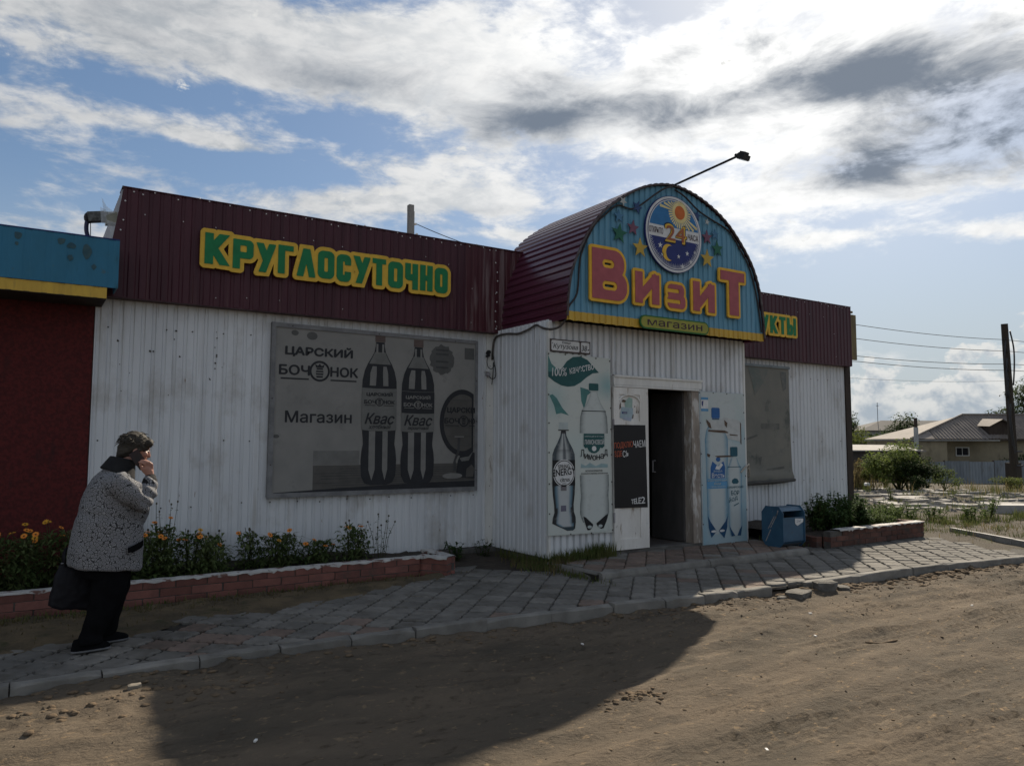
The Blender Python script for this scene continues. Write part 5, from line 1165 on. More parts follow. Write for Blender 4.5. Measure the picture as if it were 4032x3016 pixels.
for P_ in ([(6.01, 1.83), (6.04, 1.86), (6.035, 1.93), (6.015, 1.88)], [(6.05, 1.93), (6.11, 1.925), (6.12, 1.95), (6.07, 1.96)], [(6.245, 1.87), (6.27, 1.875), (6.26, 1.89)], [(6.28, 1.80), (6.30, 1.80), (6.295, 1.84)], [(6.31, 1.80), (6.325, 1.80), (6.325, 1.835)], [(6.215, 1.73), (6.235, 1.74), (6.24, 1.785), (6.225, 1.78)]):
    obj('scar', fill_flat([P_], yst - .002), k_brown, stk)

# ================================================================ cables, lamp, pole behind
m_cable = mat('black_cable', (.022, .020, .020), (.045, .04, .04), (30, 30, 30), .7)
def dense(P, n=4):
    P = [Vector(p) for p in P]; Q = []
    for i in range(len(P) - 1):
        p0, p1, p2, p3 = P[max(i - 1, 0)], P[i], P[i + 1], P[min(i + 2, len(P) - 1)]
        for k in range(n): t = k / n; Q.append(0.5 * ((2 * p1) + (p2 - p0) * t + (2 * p0 - 5 * p1 + 4 * p2 - p3) * t * t + (3 * p1 - p0 - 3 * p2 + p3) * t ** 3))
    return Q + [P[-1]]
yc = YG - .02
cab = [(5.035, YG + .02, 2.80), (5.05, yc, 2.95), (5.17, yc, 3.12), (5.205, yc, 3.45), (5.25, yc, 3.62), (5.42, yc, 3.93), (5.60, yc, 4.10), (5.78, yc, 4.235), (5.98, yc, 4.225), (6.14, yc, 4.30), (6.35, yc - .03, 4.46), (6.50, yc - .05, 4.56), (6.66, yc - .02, 4.62)]
tag(obj('cable', MB().tube(dense(cab), .011, 6), m_cable), 'dark cable running up the left edge of the blue gable to the lamp', 'cable')
cab = [(6.72, yc, 4.60), (6.86, yc - .04, 4.52), (7.10, yc - .02, 4.40), (7.35, yc, 4.33), (7.70, yc, 4.22), (7.92, yc, 4.00), (8.08, yc, 3.80), (8.20, yc, 3.5), (8.27, yc, 3.2), (8.31, yc, 2.93)]
tag(obj('cable', MB().tube(dense(cab), .011, 6), m_cable), 'dark cable running down the right edge of the blue gable', 'cable')
cab = [(4.95, -.03, 2.48), (4.945, -.05, 2.62), (4.955, -.10, 2.76), (4.952, -.35, 2.775), (4.95, -.62, 2.745), (4.95, -.85, 2.77), (4.95, -1.0, 2.80), (4.945, -1.12, 2.755), (4.97, -1.26, 2.72), (5.02, -1.36, 2.74), (5.035, -1.45, 2.80)]
tag(obj('cable', MB().tube(dense(cab), .013, 6), mat('grey_cable', (.10, .085, .075), (.05, .045, .04), (20, 20, 20), .8)), 'sagging grey cable along the porch side under the arched roof', 'cable')
wj = thing('cable_insulators', 'cable loops and pale insulators in the corner beside the banner', 'insulator', (4.90, -.04, 2.45))
for x, z, r, m in ((4.875, 2.56, .028, m_black), (4.87, 2.52, .022, m_black), (4.862, 2.33, .024, k_white), (4.872, 2.28, .028, m_grey)): obj('insulator', MB().tube([(x, -.02, z), (x, -.07, z + .01), (x, -.085, z + .01)], [r * .7, r, r * .8], 8), m, wj)
obj('wire_loop', MB().tube(dense([(4.87, -.075, 2.53), (4.835, -.09, 2.46), (4.85, -.09, 2.38), (4.905, -.09, 2.36), (4.945, -.09, 2.42), (4.94, -.06, 2.55)]), .005, 5), m_black, wj)
obj('wire_loop', MB().tube(dense([(4.862, -.07, 2.29), (4.90, -.09, 2.235), (4.945, -.10, 2.25), (4.965, -.09, 2.31), (4.97, -.06, 2.39), (4.955, -.05, 2.45), (4.93, -.08, 2.30), (4.90, -.10, 2.16)]), .006, 5), m_black, wj)
lamp = thing('sign_floodlight', 'small dark floodlight on a long thin arm above the arch', 'floodlight', (6.70, YG, 4.65))
A, B_ = Vector((6.70, YG + .06, 4.645)), Vector((6.755, -2.47, 4.725))
obj('arm', MB().tube([A, B_], .014, 8), m_black, lamp)
lm = MB(); M = Matrix.Translation((6.765, -2.535, 4.70)) @ Matrix.Rotation(R_(24), 4, 'X') @ Matrix.Rotation(R_(12), 4, 'Z')
lm.box(-.075, -.045, -.035, .075, .045, .02, M); lm.box(-.05, -.03, .02, .05, .035, .05, M)
obj('lamp_head', lm, m_black, lamp)
obj('lens', MB().box(-.068, -.038, -.042, .068, .038, -.0355, M), mat('lamp_glass', (.25, .25, .25), None, rough=.2), lamp)
obj('cooling_rib', MB().box(-.04, .0352, .0, .04, .055, .035, M), m_black, lamp); obj('bracket', MB().tube([B_ + Vector((-.05, .0, .0)), B_, B_ + Vector((.06, -.02, -.015))], .018, 6), m_black, lamp)
fl_ = thing('torn_floodlight', 'battered floodlight wrapped in torn plastic on a curved blue bracket above the kiosk', 'floodlight', (.60, .25, 3.40))
yb2 = .30
obj('bracket', MB().tube(dense([(.70, yb2, 3.345), (.60, yb2, 3.36), (.50, yb2, 3.40), (.445, yb2, 3.49), (.440, yb2, 3.60), (.47, yb2, 3.675)]), .020, 8), mat('blue_pipe', (.02, .022, .07), (.03, .03, .05), (9, 9, 9), .5), fl_)
obj('housing', MB().box(-.03, -.05, -.045, .12, .05, .05, Matrix.Translation((.475, yb2, 3.655)) @ Matrix.Rotation(R_(-12), 4, 'Y')), mat('flood_housing', (.16, .17, .16), (.05, .05, .045), (20, 20, 20), .7), fl_)
obj('clamp', MB().ell((.455, yb2, 3.65), (.045, .04, .06), 8, 6), m_black, fl_)
obj('lens_box', MB().box(-.02, -.05, -.06, .10, .05, .06, Matrix.Translation((.615, yb2, 3.665)) @ Matrix.Rotation(R_(-8), 4, 'Y')), mat('yellowed_plastic', (.34, .33, .25), (.24, .24, .19), (9, 9, 9), .4), fl_)
m_film = bpy.data.materials.new('plastic_film'); m_film.use_nodes = True; bb_ = m_film.node_tree.nodes['Principled BSDF']; bb_.inputs['Base Color'].default_value = (.7, .72, .72, 1); bb_.inputs['Roughness'].default_value = .25; bb_.inputs['Alpha'].default_value = .45
obj('torn_film', MB().add([(.585, yb2 - .06, 3.66), (.555, yb2 - .06, 3.86), (.60, yb2 - .05, 3.78), (.68, yb2 - .07, 3.72), (.62, yb2 - .05, 3.70)], [(0, 1, 2), (0, 2, 4), (2, 3, 4)]).add([(.60, yb2 - .06, 3.64), (.66, yb2 - .05, 3.48), (.70, yb2 - .06, 3.53), (.70, yb2 - .06, 3.62)], [(0, 1, 2), (0, 2, 3)]).add([(.56, yb2 - .06, 3.60), (.545, yb2 - .06, 3.76), (.60, yb2 - .055, 3.74), (.61, yb2 - .05, 3.6)], [(0, 1, 2), (0, 2, 3)]), m_film, fl_)
obj('loose_wire', MB().tube(dense([(.47, yb2 - .03, 3.60), (.475, yb2 - .03, 3.48), (.485, yb2 - .03, 3.30)]), .004, 5), m_black, fl_)
m_pole = mat('grey_concrete_pole', (.22, .215, .205), (.16, .155, .15), (3, 3, 1), .9, bump=.4)
pb = thing('concrete_pole', 'square grey concrete pole showing above the maroon fascia', 'pole', (8.42, 9.85, 0))
obj('shaft', MB().box(-.075, -.07, 0, .075, .07, 7.55).box(-.077, -.072, 7.55, .06, .072, 7.72), m_pole, pb, local=True)
obj('insulator', MB().tube([(.115, 0, 7.22), (.16, 0, 7.24)], .03, 8).tube([(.115, 0, 6.88), (.17, 0, 6.90), (.18, 0, 6.98)], .035, 8), k_white, pb, local=True)
def sag(a, b, s, n=14): a, b = Vector(a), Vector(b); return [a.lerp(b, i / n) - Vector((0, 0, 4 * s * (i / n) * (1 - i / n))) for i in range(n + 1)]
m_wire = mat('thin_wire', (.03, .03, .032), None, rough=.6)
tag(obj('wire', MB().tube(sag((8.58, 9.85, 7.24), (9.75, 6.4, 5.70), .08), .010, 5), m_wire), 'upper wire sloping from the concrete pole down behind the arch', 'wire')
tag(obj('wire', MB().tube(sag((8.60, 9.85, 6.92), (8.30, 6.9, 5.70), .03), .010, 5), m_wire), 'lower short wire dropping from the concrete pole behind the fascia', 'wire')

# ================================================================ planters
m_brick = mat('red_painted_brick', (0.185, 0.078, 0.062), (0.130, 0.058, 0.048), (9, 9, 9), .8, bump=.5, bscale=60, bdist=.005, rnd=.22, spec=.2, stains=(((.075, .06, .05), (6, 6, 6), .60, .75),))
m_brick2 = mat('weathered_brick', (0.125, 0.060, 0.045), (0.075, 0.045, 0.038), (9, 9, 9), .85, bump=.6, bscale=60, bdist=.006, rnd=.28, spec=.15, stains=(((.06, .055, .05), (6, 6, 6), .55, .72),))
m_mort = mat('mortar', (.10, .095, .085), (.06, .055, .05), (9, 9, 9), .95, bump=.5)
m_coping = mat('flaking_whitewash', (0.50, 0.49, 0.465), (0.36, 0.35, 0.33), (9, 9, 9), .8, bump=.5, bscale=40, spec=.2, stains=(((.15, .085, .07), (8, 8, 8), .535, .60), ((.10, .09, .08), (20, 20, 20), .60, .70)))
m_bedsoil = mat('flowerbed_soil', (.060, .048, .036), (.038, .030, .024), (9, 9, 9), .95, bump=1.0, bscale=35, bdist=.03)
brick_me = {}
def brick_at(parent, c, ang, L, m, h=.064, d=.118):
    key = (m.name, round(L, 3), h)
    if key not in brick_me:
        mb = MB().cbox(-L / 2, -d / 2, -h / 2, L / 2, d / 2, h / 2, .005); me = mb.mesh('brick'); me.materials.append(m); brick_me[key] = me
    o = bpy.data.objects.new('brick', brick_me[key]); COL.objects.link(o); o.parent = parent
    o.location = Vector(c) - wloc(parent) + Vector((rp.uniform(-.003, .003), rp.uniform(-.003, .003), rp.uniform(-.002, .002))); o.rotation_euler = (0, 0, ang + rp.uniform(-.012, .012)); return o
def brick_wall(parent, p, q, z0, courses, m, pitch=.262, h=.071, skip=lambda c, t: False, thick=.12):
    p, q = Vector((p[0], p[1], 0)), Vector((q[0], q[1], 0)); L = (q - p).length; d = (q - p).normalized(); ang = math.atan2(d.y, d.x)
    for c in range(courses):
        x = -(pitch / 2) if c % 2 else 0.0
        while x < L - .02:
            a, b = max(0, x), min(L, x + pitch)
            if b - a > .05 and not skip(c, (a + b) / 2 / L): brick_at(parent, p + d * (a + b) / 2 + Vector((0, 0, z0 + h * (c + .5))), ang, round(b - a - .010, 3), m)
            x += pitch
    mc = MB(); n = Vector((-d.y, d.x, 0)) * (thick / 2 - .010)
    e0, e1 = p + d * .006, q - d * .006
    mc.add([e0 - n + Vector((0, 0, z0 - .1)), e1 - n + Vector((0, 0, z0 - .1)), e1 + n + Vector((0, 0, z0 - .1)), e0 + n + Vector((0, 0, z0 - .1))] + [e0 - n + Vector((0, 0, z0 + h * courses - .008)), e1 - n + Vector((0, 0, z0 + h * courses - .008)), e1 + n + Vector((0, 0, z0 + h * courses - .008)), e0 + n + Vector((0, 0, z0 + h * courses - .008))],
           [(0, 3, 2, 1), (4, 5, 6, 7), (0, 1, 5, 4), (1, 2, 6, 5), (2, 3, 7, 6), (3, 0, 4, 7)])
    return mc
def coping(p, q, z, w=.135, drip=.022, seed=1):
    """thin worn cap with a ragged lower front edge"""
    r = random.Random(seed); p, q = Vector((p[0], p[1], z)), Vector((q[0], q[1], z)); d = (q - p); L = d.length; d.normalize(); n = Vector((d.y, -d.x, 0)); k = int(L / .035); mb = MB(); vs = []
    for i in range(k + 1):
        c = p + d * L * i / k; dr = drip * max(.15, .6 + 1.6 * mn.noise(Vector((i * .33, seed, 0))) + (1.2 if r.random() < .06 else 0)); up = Vector((0, 0, .008 + .006 * mn.noise(Vector((i * .4, seed, 5)))))
        vs += [c + n * (w / 2 + .004) - Vector((0, 0, dr)), c + n * (w / 2 + .003) + up * .4, c + n * (w / 2 - .012) + up, c - n * (w / 2 - .012) + up, c - n * w / 2 - Vector((0, 0, dr * .6))]
    mb.add(vs, [(i * 5 + j, (i + 1) * 5 + j, (i + 1) * 5 + j + 1, i * 5 + j + 1) for i in range(k) for j in range(4)]); mb.f = [f for f in mb.f]
    return mb
PLZ = .045
pla = thing('brick_planter', 'long red brick flower bed with flaking white top, bricks stepping along the pavement', 'planter', (1.2, -.9, PLZ))
F0, F1 = (-1.7, -.865), (3.54, -.845)
obj('mortar', brick_wall(pla, F0, F1, PLZ - .012, 3, m_brick), m_mort, pla); obj('coping', coping(F0, F1, PLZ + .198, w=.118, drip=.014, seed=2), m_coping, pla)
E0, E1 = (3.575, -.80), (3.800, -1.075)
obj('mortar', brick_wall(pla, E0, E1, PLZ - .012, 3, m_brick, pitch=.36), m_mort, pla); obj('coping', coping(E0, E1, PLZ + .200, w=.15, seed=4), m_coping, pla)
G0, G1 = (3.83, -1.03), (3.86, -.42)
obj('mortar', brick_wall(pla, G0, G1, PLZ - .012, 3, m_brick), m_mort, pla); obj('coping', coping(G1, G0, PLZ + .200, w=.14, seed=5), m_coping, pla)
obj('soil', MB().grid(60, 10, lambda u, v: (-1.7 + 5.5 * u, -.82 + .80 * v, .185 + .05 * v + .04 * mn.noise(Vector((u * 20, v * 4, 3))) - (.05 if u > .9 else 0))), m_bedsoil, pla, smooth=True)
plb = thing('brick_planter', 'short weathered brick planter with broken left corner beyond the blue bin', 'planter', (10.2, -1.8, .08))
H0, H1 = (9.02, -1.90), (11.32, -1.885)
obj('mortar', brick_wall(plb, H0, H1, .065, 3, m_brick2, skip=lambda c, t: c == 2 and t < .07), m_mort, plb); obj('coping', coping((9.20, -1.90), H1, .283, w=.15, drip=.016, seed=7), m_coping, plb)
obj('mortar', brick_wall(plb, (8.95, -1.10), (8.95, -1.84), .06, 2, m_brick2), m_mort, plb)
obj('mortar', brick_wall(plb, (11.38, -1.84), (11.38, -1.45), .065, 3, m_brick2), m_mort, plb)
obj('soil', MB().grid(24, 12, lambda u, v: (9.0 + 2.35 * u, -1.86 + 1.85 * v, .20 + .04 * mn.noise(Vector((u * 9, v * 8, 1))))), m_bedsoil, plb, smooth=True)

# ================================================================ plants
def leafmat(name, c1, c2, rough=.8):
    m = mat(name, c1, c2, (5, 5, 5), rough, spec=.08, rnd=.15, lo=.4, hi=.6); nt = m.node_tree; b = nt.nodes['Principled BSDF']
    t = nt.nodes.new('ShaderNodeBsdfTranslucent'); x = nt.nodes.new('ShaderNodeMixShader'); x.inputs[0].default_value = .38
    nt.links.new(b.inputs['Base Color'].links[0].from_socket, t.inputs[0]); nt.links.new(b.outputs[0], x.inputs[1]); nt.links.new(t.outputs[0], x.inputs[2]); nt.links.new(x.outputs[0], nt.nodes['Material Output'].inputs[0]); return m
m_leaf = leafmat('marigold_leaf', (.072, .108, .036), (.115, .145, .056)); m_leafd = leafmat('dark_leaf', (.030, .055, .020), (.050, .078, .030)); m_grass = leafmat('grass_blade', (.075, .100, .030), (.120, .120, .045)); m_dry = leafmat('dry_grass', (.17, .135, .065), (.10, .085, .045)); m_stem = leafmat('plant_stem', (.055, .075, .028), (.075, .07, .035))
m_fo = mat('orange_petal', (.70, .26, .030), (.62, .19, .025), (30, 30, 30), .6); m_fy = mat('yellow_petal', (.62, .34, .03), (.50, .24, .02), (30, 30, 30), .6); m_fc = mat('flower_centre', (.10, .05, .015), None); m_seed = mat('seed_head', (.05, .045, .028), (.09, .075, .045), (40, 40, 40), .9)
def leaf(mb, p, d, L, w, up=Vector((0, 0, 1)), droop=.25, fold=.15):
    """a bent leaf of four triangles"""
    d = d.normalized(); s = d.cross(up); s = s.normalized() if s.length > 1e-4 else Vector((1, 0, 0)); n = s.cross(d)
    m = p + d * L * .5 + n * L * .10; t = p + d * L - n * L * droop
    mb.add([p, m + s * w / 2 + n * w * fold, t, m - s * w / 2 + n * w * fold, m], [(0, 4, 1), (1, 4, 2), (0, 3, 4), (3, 2, 4)])
def rdir(r, zlo=-.2, zhi=1.0):
    a = r.uniform(0, 6.283); z = r.uniform(zlo, zhi); k = math.sqrt(max(0, 1 - z * z)); return Vector((k * math.cos(a), k * math.sin(a), z))
fl_me = {}
for nm, m in (('o', m_fo), ('y', m_fy)):
    mb = MB()
    for i in range(12):
        a = 6.2832 * i / 12; c, s = math.cos(a), math.sin(a); w = .009
        mb.add([(.006 * c, .006 * s, 0), (.020 * c - w * s, .020 * s + w * c, .004), (.034 * c, .034 * s, .001 + .003 * (i % 2)), (.020 * c + w * s, .020 * s - w * c, .004)], [(0, 3, 2, 1)])
    me = mb.mesh('flower'); me.materials.append(m)
    n0 = len(mb.f); cc = MB().ell((0, 0, .004), (.010, .010, .005), 8, 4)
    bmv = MB(); bmv.v = list(mb.v); bmv.f = list(mb.f); bmv.add(cc.v, cc.f); me = bmv.mesh('flower'); me.materials.append(m); me.materials.append(m_fc)
    for k, p in enumerate(me.polygons): p.material_index = 0 if k < n0 else 1
    fl_me[nm] = me
def marigold(x, y, h, r, nf, nseed, label, spread=.16, nleaf=110):
    z0 = .21; t = thing('marigold_plant', label, 'flowering plant', (x, y, z0), 0, 'marigolds in the brick bed'); lv, st, sd_ = MB(), MB(), MB()
    for i in range(nleaf):
        zz = h * .84 * (r.random() ** 1.25); rr = spread * (1.05 - .55 * zz / h) * math.sqrt(r.random()); a = r.uniform(0, 6.283)
        leaf(lv, Vector((x + rr * math.cos(a), y + rr * math.sin(a) * .8, z0 + zz)), rdir(r, -.2, .8), r.uniform(.055, .10), r.uniform(.020, .034))
    tips = []
    for i in range(nf + nseed + 2):
        a = r.uniform(0, 6.283); rr = spread * .9 * math.sqrt(r.random()); hh = h * r.uniform(.72, 1.06); b = Vector((x + rr * .3 * math.cos(a), y + rr * .3 * math.sin(a), z0)); e = Vector((x + rr * math.cos(a), y + rr * .8 * math.sin(a), z0 + hh))
        st.tube([b, b.lerp(e, .55) + Vector((.01, 0, .02)), e], [.004, .0032, .0025], 4); tips.append(e)
    obj('foliage', lv, m_leaf, t); obj('stem', st, m_stem, t)
    for e in tips[:nf]:
        o = bpy.data.objects.new('flower', fl_me['o' if r.random() < .68 else 'y']); COL.objects.link(o); o.parent = t; o.location = e - t.location
        o.rotation_euler = (r.uniform(.1, .9), r.uniform(-.3, .3), r.uniform(-.6, .6)); k = r.uniform(.65, .95); o.scale = (k, k, k)
    for e in tips[nf:nf + nseed]: sd_.ell(e, (.011, .011, .012), 6, 4)
    if sd_.v: obj('seed_head', sd_, m_seed, t, kind='stuff')
rf = random.Random(21)
plants = [(-.95, -.62, .46, 4, 3), (-.70, -.40, .50, 3, 2), (-.45, -.62, .44, 4, 2), (-.18, -.45, .50, 5, 2), (.02, -.62, .47, 5, 2), (.10, -.25, .48, 4, 2), (.30, -.48, .52, 4, 2), (.50, -.64, .44, 3, 2), (.62, -.36, .50, 4, 3), (.88, -.50, .46, 4, 2), (1.05, -.64, .44, 5, 2), (1.13, -.34, .50, 3, 4),
          (1.34, -.52, .44, 4, 3), (1.52, -.62, .36, 3, 2), (1.60, -.32, .36, 1, 3), (1.93, -.42, .38, 1, 5), (2.12, -.56, .36, 2, 3), (2.30, -.40, .33, 1, 3), (2.52, -.52, .24, 2, 1), (2.68, -.40, .23, 2, 0), (2.93, -.50, .40, 2, 2), (3.06, -.38, .34, 1, 2)]
where = ['at the far left end of the bed', 'second from the left end of the bed', 'left of the walking woman against the red wall', 'behind the bag of the walking woman', 'behind the dark bag and coat', 'against the red wall behind the woman', 'hidden behind the woman near the wall corner', 'behind the hem of the patterned coat', 'right behind the coat pocket of the woman', 'with several orange heads just right of the woman', 'low and full at the front edge right of the woman', 'tall with brown seed heads against the white wall', 'with an orange head right of the tall seed-headed one', 'low clump at the front in the left half of the bed', 'small clump against the wall before the gap', 'with many dark seed heads below the banner corner', 'leafy at the front under the banner', 'thin with one bloom under the banner middle', 'very low with yellow heads', 'lowest of all with bright yellow heads', 'bushy with yellow heads near the right end', 'sparse against the wall near the right end']
for (x, y, h, a, b), wv in zip(plants, where): marigold(x, y, h, rf, a, b, 'marigold ' + wv, .18 if x < 1.4 else .17, 430 if x < 1.5 else (320 if x < 2.4 else 230))
def weed(name, label, cat, x, y, z0, h, spread, n, L, m, r, group=None, stems=5, wide=.42, tip=None):
    t = thing(name, label, cat, (x, y, z0), 0, group); lv, st = MB(), MB(); S_l = []
    for i in range(stems):
        a = r.uniform(0, 6.283); rr = spread * math.sqrt(r.random()); e = Vector((x + rr * math.cos(a), y + rr * math.sin(a), z0 + h * r.uniform(.65, 1.0))); b = Vector((x + rr * .35 * math.cos(a), y + rr * .35 * math.sin(a), z0 - .02)); mid = b.lerp(e, .5) + Vector((r.uniform(-.02, .02), r.uniform(-.02, .02), .03)); st.tube([b, mid, e], [L * .06, L * .05, L * .03], 4); S_l.append((b, mid, e))
    for i in range(n):
        b, mid, e = S_l[i % stems]; f = r.uniform(.12, 1.0); p = b.lerp(mid, f * 2) if f < .5 else mid.lerp(e, f * 2 - 1); k = L * r.uniform(.6, 1.15) * (1.15 - .5 * f)
        leaf(lv, p, rdir(r, -.1, .8), k, k * wide * r.uniform(.8, 1.2), droop=.3)
    obj('foliage', lv, m, t); obj('stem', st, m_stem, t)
    if tip: 
        q = MB()
        for b, mid, e in S_l: q.ell(e, tip, 5, 4)
        obj('seed_head', q, m_seed, t, kind='stuff')
    return t
weed('wild_plant', 'thin branching weed with dark buds at the right end of the flower bed', 'plant', 3.32, -.36, .19, .46, .18, 70, .055, m_leafd, rf, stems=7, tip=(.011, .011, .012))
weed('wild_plant', 'tall bare stalk rising above the marigolds right of the woman', 'plant', 1.18, -.25, .22, .72, .10, 26, .05, m_stem, rf, stems=4, tip=(.009, .009, .012))
weed('wild_plant', 'low dark leafy weed in the corner by the concrete ledge', 'plant', 4.32, -.30, .05, .24, .22, 130, .085, m_leafd, rf, stems=9)
weed('wild_plant', 'second dark leafy weed on the ledge nearest the white porch', 'plant', 4.70, -.22, .05, .22, .16, 80, .07, m_leafd, rf, stems=7)
m_dock = leafmat('nettle_leaf', (.040, .075, .022), (.062, .100, .034))
for i, (x, y, h, s, lab) in enumerate(((9.50, -1.45, .48, .22, 'tall dark nettle nearest the bin in the right planter'), (9.90, -1.30, .56, .22, 'tallest dark nettle in the right planter'), (10.30, -1.50, .46, .22, 'dark nettle in the middle of the right planter'), (10.62, -1.20, .50, .20, 'dark nettle against the corner post of the shop'), (9.25, -1.25, .36, .18, 'low nettle at the broken corner of the right planter'), (9.7, -1.62, .34, .22, 'low nettle hanging over the planter top near the bin'), (10.1, -1.68, .30, .22, 'lowest nettle at the middle of the planter top'))):
    weed('nettle', lab, 'plant', x, y, .18, h, s, 620, .095, m_dock, rf, 'nettles in the right planter', stems=20, wide=.6)
m_lush = leafmat('lush_leaf', (.070, .110, .026), (.105, .150, .040))
for i, (x, y, h, s, lab) in enumerate(((10.75, -1.60, .32, .26, 'pale-dotted low weed over the right planter top'), (11.05, -1.45, .36, .24, 'bright leafy weed just right of the corner post'), (11.45, -1.20, .34, .30, 'bright leafy weed beyond the planter end'), (12.0, -.95, .32, .32, 'sunlit leafy weed further along the plaza edge'), (11.6, -.55, .36, .30, 'leafy weed close behind the planter end'), (12.5, -.65, .30, .34, 'low leafy weed on the verge halfway to the edging strip'))):
    weed('leafy_weed', lab, 'plant', x, y, .10, h, s, 560, .075, m_lush, rf, 'low weeds by the right planter', stems=20, wide=.6)
weed('leafy_weed', 'small weeds under the water poster edge behind the bin', 'plant', 8.55, -.75, .08, .30, .20, 120, .06, m_leafd, rf, stems=8, wide=.5)
weed('wild_plant', 'thin dry stalks against the wall left of the bin', 'plant', 8.75, -.20, .09, .62, .14, 24, .04, m_stem, rf, stems=4, tip=(.012, .012, .014))
def blades(name, spots, m, r, label=None):
    mb = MB()
    for (x, y, z, n, sx, sy, h) in spots:
        for i in range(n):
            px, py = x + r.gauss(0, sx), y + r.gauss(0, sy); hh = h * r.uniform(.45, 1.15); a = r.uniform(0, 6.283); l = hh * r.uniform(.1, .6); w = r.uniform(.003, .006) * (1 + hh)
            dx, dy = math.cos(a), math.sin(a); zz = z(px, py) if callable(z) else z
            mb.add([(px - dy * w, py + dx * w, zz), (px + dy * w, py - dx * w, zz), (px + dx * l * .4 + dy * w * .7, py + dy * l * .4 - dx * w * .7, zz + hh * .6), (px + dx * l * .4 - dy * w * .7, py + dy * l * .4 + dx * w * .7, zz + hh * .6), (px + dx * l, py + dy * l, zz + hh)], [(0, 1, 2, 3), (3, 2, 4)])
    return obj(name, mb, m, kind='stuff')
blades('grass', [(5.30, -1.33, .10, 420, .16, .05, .16), (5.62, -1.32, .10, 380, .10, .04, .20), (5.05, -1.22, .09, 260, .08, .10, .13), (4.88, -.80, .08, 260, .05, .28, .12), (4.75, -1.30, .08, 240, .12, .14, .07), (4.86, -1.75, .06, 200, .05, .25, .05)], m_grass, rf)
blades('dry_grass', [(4.8, -1.2, .07, 260, .12, .25, .08), (5.05, -1.40, .09, 160, .12, .05, .10), (1.2, -1.2, .055, 700, .8, .10, .05), (2.8, -1.05, .055, 300, .5, .06, .05), (.2, -1.35, .05, 500, .6, .22, .045)], m_dry, rf)
blades('weeds', [(1.9, -.99, .05, 130, .8, .03, .05), (.2, -1.1, .05, 200, .5, .06, .07), (3.2, -.98, .05, 60, .3, .03, .05), (8.9, -1.4, .08, 200, .15, .2, .10)], m_grass, rf)
def sandy(u, v): x = -1.8 + 5.5 * u; y0 = -1.62 + .10 * math.sin(x * 2.3) - (.35 if x < 1.1 else 0) * min(1, (1.15 - x) / .3 if x < 1.1 else 0) + max(0, x - 2.1) * .28; y = y0 - .12 + (-.93 - y0 + .12) * v; e = math.sin(math.pi * min(1, max(0, v))) ; return (x, min(y, -.93), pav_z(x, y) - .016 + .030 * e + .022 * mn.noise(Vector((x * 5, y * 7, 4))))
obj('sandy_strip', MB().grid(130, 22, sandy), m_soil if False else mat('dry_sandy_soil', (.145, .110, .068), (.075, .062, .043), (3.5, 3.5, 3), .95, bump=.9, bscale=50, bdist=.02, spec=.1, stains=(((.055, .055, .03), (6, 6, 6), .56, .70),)), kind='structure', smooth=True)
obj('grass_bank', MB().grid(30, 14, lambda u, v: (4.0 + 1.9 * u, -1.30 + 1.28 * v, max(.02, .10 - .06 * (1 - v) * (1 if u < .45 else .4) + .02 * mn.noise(Vector((u * 9, v * 9, 2)))) - (.06 if v < .04 else 0))) , m_bedsoil, kind='structure', smooth=True)

# ================================================================ litter bin
m_bin = mat('chipped_blue_enamel', (.030, .090, .150), (.022, .066, .118), (6, 6, 6), .45, spec=.4, bump=.1, bscale=30, stains=(((.22, .19, .16), (16, 16, 5), .68, .72), ((.05, .05, .05), (9, 9, 9), .64, .74)))
binx, biny, binz = 8.32, -1.76, .085
bn = thing('litter_bin', 'dented blue metal litter bin with white scratch marks by the brick planter', 'bin', (binx, biny, binz))
prof = [(-.165, .10), (-.165, .47), (-.10, .55), (.10, .55), (.165, .47), (.165, .12), (.10, .03), (-.10, .03)]
for sx_ in (-1, 1):
    mb = MB(); xo = sx_ * .215
    mb.prism([(a, b) for a, b in prof], lambda p: (xo - .006, p[0], p[1]), lambda p: (xo + .006, p[0], p[1])); obj('side_plate', mb, m_bin, bn, local=True)
fw = [(-.150, .405), (-.150, .11), (-.095, .05), (.095, .05), (.15, .12), (.15, .46), (.092, .535), (-.092, .535), (-.135, .49)]
mb = MB(); vs = [(x, y, z) for x in (-.208, .208) for y, z in fw]; n = len(fw)
mb.add(vs, [(i, i + 1, i + 1 + n, i + n) for i in range(n - 1)]); obj('body', mb, m_bin, bn, local=True)
obj('liner', MB().box(-.20, -.12, .06, .20, .13, .40), mat('bin_inside', (.02, .02, .022), None, rough=.9), bn, local=True)
obj('rim', MB().box(-.208, -.156, .395, .208, -.146, .412), m_bin, bn, local=True)
obj('sticker', slab([[(.03, .395), (.195, .385), (.19, .345), (.075, .30), (.03, .33)]], -.1575, -.1515), k_white, bn, local=True); tx = text_mesh('24Ч', .055, .345, .135, .372, -.159, .03, .2); obj('lettering', tx, ink('print_faded_grey', (.22, .24, .27)), bn, local=True)
for xx, yy in ((-.18, -.06), (-.18, .08), (.18, -.06), (.18, .08)): obj('leg', MB().tube([(xx, yy, .06), (xx * 1.12, yy * 1.4, -.005)], .010, 6), m_screwd, bn, local=True)
sr = MB()
for (a, b), (c, d) in ((((-.09, .46), (.02, .28))), (((-.04, .42), (.06, .26))), (((.02, .25), (.10, .10))), (((-.10, .50), (-.06, .40)))):
    sr.add([(-.2225, a, b), (-.2225, a + .012, b + .006), (-.2225, c + .010, d), (-.2225, c, d - .004)], [(0, 1, 2, 3)])
obj('scratch', sr, mat('scratch_white', (.33, .30, .27), (.2, .2, .22), (40, 40, 40), .8), bn, local=True)

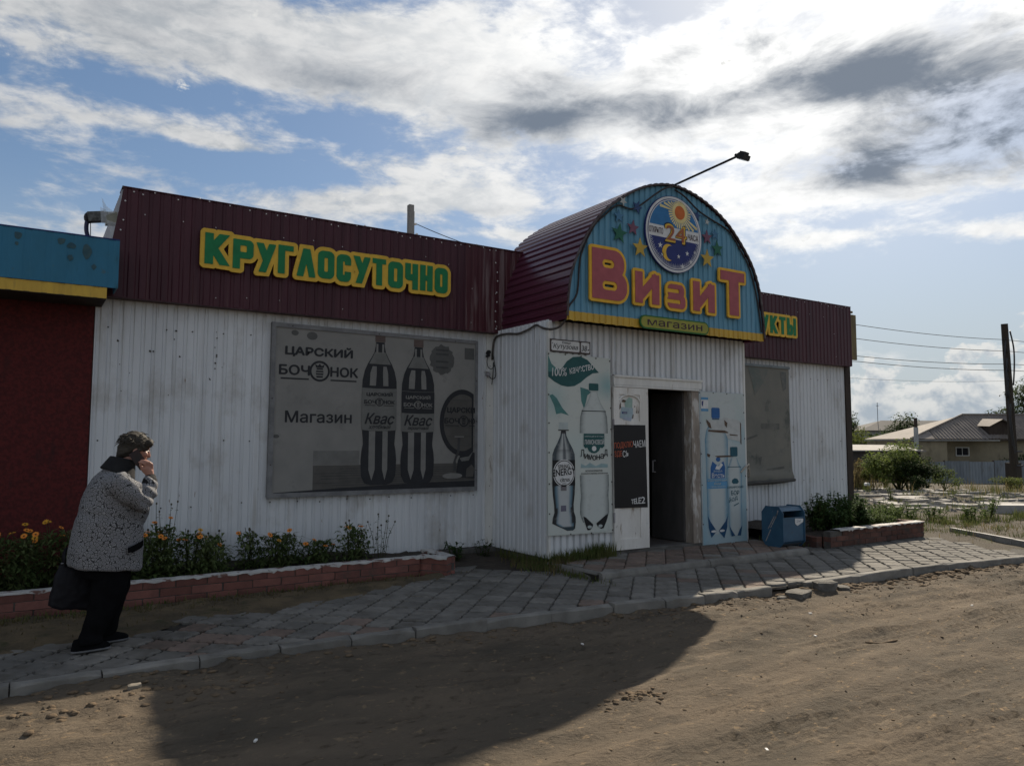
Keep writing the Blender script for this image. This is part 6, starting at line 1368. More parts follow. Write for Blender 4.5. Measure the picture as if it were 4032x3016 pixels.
# ================================================================ woman on the phone
WX, WY, WZ, WS = 0.565, -2.20, 0.060, 0.93
def remesh(mb, vox, smooth_it=2, disp=None, name='t'):
    """closed overlapping pieces -> one continuous skin"""
    me = mb.mesh(name); o = bpy.data.objects.new(name, me); COL.objects.link(o)
    r = o.modifiers.new('r', 'REMESH'); r.mode = 'VOXEL'; r.voxel_size = vox; r.use_smooth_shade = True
    if smooth_it: s = o.modifiers.new('s', 'SMOOTH'); s.factor = .5; s.iterations = smooth_it
    dg = bpy.context.evaluated_depsgraph_get(); out = bpy.data.meshes.new_from_object(o.evaluated_get(dg))
    bpy.data.objects.remove(o); bpy.data.meshes.remove(me)
    if disp:
        for v in out.vertices: v.co += v.normal * disp(v.co)
    out.polygons.foreach_set('use_smooth', [True] * len(out.polygons)); out.update(); return out
def loft(mb, rings, n=20):
    """rings: (centre, rx, ry) in local x/y, stacked in z; closed ends"""
    vs = []
    for c, rx, ry, *e in rings:
        p = e[0] if e else 2.3
        for i in range(n):
            a = 2 * math.pi * i / n; ca, sa = math.cos(a), math.sin(a)
            vs.append((c[0] + rx * math.copysign(abs(ca) ** (2 / p), ca), c[1] + ry * math.copysign(abs(sa) ** (2 / p), sa), c[2] + (e[1] * ca if len(e) > 1 else 0)))
    m = len(rings); fs = [(i * n + k, i * n + (k + 1) % n, (i + 1) * n + (k + 1) % n, (i + 1) * n + k) for i in range(m - 1) for k in range(n)]
    fs += [tuple(range(n - 1, -1, -1)), tuple(range((m - 1) * n, m * n))]; return mb.add(vs, fs)
m_skin = mat('skin', (.36, .185, .135), (.30, .15, .11), (18, 18, 18), .5, spec=.35)
m_hair = mat('grey_brown_hair', (.026, .022, .017), (.050, .043, .034), (26, 26, 50), .7, spec=.2, bump=.4, bscale=(50, 50, 130), bdist=.006)
m_blk = mat('black_cloth', (.0045, .0045, .005), (.007, .007, .008), (14, 14, 14), .95, bump=.3, bscale=120, bdist=.004, spec=.05)
m_collar = mat('black_knit', (.007, .007, .008), (.012, .012, .012), (14, 14, 14), .9, bump=.6, bscale=160, bdist=.004)
def crackle(nt, tc, col):
    L = nt.links; mp = nt.nodes.new('ShaderNodeMapping'); L.new(tc.outputs['Object'], mp.inputs[0]); mp.inputs[3].default_value = (40, 40, 46)
    nz = nt.nodes.new('ShaderNodeTexNoise'); L.new(mp.outputs[0], nz.inputs[0]); nz.inputs['Scale'].default_value = .8; nz.inputs['Detail'].default_value = 3
    ad = nt.nodes.new('ShaderNodeVectorMath'); ad.operation = 'MULTIPLY_ADD'; L.new(nz.outputs[1], ad.inputs[0]); ad.inputs[1].default_value = (.55, .55, .55); L.new(mp.outputs[0], ad.inputs[2])
    vo = nt.nodes.new('ShaderNodeTexVoronoi'); vo.feature = 'DISTANCE_TO_EDGE'; L.new(ad.outputs[0], vo.inputs[0]); vo.inputs['Scale'].default_value = 1.0; vo.inputs['Randomness'].default_value = 1.0
    rp_ = nt.nodes.new('ShaderNodeValToRGB'); L.new(vo.outputs[0], rp_.inputs[0]); e = rp_.color_ramp.elements
    e[0].position = .03; e[0].color = (.022, .022, .024, 1); e[1].position = .13; e[1].color = (.30, .30, .305, 1)
    x = e.new(.22); x.color = (.145, .145, .155, 1); y = e.new(.40); y.color = (.175, .175, .185, 1)
    return rp_.outputs[0]
m_coat = mat('patterned_grey_coat', (.2, .2, .2), None, rough=.85, patt=crackle, spec=.15, bump=.25, bscale=70, bdist=.006)
wom = thing('person', 'walking woman in grey crackle-patterned coat holding a phone to her ear', 'person', (WX, WY, WZ), R_(6)); wom.scale = (WS, WS, WS)
V = Vector
# body: one continuous figure (head, neck, torso, arms, hands, legs)
bd = MB(); HC = V((.115, .01, 1.425))
Mh = Matrix.Rotation(R_(14), 3, 'Y')                             # head tipped forward
def hp(x, y, z): return HC + Mh @ V((x, y, z))
bd.ell(hp(0, 0, .02), (.094, .074, .100), 18, 14, Mh); bd.ell(hp(.035, 0, -.045), (.066, .060, .070), 14, 10, Mh)
bd.limb([(hp(.078, 0, -.085), .026), (hp(.060, 0, -.082), .034)], 10)                         # chin
bd.limb([(hp(.094, 0, .020), .010), (hp(.106, 0, -.010), .013), (hp(.112, 0, -.024), .014)], 8)  # nose
bd.limb([(hp(.088, -.022, .026), .012), (hp(.092, 0, .030), .012), (hp(.088, .022, .026), .012)], 8)   # brow
bd.limb([(hp(.094, -.018, -.055), .008), (hp(.100, 0, -.054), .010), (hp(.094, .018, -.055), .008)], 8)  # lips
bd.ell(hp(.070, -.042, -.018), (.026, .022, .024), 8, 6); bd.ell(hp(.070, .042, -.018), (.026, .022, .024), 8, 6)    # cheeks
for s_ in (-1, 1): bd.ell(hp(-.008, s_ * .076, -.010), (.020, .008, .032), 10, 8, Mh)                    # ears
bd.limb([(hp(-.02, 0, -.07), .056), (V((.045, 0, 1.285)), .060), (V((-.02, 0, 1.20)), .085)], 14)      # neck
loft(bd, [((-.03, 0, 1.22), .10, .15), ((-.06, 0, 1.10), .135, .165), ((-.07, 0, .95), .15, .17), ((-.06, 0, .80), .15, .17), ((-.05, 0, .66), .12, .15)])
SH, EL, WR = V((-.03, -.195, 1.185)), V((.155, -.240, 1.045)), V((.200, -.135, 1.215))
bd.limb([(V((-.03, -.12, 1.18)), .07), (SH, .062), (SH.lerp(EL, .5), .052), (EL, .044), (EL.lerp(WR, .35), .042), (WR, .028)], 12)
bd.limb([(V((-.03, .12, 1.18)), .07), (V((-.04, .20, 1.17)), .062), (V((-.11, .225, .95)), .046), (V((-.20, .20, .76)), .032), (V((-.225, .19, .70)), .026)], 12)
# right hand holding the phone: palm, four fingers over the phone's back, thumb along its edge
PH = V((.150, -.105, 1.335))
pd = (V((-.060, 0, .085))).normalized()                         # phone's long axis, up-left
pa = WR + V((-.010, .004, .045))
bd.limb([(WR, .026), (WR + V((-.004, .002, .020)), .030), (pa, .034), (pa + V((-.018, -.002, .028)), .032)], 10)
bd.ell(pa + V((-.006, -.010, .012)), (.030, .016, .036), 10, 8)
for i, (b, L_) in enumerate(((V((-.030, -.020, .040)), .062), (V((-.012, -.024, .048)), .068), (V((.008, -.022, .046)), .062), (V((.024, -.016, .036)), .050))):
    p0 = pa + b * .75; p1 = p0 + V((-.018 + .004 * i, -.012, .030 + .004 * i)) * (L_ / .062); p2 = p1 + V((-.022, .010, .014)); p3 = p2 + V((-.012, .012, .002))
    bd.limb([(p0, .0095), (p1, .0090), (p2, .0080), (p3, .0070)], 8)
t0 = pa + V((-.030, .004, .000)); bd.limb([(t0, .013), (t0 + V((-.022, -.008, .022)), .011), (t0 + V((-.036, -.014, .056)), .0090)], 8)     # thumb
# left hand closed round the bag handle
LH = V((-.235, .185, .665)); bd.limb([(V((-.225, .19, .70)), .026), (LH, .030), (LH + V((-.004, 0, -.02)), .028)], 10)
for i in range(4): q = LH + V((-.030 + .019 * i, -.012, -.018)); bd.limb([(q + V((0, .02, .012)), .009), (q + V((0, -.010, -.012)), .0088), (q + V((0, .006, -.030)), .0082), (q + V((0, .022, -.020)), .0075)], 8)
bd.limb([(LH + V((.028, -.010, .005)), .011), (LH + V((.036, -.016, -.018)), .010), (LH + V((.022, -.012, -.034)), .0085)], 8)
# legs
RF, LF = V((-.155, -.085, .055)), V((.005, .10, .060))
bd.limb([(V((-.05, -.08, .68)), .105), (V((-.03, -.09, .40)), .062), (V((-.10, -.09, .22)), .050), (RF + V((0, 0, .03)), .036)], 12)
bd.limb([(V((-.05, .08, .68)), .105), (V((.045, .09, .40)), .062), (V((.01, .10, .22)), .050), (LF + V((0, 0, .03)), .036)], 12)
bd.limb([(RF + V((-.02, 0, -.015)), .026), (RF + V((.06, -.01, -.024)), .018)], 10); bd.limb([(LF + V((-.02, 0, -.015)), .026), (LF + V((.06, .01, -.024)), .018)], 10)
body = obj('body', remesh(bd, .006, 2, name='body'), m_skin, wom, local=True)
# hair: cap of hair with tousled locks
hb_ = MB(); hb_.ell(hp(-.012, 0, .042), (.106, .088, .098), 18, 14, Mh); hb_.ell(hp(-.050, 0, -.005), (.068, .078, .080), 14, 10, Mh)
hb_.limb([(hp(.074, -.048, .070), .030), (hp(.088, 0, .074), .034), (hp(.074, .048, .070), .030)], 10); hb_.limb([(hp(-.075, -.03, -.055), .030), (hp(-.08, 0, -.06), .034), (hp(-.075, .03, -.055), .030)], 10)
hb_.limb([(hp(.030, -.074, .030), .016), (hp(.018, -.078, .0), .013)], 8)
hair = obj('hair', remesh(hb_, .007, 1, lambda p: .007 * mn.noise(p * 22) + .006 * mn.noise(V((p.x * 30, p.y * 30, p.z * 70))), 'hair'), m_hair, wom, local=True)
rh = random.Random(9); lk = MB()
for i in range(170):
    d = rdir(rh, -.15, 1.0); q = hp(d.x * .104 - .014, d.y * .088, d.z * .098 + .040)
    if d.x > .55 and d.z < .25: continue
    fl2 = (V((.9 if d.x > -.1 else -.6, d.y * .5, -.75 + .6 * rh.random())) + d * .12).normalized(); l = rh.uniform(.020, .048)
    lk.tube([q - d * .006, q + fl2 * l * .5 + d * .004, q + fl2 * l + V((0, 0, -.004))], [.0036, .0028, .0007], 4, False)
obj('hair_lock', lk, m_hair, hair, local=True, kind='stuff')
for s_ in (-1, 1):
    e = obj('eye', MB().ell(hp(.083, s_ * .028, .008), (.011, .011, .009), 10, 8), mat('eye_white', (.5, .48, .45), None, rough=.3), body, local=True); obj('iris', MB().ell(hp(.0925, s_ * .0285, .008), (.003, .0055, .0055), 8, 6), m_blk, body, local=True)
# trousers
tr = MB()
loft(tr, [((-.05, 0, .50), .165, .175), ((-.05, 0, .60), .17, .18), ((-.05, 0, .72), .15, .17)])
def leg(P_): 
    rings = [((x, y, z), rx, ry) for x, y, z, rx, ry in P_]; loft(tr, rings)
leg([(-.152, -.088, .045, .082, .068), (-.135, -.09, .12, .078, .066), (-.085, -.09, .25, .094, .076), (-.040, -.09, .40, .118, .088), (-.03, -.085, .54, .120, .095), (-.045, -.08, .66, .13, .10)])
leg([(-.012, .102, .060, .072, .066), (.002, .10, .13, .070, .064), (.012, .098, .25, .086, .072), (.030, .09, .40, .112, .086), (.02, .085, .54, .118, .095), (-.03, .08, .66, .13, .10)])
obj('trousers', remesh(tr, .010, 3, lambda p: .005 * mn.noise(p * 14) + .003 * math.sin(p.z * 60 + p.x * 20) * max(0, .25 - p.z) * 4, 'trousers'), m_blk, wom, local=True)
for F_, nm, toe in ((RF, 'right', .19), (LF, 'left', .16)):
    sh = MB(); loft(sh, [((F_.x + .015, F_.y, .002), .125, .042, 2.6), ((F_.x + .015, F_.y, .022), .128, .044, 2.6), ((F_.x + .010, F_.y, .040), .118, .041, 2.4), ((F_.x - .02, F_.y, .062), .085, .037, 2.2), ((F_.x - .045, F_.y, .085), .052, .034)])
    o = obj('shoe', remesh(sh, .006, 2, None, 'shoe'), m_blk, wom, local=True); sl_ = MB(); loft(sl_, [((F_.x + .016, F_.y, .0), .128, .0455, 2.6), ((F_.x + .016, F_.y, .011), .130, .0465, 2.6)]); obj('sole', sl_, mat('shoe_sole', (.16, .16, .17), (.10, .10, .10), (9, 9, 9), .7), o, local=True)
# coat with the raised right sleeve and hanging left sleeve
ct = MB()
loft(ct, [((-.052, 0, .560), .238, .215, 2.4, -.030), ((-.050, 0, .575), .246, .222, 2.4, -.030), ((-.050, 0, .70), .246, .220, 2.4, -.01), ((-.045, 0, .82), .236, .215), ((-.036, 0, .95), .218, .208), ((-.030, 0, 1.06), .196, .200), ((-.030, 0, 1.15), .168, .195), ((-.028, 0, 1.225), .125, .165), ((-.005, 0, 1.285), .085, .105), ((.010, 0, 1.315), .062, .075)], 28)
ct.limb([(V((-.05, -.13, 1.17)), .085), (SH + V((0, .01, 0)), .096), (SH.lerp(EL, .5) + V((0, .01, -.01)), .092), (EL + V((-.012, .012, -.005)), .078), (EL.lerp(WR, .45), .066), (EL.lerp(WR, .80), .054)], 14)
ct.limb([(V((-.04, .13, 1.17)), .085), (V((-.05, .20, 1.15)), .088), (V((-.11, .232, .95)), .074), (V((-.185, .208, .79)), .058), (V((-.205, .20, .745)), .054)], 14)
ct.ell((.10, -.03, .98), (.13, .15, .16), 12, 10)                                              # bust and belly
def folds(p):
    f = .005 * mn.noise(p * 9) + .003 * mn.noise(p * 24)
    if p.y < -.10 and p.x > .10 and p.z > .95: f += .007 * math.sin((p.z * .8 + p.x * .6) * 95)          # creases at the bent elbow
    f += .006 * math.exp(-((p.z - .93 + .15 * p.x) / .03) ** 2) * -1.6 * (1 if p.x < .16 else .3)
    if p.z < .80: f += .006 * math.sin(math.atan2(p.y, p.x + .05) * 7) * (.80 - p.z) * 3
    return f
obj('coat', remesh(ct, .0085, 3, folds, 'coat'), m_coat, wom, local=True)
cl = MB(); loft(cl, [((.000, 0, 1.245), .118, .140, 2.2, -.05), ((.020, 0, 1.300), .100, .108, 2.2, -.045), ((.030, 0, 1.340), .090, .092, 2.2, -.030), ((.035, 0, 1.362), .086, .088, 2.2, -.020)])
obj('collar', remesh(cl, .007, 2, None, 'collar'), m_collar, wom, local=True)
cf = MB().limb([(EL.lerp(WR, .70), .056), (EL.lerp(WR, .92), .050), (WR + V((0, 0, -.002)), .042)], 14); obj('cuff', remesh(cf, .006, 1, None, 'cuff'), m_collar, wom, local=True)
pk = MB(); pk.grid(8, 5, lambda u, v: (.045 + .115 * u, -.232 + .065 * u * u, .735 + .040 * u - .012 - .050 * v * (1.0 if .2 < u < .95 else .8)))
pkb = [(x, y - .006, z) for x, y, z in pk.v]; n = len(pk.v); pk.v += pkb; pk.f += [tuple(i + n for i in f[::-1]) for f in pk.f]; obj('pocket_flap', pk, m_blk, wom, local=True)
# phone and bag
Wm = Matrix.Translation((WX, WY, WZ)) @ Matrix.Rotation(R_(6), 4, 'Z') @ Matrix.Scale(WS, 4)
ax_z = V((-.56, .10, .82)).normalized(); ax_y = V((.12, 1, .05)).normalized(); ax_x = ax_y.cross(ax_z).normalized(); ax_y = ax_z.cross(ax_x)
Mp = Wm @ Matrix.Translation((.122, -.104, 1.352)) @ Matrix(((ax_x.x, ax_y.x, ax_z.x), (ax_x.y, ax_y.y, ax_z.y), (ax_x.z, ax_y.z, ax_z.z))).to_4x4()
ph = thing('mobile_phone', 'dark mobile phone held to the right ear of the woman', 'phone', tuple(Mp.translation))
obj('case', MB().cbox(-.036, -.005, -.072, .036, .004, .072, .003), None, ph).data.transform(Mp); ph.children[0].data.materials.append(mat('phone_case', (.012, .010, .012), (.03, .012, .012), (20, 20, 20), .4))
gl_ = obj('screen', MB().box(-.031, .0042, -.066, .031, .0052, .066), mat('phone_glass', (.01, .01, .012), None, rough=.1), ph); gl_.data.transform(Mp)
bg_ = thing('shoulder_bag', 'large soft black bag hanging from the left hand of the woman', 'bag', tuple(Wm @ V((-.33, .10, .30))))
bb = MB(); loft(bb, [((-.215, .12, .265), .150, .055, 3.5, -.03), ((-.22, .12, .28), .170, .066, 3.5, -.03), ((-.215, .12, .38), .165, .072, 3.2, -.02), ((-.212, .12, .50), .148, .060, 3.0), ((-.21, .12, .590), .125, .038, 3.0), ((-.208, .12, .605), .115, .022, 3.0)], 24)
bm_ = remesh(bb, .010, 2, lambda p: .008 * mn.noise(p * 11) + .004 * mn.noise(p * 30), 'bag'); bm_.transform(Wm); m_bag = mat('black_leather', (.006, .006, .008), (.010, .010, .013), (9, 9, 9), .6, spec=.15, bump=.4, bscale=60, bdist=.005); obj('pouch', bm_, m_bag, bg_)
for yy in (.085, .155):
    hd = MB().tube(dense([(-.300, yy, .585), (-.305, yy, .655), (-.28, .17, .70), (-.235, .178, .665), (-.17, yy, .60), (-.16, yy, .57)]), .009, 6); me = hd.mesh('handle'); me.transform(Wm); obj('handle', me, m_bag, bg_)
zz = MB().tube([(-.325, .10, .603), (-.10, .10, .612)], .005, 5); me = zz.mesh('zip'); me.transform(Wm); obj('zip', me, mat('zip_metal', (.35, .35, .36), None, rough=.4, metallic=.8), bg_)

# ================================================================ beyond the shop: plaza ruins, bushes, fence, houses, poles
BR = math.atan2(cR.y, cR.x)                                     # the street behind lies square to this direction
UX, UY = math.cos(BR), math.sin(BR)
def fr_(u, w, o): return (o[0] + UX * u - UY * w, o[1] + UY * u + UX * w)
# remains of a paved square: pale slabs with earth between them
sq = thing('ruined_paving', None, None); sq['kind'] = 'structure'
m_slab = mat('pale_slab', (.25, .24, .22), (.15, .143, .13), (3, 3, 3), .85, bump=.4, rnd=.42, spec=.2, stains=(((.14, .12, .10), (4, 4, 4), .56, .72),))
r5 = random.Random(33); slabs = []
for k in range(16):
    me = MB().cbox(-.5, -.5, -.08, .5, .5, .0, .02, .012, r5).mesh('paving_slab'); me.materials.append(m_slab); slabs.append(me)
O5 = (15.2, 1.2); placed = 0; tries = 0
while placed < 298 and tries < 4000:
    tries += 1; w = 12.5 * r5.random() ** 1.25 - .2; u = r5.uniform(-2.6, .68 * (16 + w) - 7.0)
    x, y = fr_(u, w, O5)
    if x < 12.75 and y > -.3: continue
    if nz2(x, y, .33, 17.0) < -.12 - .40 * r5.random(): continue
    o = bpy.data.objects.new('paving_slab', slabs[placed % 16]); COL.objects.link(o); o.parent = sq
    o.location = (x, y, back_z(x, y) + r5.uniform(.0, .06)); o.rotation_euler = (r5.gauss(0, .045), r5.gauss(0, .045), BR + r5.gauss(0, .12) + (math.pi / 2 if r5.random() < .3 else 0))
    l = r5.choice((.3, .3, .45, .6, .22, .8)); o.scale = (l * r5.uniform(.8, 1.2), r5.uniform(.16, .36), r5.uniform(.5, 1.0)); placed += 1
cr_ = MB()
for i in range(1500):
    w = r5.uniform(-.6, 13); u = r5.uniform(-2.6, .68 * (16 + w) - 7.0); x, y = fr_(u, w, O5)
    if x < 12.75 and y > -.3: continue
    s = r5.uniform(.03, .11); z = back_z(x, y); a = r5.uniform(0, 6.28)
    cr_.add([(x + s * math.cos(a + k * 2.1) * r5.uniform(.6, 1.2), y + s * math.sin(a + k * 2.1), z - .01) for k in range(3)] + [(x + s * .2, y, z + s * r5.uniform(.3, .8))], [(0, 1, 3), (1, 2, 3), (2, 0, 3)])
obj('rubble', cr_, m_slab, kind='stuff')
# low kerbs of the square
m_wk = mat('whitewashed_kerb', (.34, .33, .31), (.22, .21, .20), (3, 3, 3), .8, bump=.4, stains=(((.14, .12, .10), (5, 5, 5), .60, .72),))
def low_kerb(label, a, b, w, h, z0=None, n=5):
    t = thing('low_kerb', label, 'kerb', (a[0], a[1], 0)); A, B = Vector((a[0], a[1], 0)), Vector((b[0], b[1], 0)); d = (B - A).normalized(); nn = Vector((-d.y, d.x, 0)) * w / 2
    for i in range(n):
        p, q = A.lerp(B, i / n) + d * .01, A.lerp(B, (i + 1) / n) - d * .01; zp = (back_z(p.x, p.y) if z0 is None else z0) + rp.uniform(-.01, .01)
        mb = MB(); vs = [v + Vector((0, 0, z)) for z in (-.25, zp + h) for v in (p - nn, q - nn, q + nn, p + nn)]; mb.add(vs, [(3, 2, 1, 0), (4, 5, 6, 7), (0, 1, 5, 4), (1, 2, 6, 5), (2, 3, 7, 6), (3, 0, 4, 7)]); obj('kerb_stone', mb, m_wk, t)
low_kerb('white edging strip lying across the end of the paved walk', (12.52, -1.72), (11.45, -3.55), .07, .065, z0=.03, n=3)
low_kerb('thick pale kerb with a dark face at the right edge of the square', (16.75, -.35), (19.5, -2.35), .45, .16)
# grass and weeds around the square
def gz(x, y): return back_z(x, y) - .01
m_gr2 = leafmat('verge_grass', (.060, .085, .025), (.10, .105, .04))
sp = []; rgz = random.Random(77)
for x, y, n, sx, sy, h in ((12.6, -.5, 600, .6, .45, .10), (13.6, -.7, 600, .6, .3, .10), (14.6, -1.0, 600, .6, .25, .11), (15.4, -1.25, 500, .5, .25, .14), (16.4, -1.5, 400, .5, .3, .12), (12.3, -1.4, 260, .35, .3, .07), (13.2, -1.9, 240, .6, .3, .08), (14.4, -2.4, 200, .6, .3, .09), (15.6, -3.0, 160, .6, .3, .08), (11.9, -.9, 300, .25, .4, .10), (17.2, .6, 160, .5, .4, .10), (20.2, 1.4, 260, .9, .5, .15), (21.5, 3.2, 360, 1.0, .6, .16), (19.5, 5.6, 340, .9, .5, .2), (24.5, 2.4, 400, 1.6, .7, .22), (22.0, 6.6, 500, 1.0, .8, .3), (28, 3.5, 500, 2.0, 1.0, .3), (33, 4, 500, 3, 2, .3), (14.3, .7, 120, .8, .6, .08), (17, 2.6, 100, 1.2, 1.0, .10)):
    k = max(3, n // 22)                                           # in tufts, not a lawn
    for q in range(k): sp.append((x + rgz.gauss(0, sx), y + rgz.gauss(0, sy), gz, 24, .07 + .03 * sx, .06, h * rgz.uniform(.5, 1.5)))
blades('grass_tufts', sp, m_gr2, r5); blades('dry_grass_tufts', [(x, y, gz, n, sx, sy, h) for x, y, n, sx, sy, h in ((23.5, 7.6, 700, .5, .5, .9), (24.5, 8.4, 500, .7, .6, .8), (13.5, -2.0, 300, .9, .4, .10), (25, 3, 250, 2, .8, .4), (28, 8, 300, 2, 1.5, .5))], m_dry, r5)
for i, (x, y, h, s, n, lab) in enumerate(((15.55, -.85, .40, .28, 260, 'leafy weed standing at the left end of the thick pale kerb'), (12.9, -.25, .40, .28, 260, 'green weed among the grass just beyond the dark corner post'), (14.2, -.55, .28, .30, 260, 'low green weed in the middle of the grass strip'), (17.5, 2.2, .38, .10, 40, 'thin lone weed standing in the ruined square'), (13.5, -.45, .34, .34, 300, 'spreading green weed between corner post and square'), (14.9, -.9, .26, .3, 240, 'low weed along the grass strip before the thick kerb'), (16.6, -1.5, .30, .3, 240, 'grassy weed in front of the thick pale kerb'))):
    weed('leafy_weed', lab, 'plant', x, y, back_z(x, y), h, s, n, .085, m_lush, r5, 'weeds by the ruined square', stems=12, wide=.5)
def bush(name, label, cat, x, y, z0, w, h, n, L, m, r, group=None, dense_=1.0, trunk=0.0, lumps=7, parts=('foliage', 'stem'), deep=.7):
    """a crown of leaf-sized faces in several uneven lumps, with limbs"""
    t = thing(name, label, cat, (x, y, z0), 0, group); lv, st = MB(), MB(); cen = []
    for i in range(lumps):
        a = r.uniform(0, 6.283); rr = w * .5 * math.sqrt(r.random()); zz = trunk + (h - trunk) * r.uniform(.18, .80)
        k = 1 - .45 * abs(zz / h - .45); cen.append((Vector((x + rr * k * math.cos(a), y + rr * k * math.sin(a) * deep, z0 + zz)), w * r.uniform(.17, .30), (h - trunk) * r.uniform(.13, .22)))
    for c, rw, rhh in cen:
        b = Vector((x + r.uniform(-.04, .04) * w, y, z0 - .1)); m1 = b.lerp(c, .5) + Vector((0, 0, (h - trunk) * .05)); st.tube([b, m1, c], [max(.012, w * .012) if not trunk else trunk * .07, max(.008, w * .008), .006 + w * .002], 5)
    for i in range(n):
        c, rw, rhh = cen[i % lumps]; d = rdir(r, -1, 1); q = r.random() ** .45 * (1 + .25 * (r.random() < .12)); p = c + Vector((d.x * rw * q, d.y * rw * q * deep, d.z * rhh * q))
        leaf(lv, p, (rdir(r, -.5, .7) + d * .6), L * r.uniform(.6, 1.25), L * r.uniform(.35, .6), droop=.2)
    obj(parts[0], lv, m, t); obj(parts[1], st, m_dark if trunk else m_stem, t); return t
m_b1 = leafmat('dark_bush_leaf', (.022, .038, .014), (.040, .060, .022)); m_b2 = leafmat('bright_bush_leaf', (.105, .145, .036), (.150, .185, .055)); m_b3 = leafmat('ochre_bush_leaf', (.17, .135, .05), (.12, .10, .04)); m_t1 = leafmat('tree_leaf', (.040, .062, .026), (.065, .088, .036)); m_t2 = leafmat('yellow_green_leaf', (.115, .135, .030), (.085, .11, .028))
bush('bush', 'big bush with bright green crown in the middle of the waste ground', 'bush', 23.55, 5.45, -.02, 2.1, 1.72, 3200, .13, m_b2, r5, lumps=11)
bush('bush', 'dark dense bush at the foot of the bright green one', 'bush', 23.3, 5.0, -.02, 2.1, 1.05, 2600, .12, m_b1, r5, lumps=9)
bush('bush', 'small dark green bush before the dark one on the edge of the square', 'bush', 22.3, 4.25, 0, .75, .50, 650, .09, m_b1, r5, lumps=5)
bush('bush', 'ochre dried bush beside the dark corner post', 'bush', 24.1, 7.45, -.05, 1.0, 1.05, 900, .10, m_b3, r5, lumps=6)
bush('bush', 'low pale green bush between the ochre bush and the big one', 'bush', 23.8, 6.5, -.05, 1.1, .85, 900, .10, m_t2, r5, lumps=6)
bush('bush', 'slender greenish bush right of the dark bush before the fence', 'bush', 26.5, 5.6, -.08, 1.1, .85, 800, .10, m_b2, r5, lumps=6)
bush('bush', 'low olive shrub by the fence foot right of the slender bush', 'bush', 28.2, 4.3, -.15, 1.6, .45, 700, .10, m_t2, r5, lumps=6)
bush('bush', 'thin shrub growing against the yellow house behind the fence', 'bush', 73.5, 23.5, -1.8, 3.5, 3.0, 700, .28, m_t1, r5, lumps=6)
bush('bush', 'thin shrub behind the fence near the wooden pole', 'bush', 75.0, 22.6, -1.8, 2.6, 2.8, 600, .28, m_t1, r5, lumps=6)
tag(obj('plastic_bag', rock((21.9, 5.55, .17), (.11, .09, .08), 2.2), k_white), 'crumpled white bag in the grass left of the bushes', 'bag')
def tree(label, x, y, z0, w, h, n, L, m, group='trees among the houses', lumps=9): return bush('tree', label, 'tree', x, y, z0, w, h, n, L, m, r5, group, trunk=h * .28, lumps=lumps, parts=('crown', 'trunk'))
tree('round green tree in front of the far two-storey house', 92.6, 45.3, -2.0, 7.4, 7.4, 3200, .42, m_t1)
tree('dark tree at the shop corner post left of the far house', 92.0, 51.6, -2.0, 5.4, 7.8, 1700, .42, m_t1)
tree('yellow-green low tree under the far house by the corner post', 79.3, 42.0, -2.0, 4.4, 5.2, 1300, .36, m_t2)
tree('tree crown rising behind the slate roof at the right edge', 95.5, 31.5, -2.0, 9.0, 11.2, 2400, .46, m_t1)
tree('lower tree just right of the wooden pole behind the roof', 90.8, 33.0, -2.0, 4.5, 8.2, 1200, .40, m_t1)
tree('small tree behind the far house ridge', 128.5, 75, -2.0, 9, 7.6, 900, .5, m_t1)

# ---- fence of grey sheets
m_fen = mat('grey_blue_fence_sheet', (.20, .225, .245), (.15, .172, .19), (2, 2, .6), .6, spec=.3, rnd=.14, stains=(((.10, .095, .085), (3, 3, .6), .56, .72),))
FO = (56.0, 28.6)
fen = thing('sheet_fence', 'long grey-blue metal sheet fence in front of the yellow house', 'fence', (FO[0], FO[1], -1.9), BR)
zf = -1.75
for i in range(11):
    u0 = i * 2.0; dz = r5.uniform(-.06, .06) + (.05 if i > 5 else -.02) - (.25 if i < 2 else 0)
    pr5 = ribs(u0, u0 + 1.98, .25, .03); mb = MB(); n = len(pr5); vs = [(s, d + (.02 if i % 2 else 0), z) for z in (-.5, 1.87 + dz) for s, d in pr5]; mb.add(vs, [(k, k + 1, k + 1 + n, k + n) for k in range(n - 1)]); obj('fence_sheet', mb, m_fen, fen, local=True)
for i in range(0, 12, 2): obj('fence_post', MB().box(i * 2 - .05, .06, -.5, i * 2 + .05, .16, 1.95), m_dark, fen, local=True)
# ---- long yellow house with slate roof
m_ylw = mat('ochre_plaster', (.25, .215, .145), (.185, .16, .112), (.8, .8, .8), .9, bump=.2, stains=(((.13, .11, .075), (1.4, 1.4, .6), .56, .74),)); m_slate = mat('grey_slate', (.215, .185, .162), (.145, .128, .115), (.9, .9, .9), .85, rnd=.12, stains=(((.085, .075, .065), (1.5, 1.5, 1.5), .56, .72),)); m_pane = mat('dark_pane', (.014, .015, .018), None, rough=.6, spec=.1); m_fr = mat('white_window_paint', (.48, .48, .46), None)
HO = (67.26, 29.53); hs = thing('yellow_house', 'long yellow house with grey corrugated slate roof, dormer and small window', 'house', (HO[0], HO[1], -2.0), BR)
EZ, RZ, HL, HD = 3.80, 6.10, 27.0, 9.0                            # eave, ridge heights above the base; length, depth
obj('wall', MB().box(.7, .55, -.5, HL - .6, HD - .5, EZ + .02), m_ylw, hs, local=True)
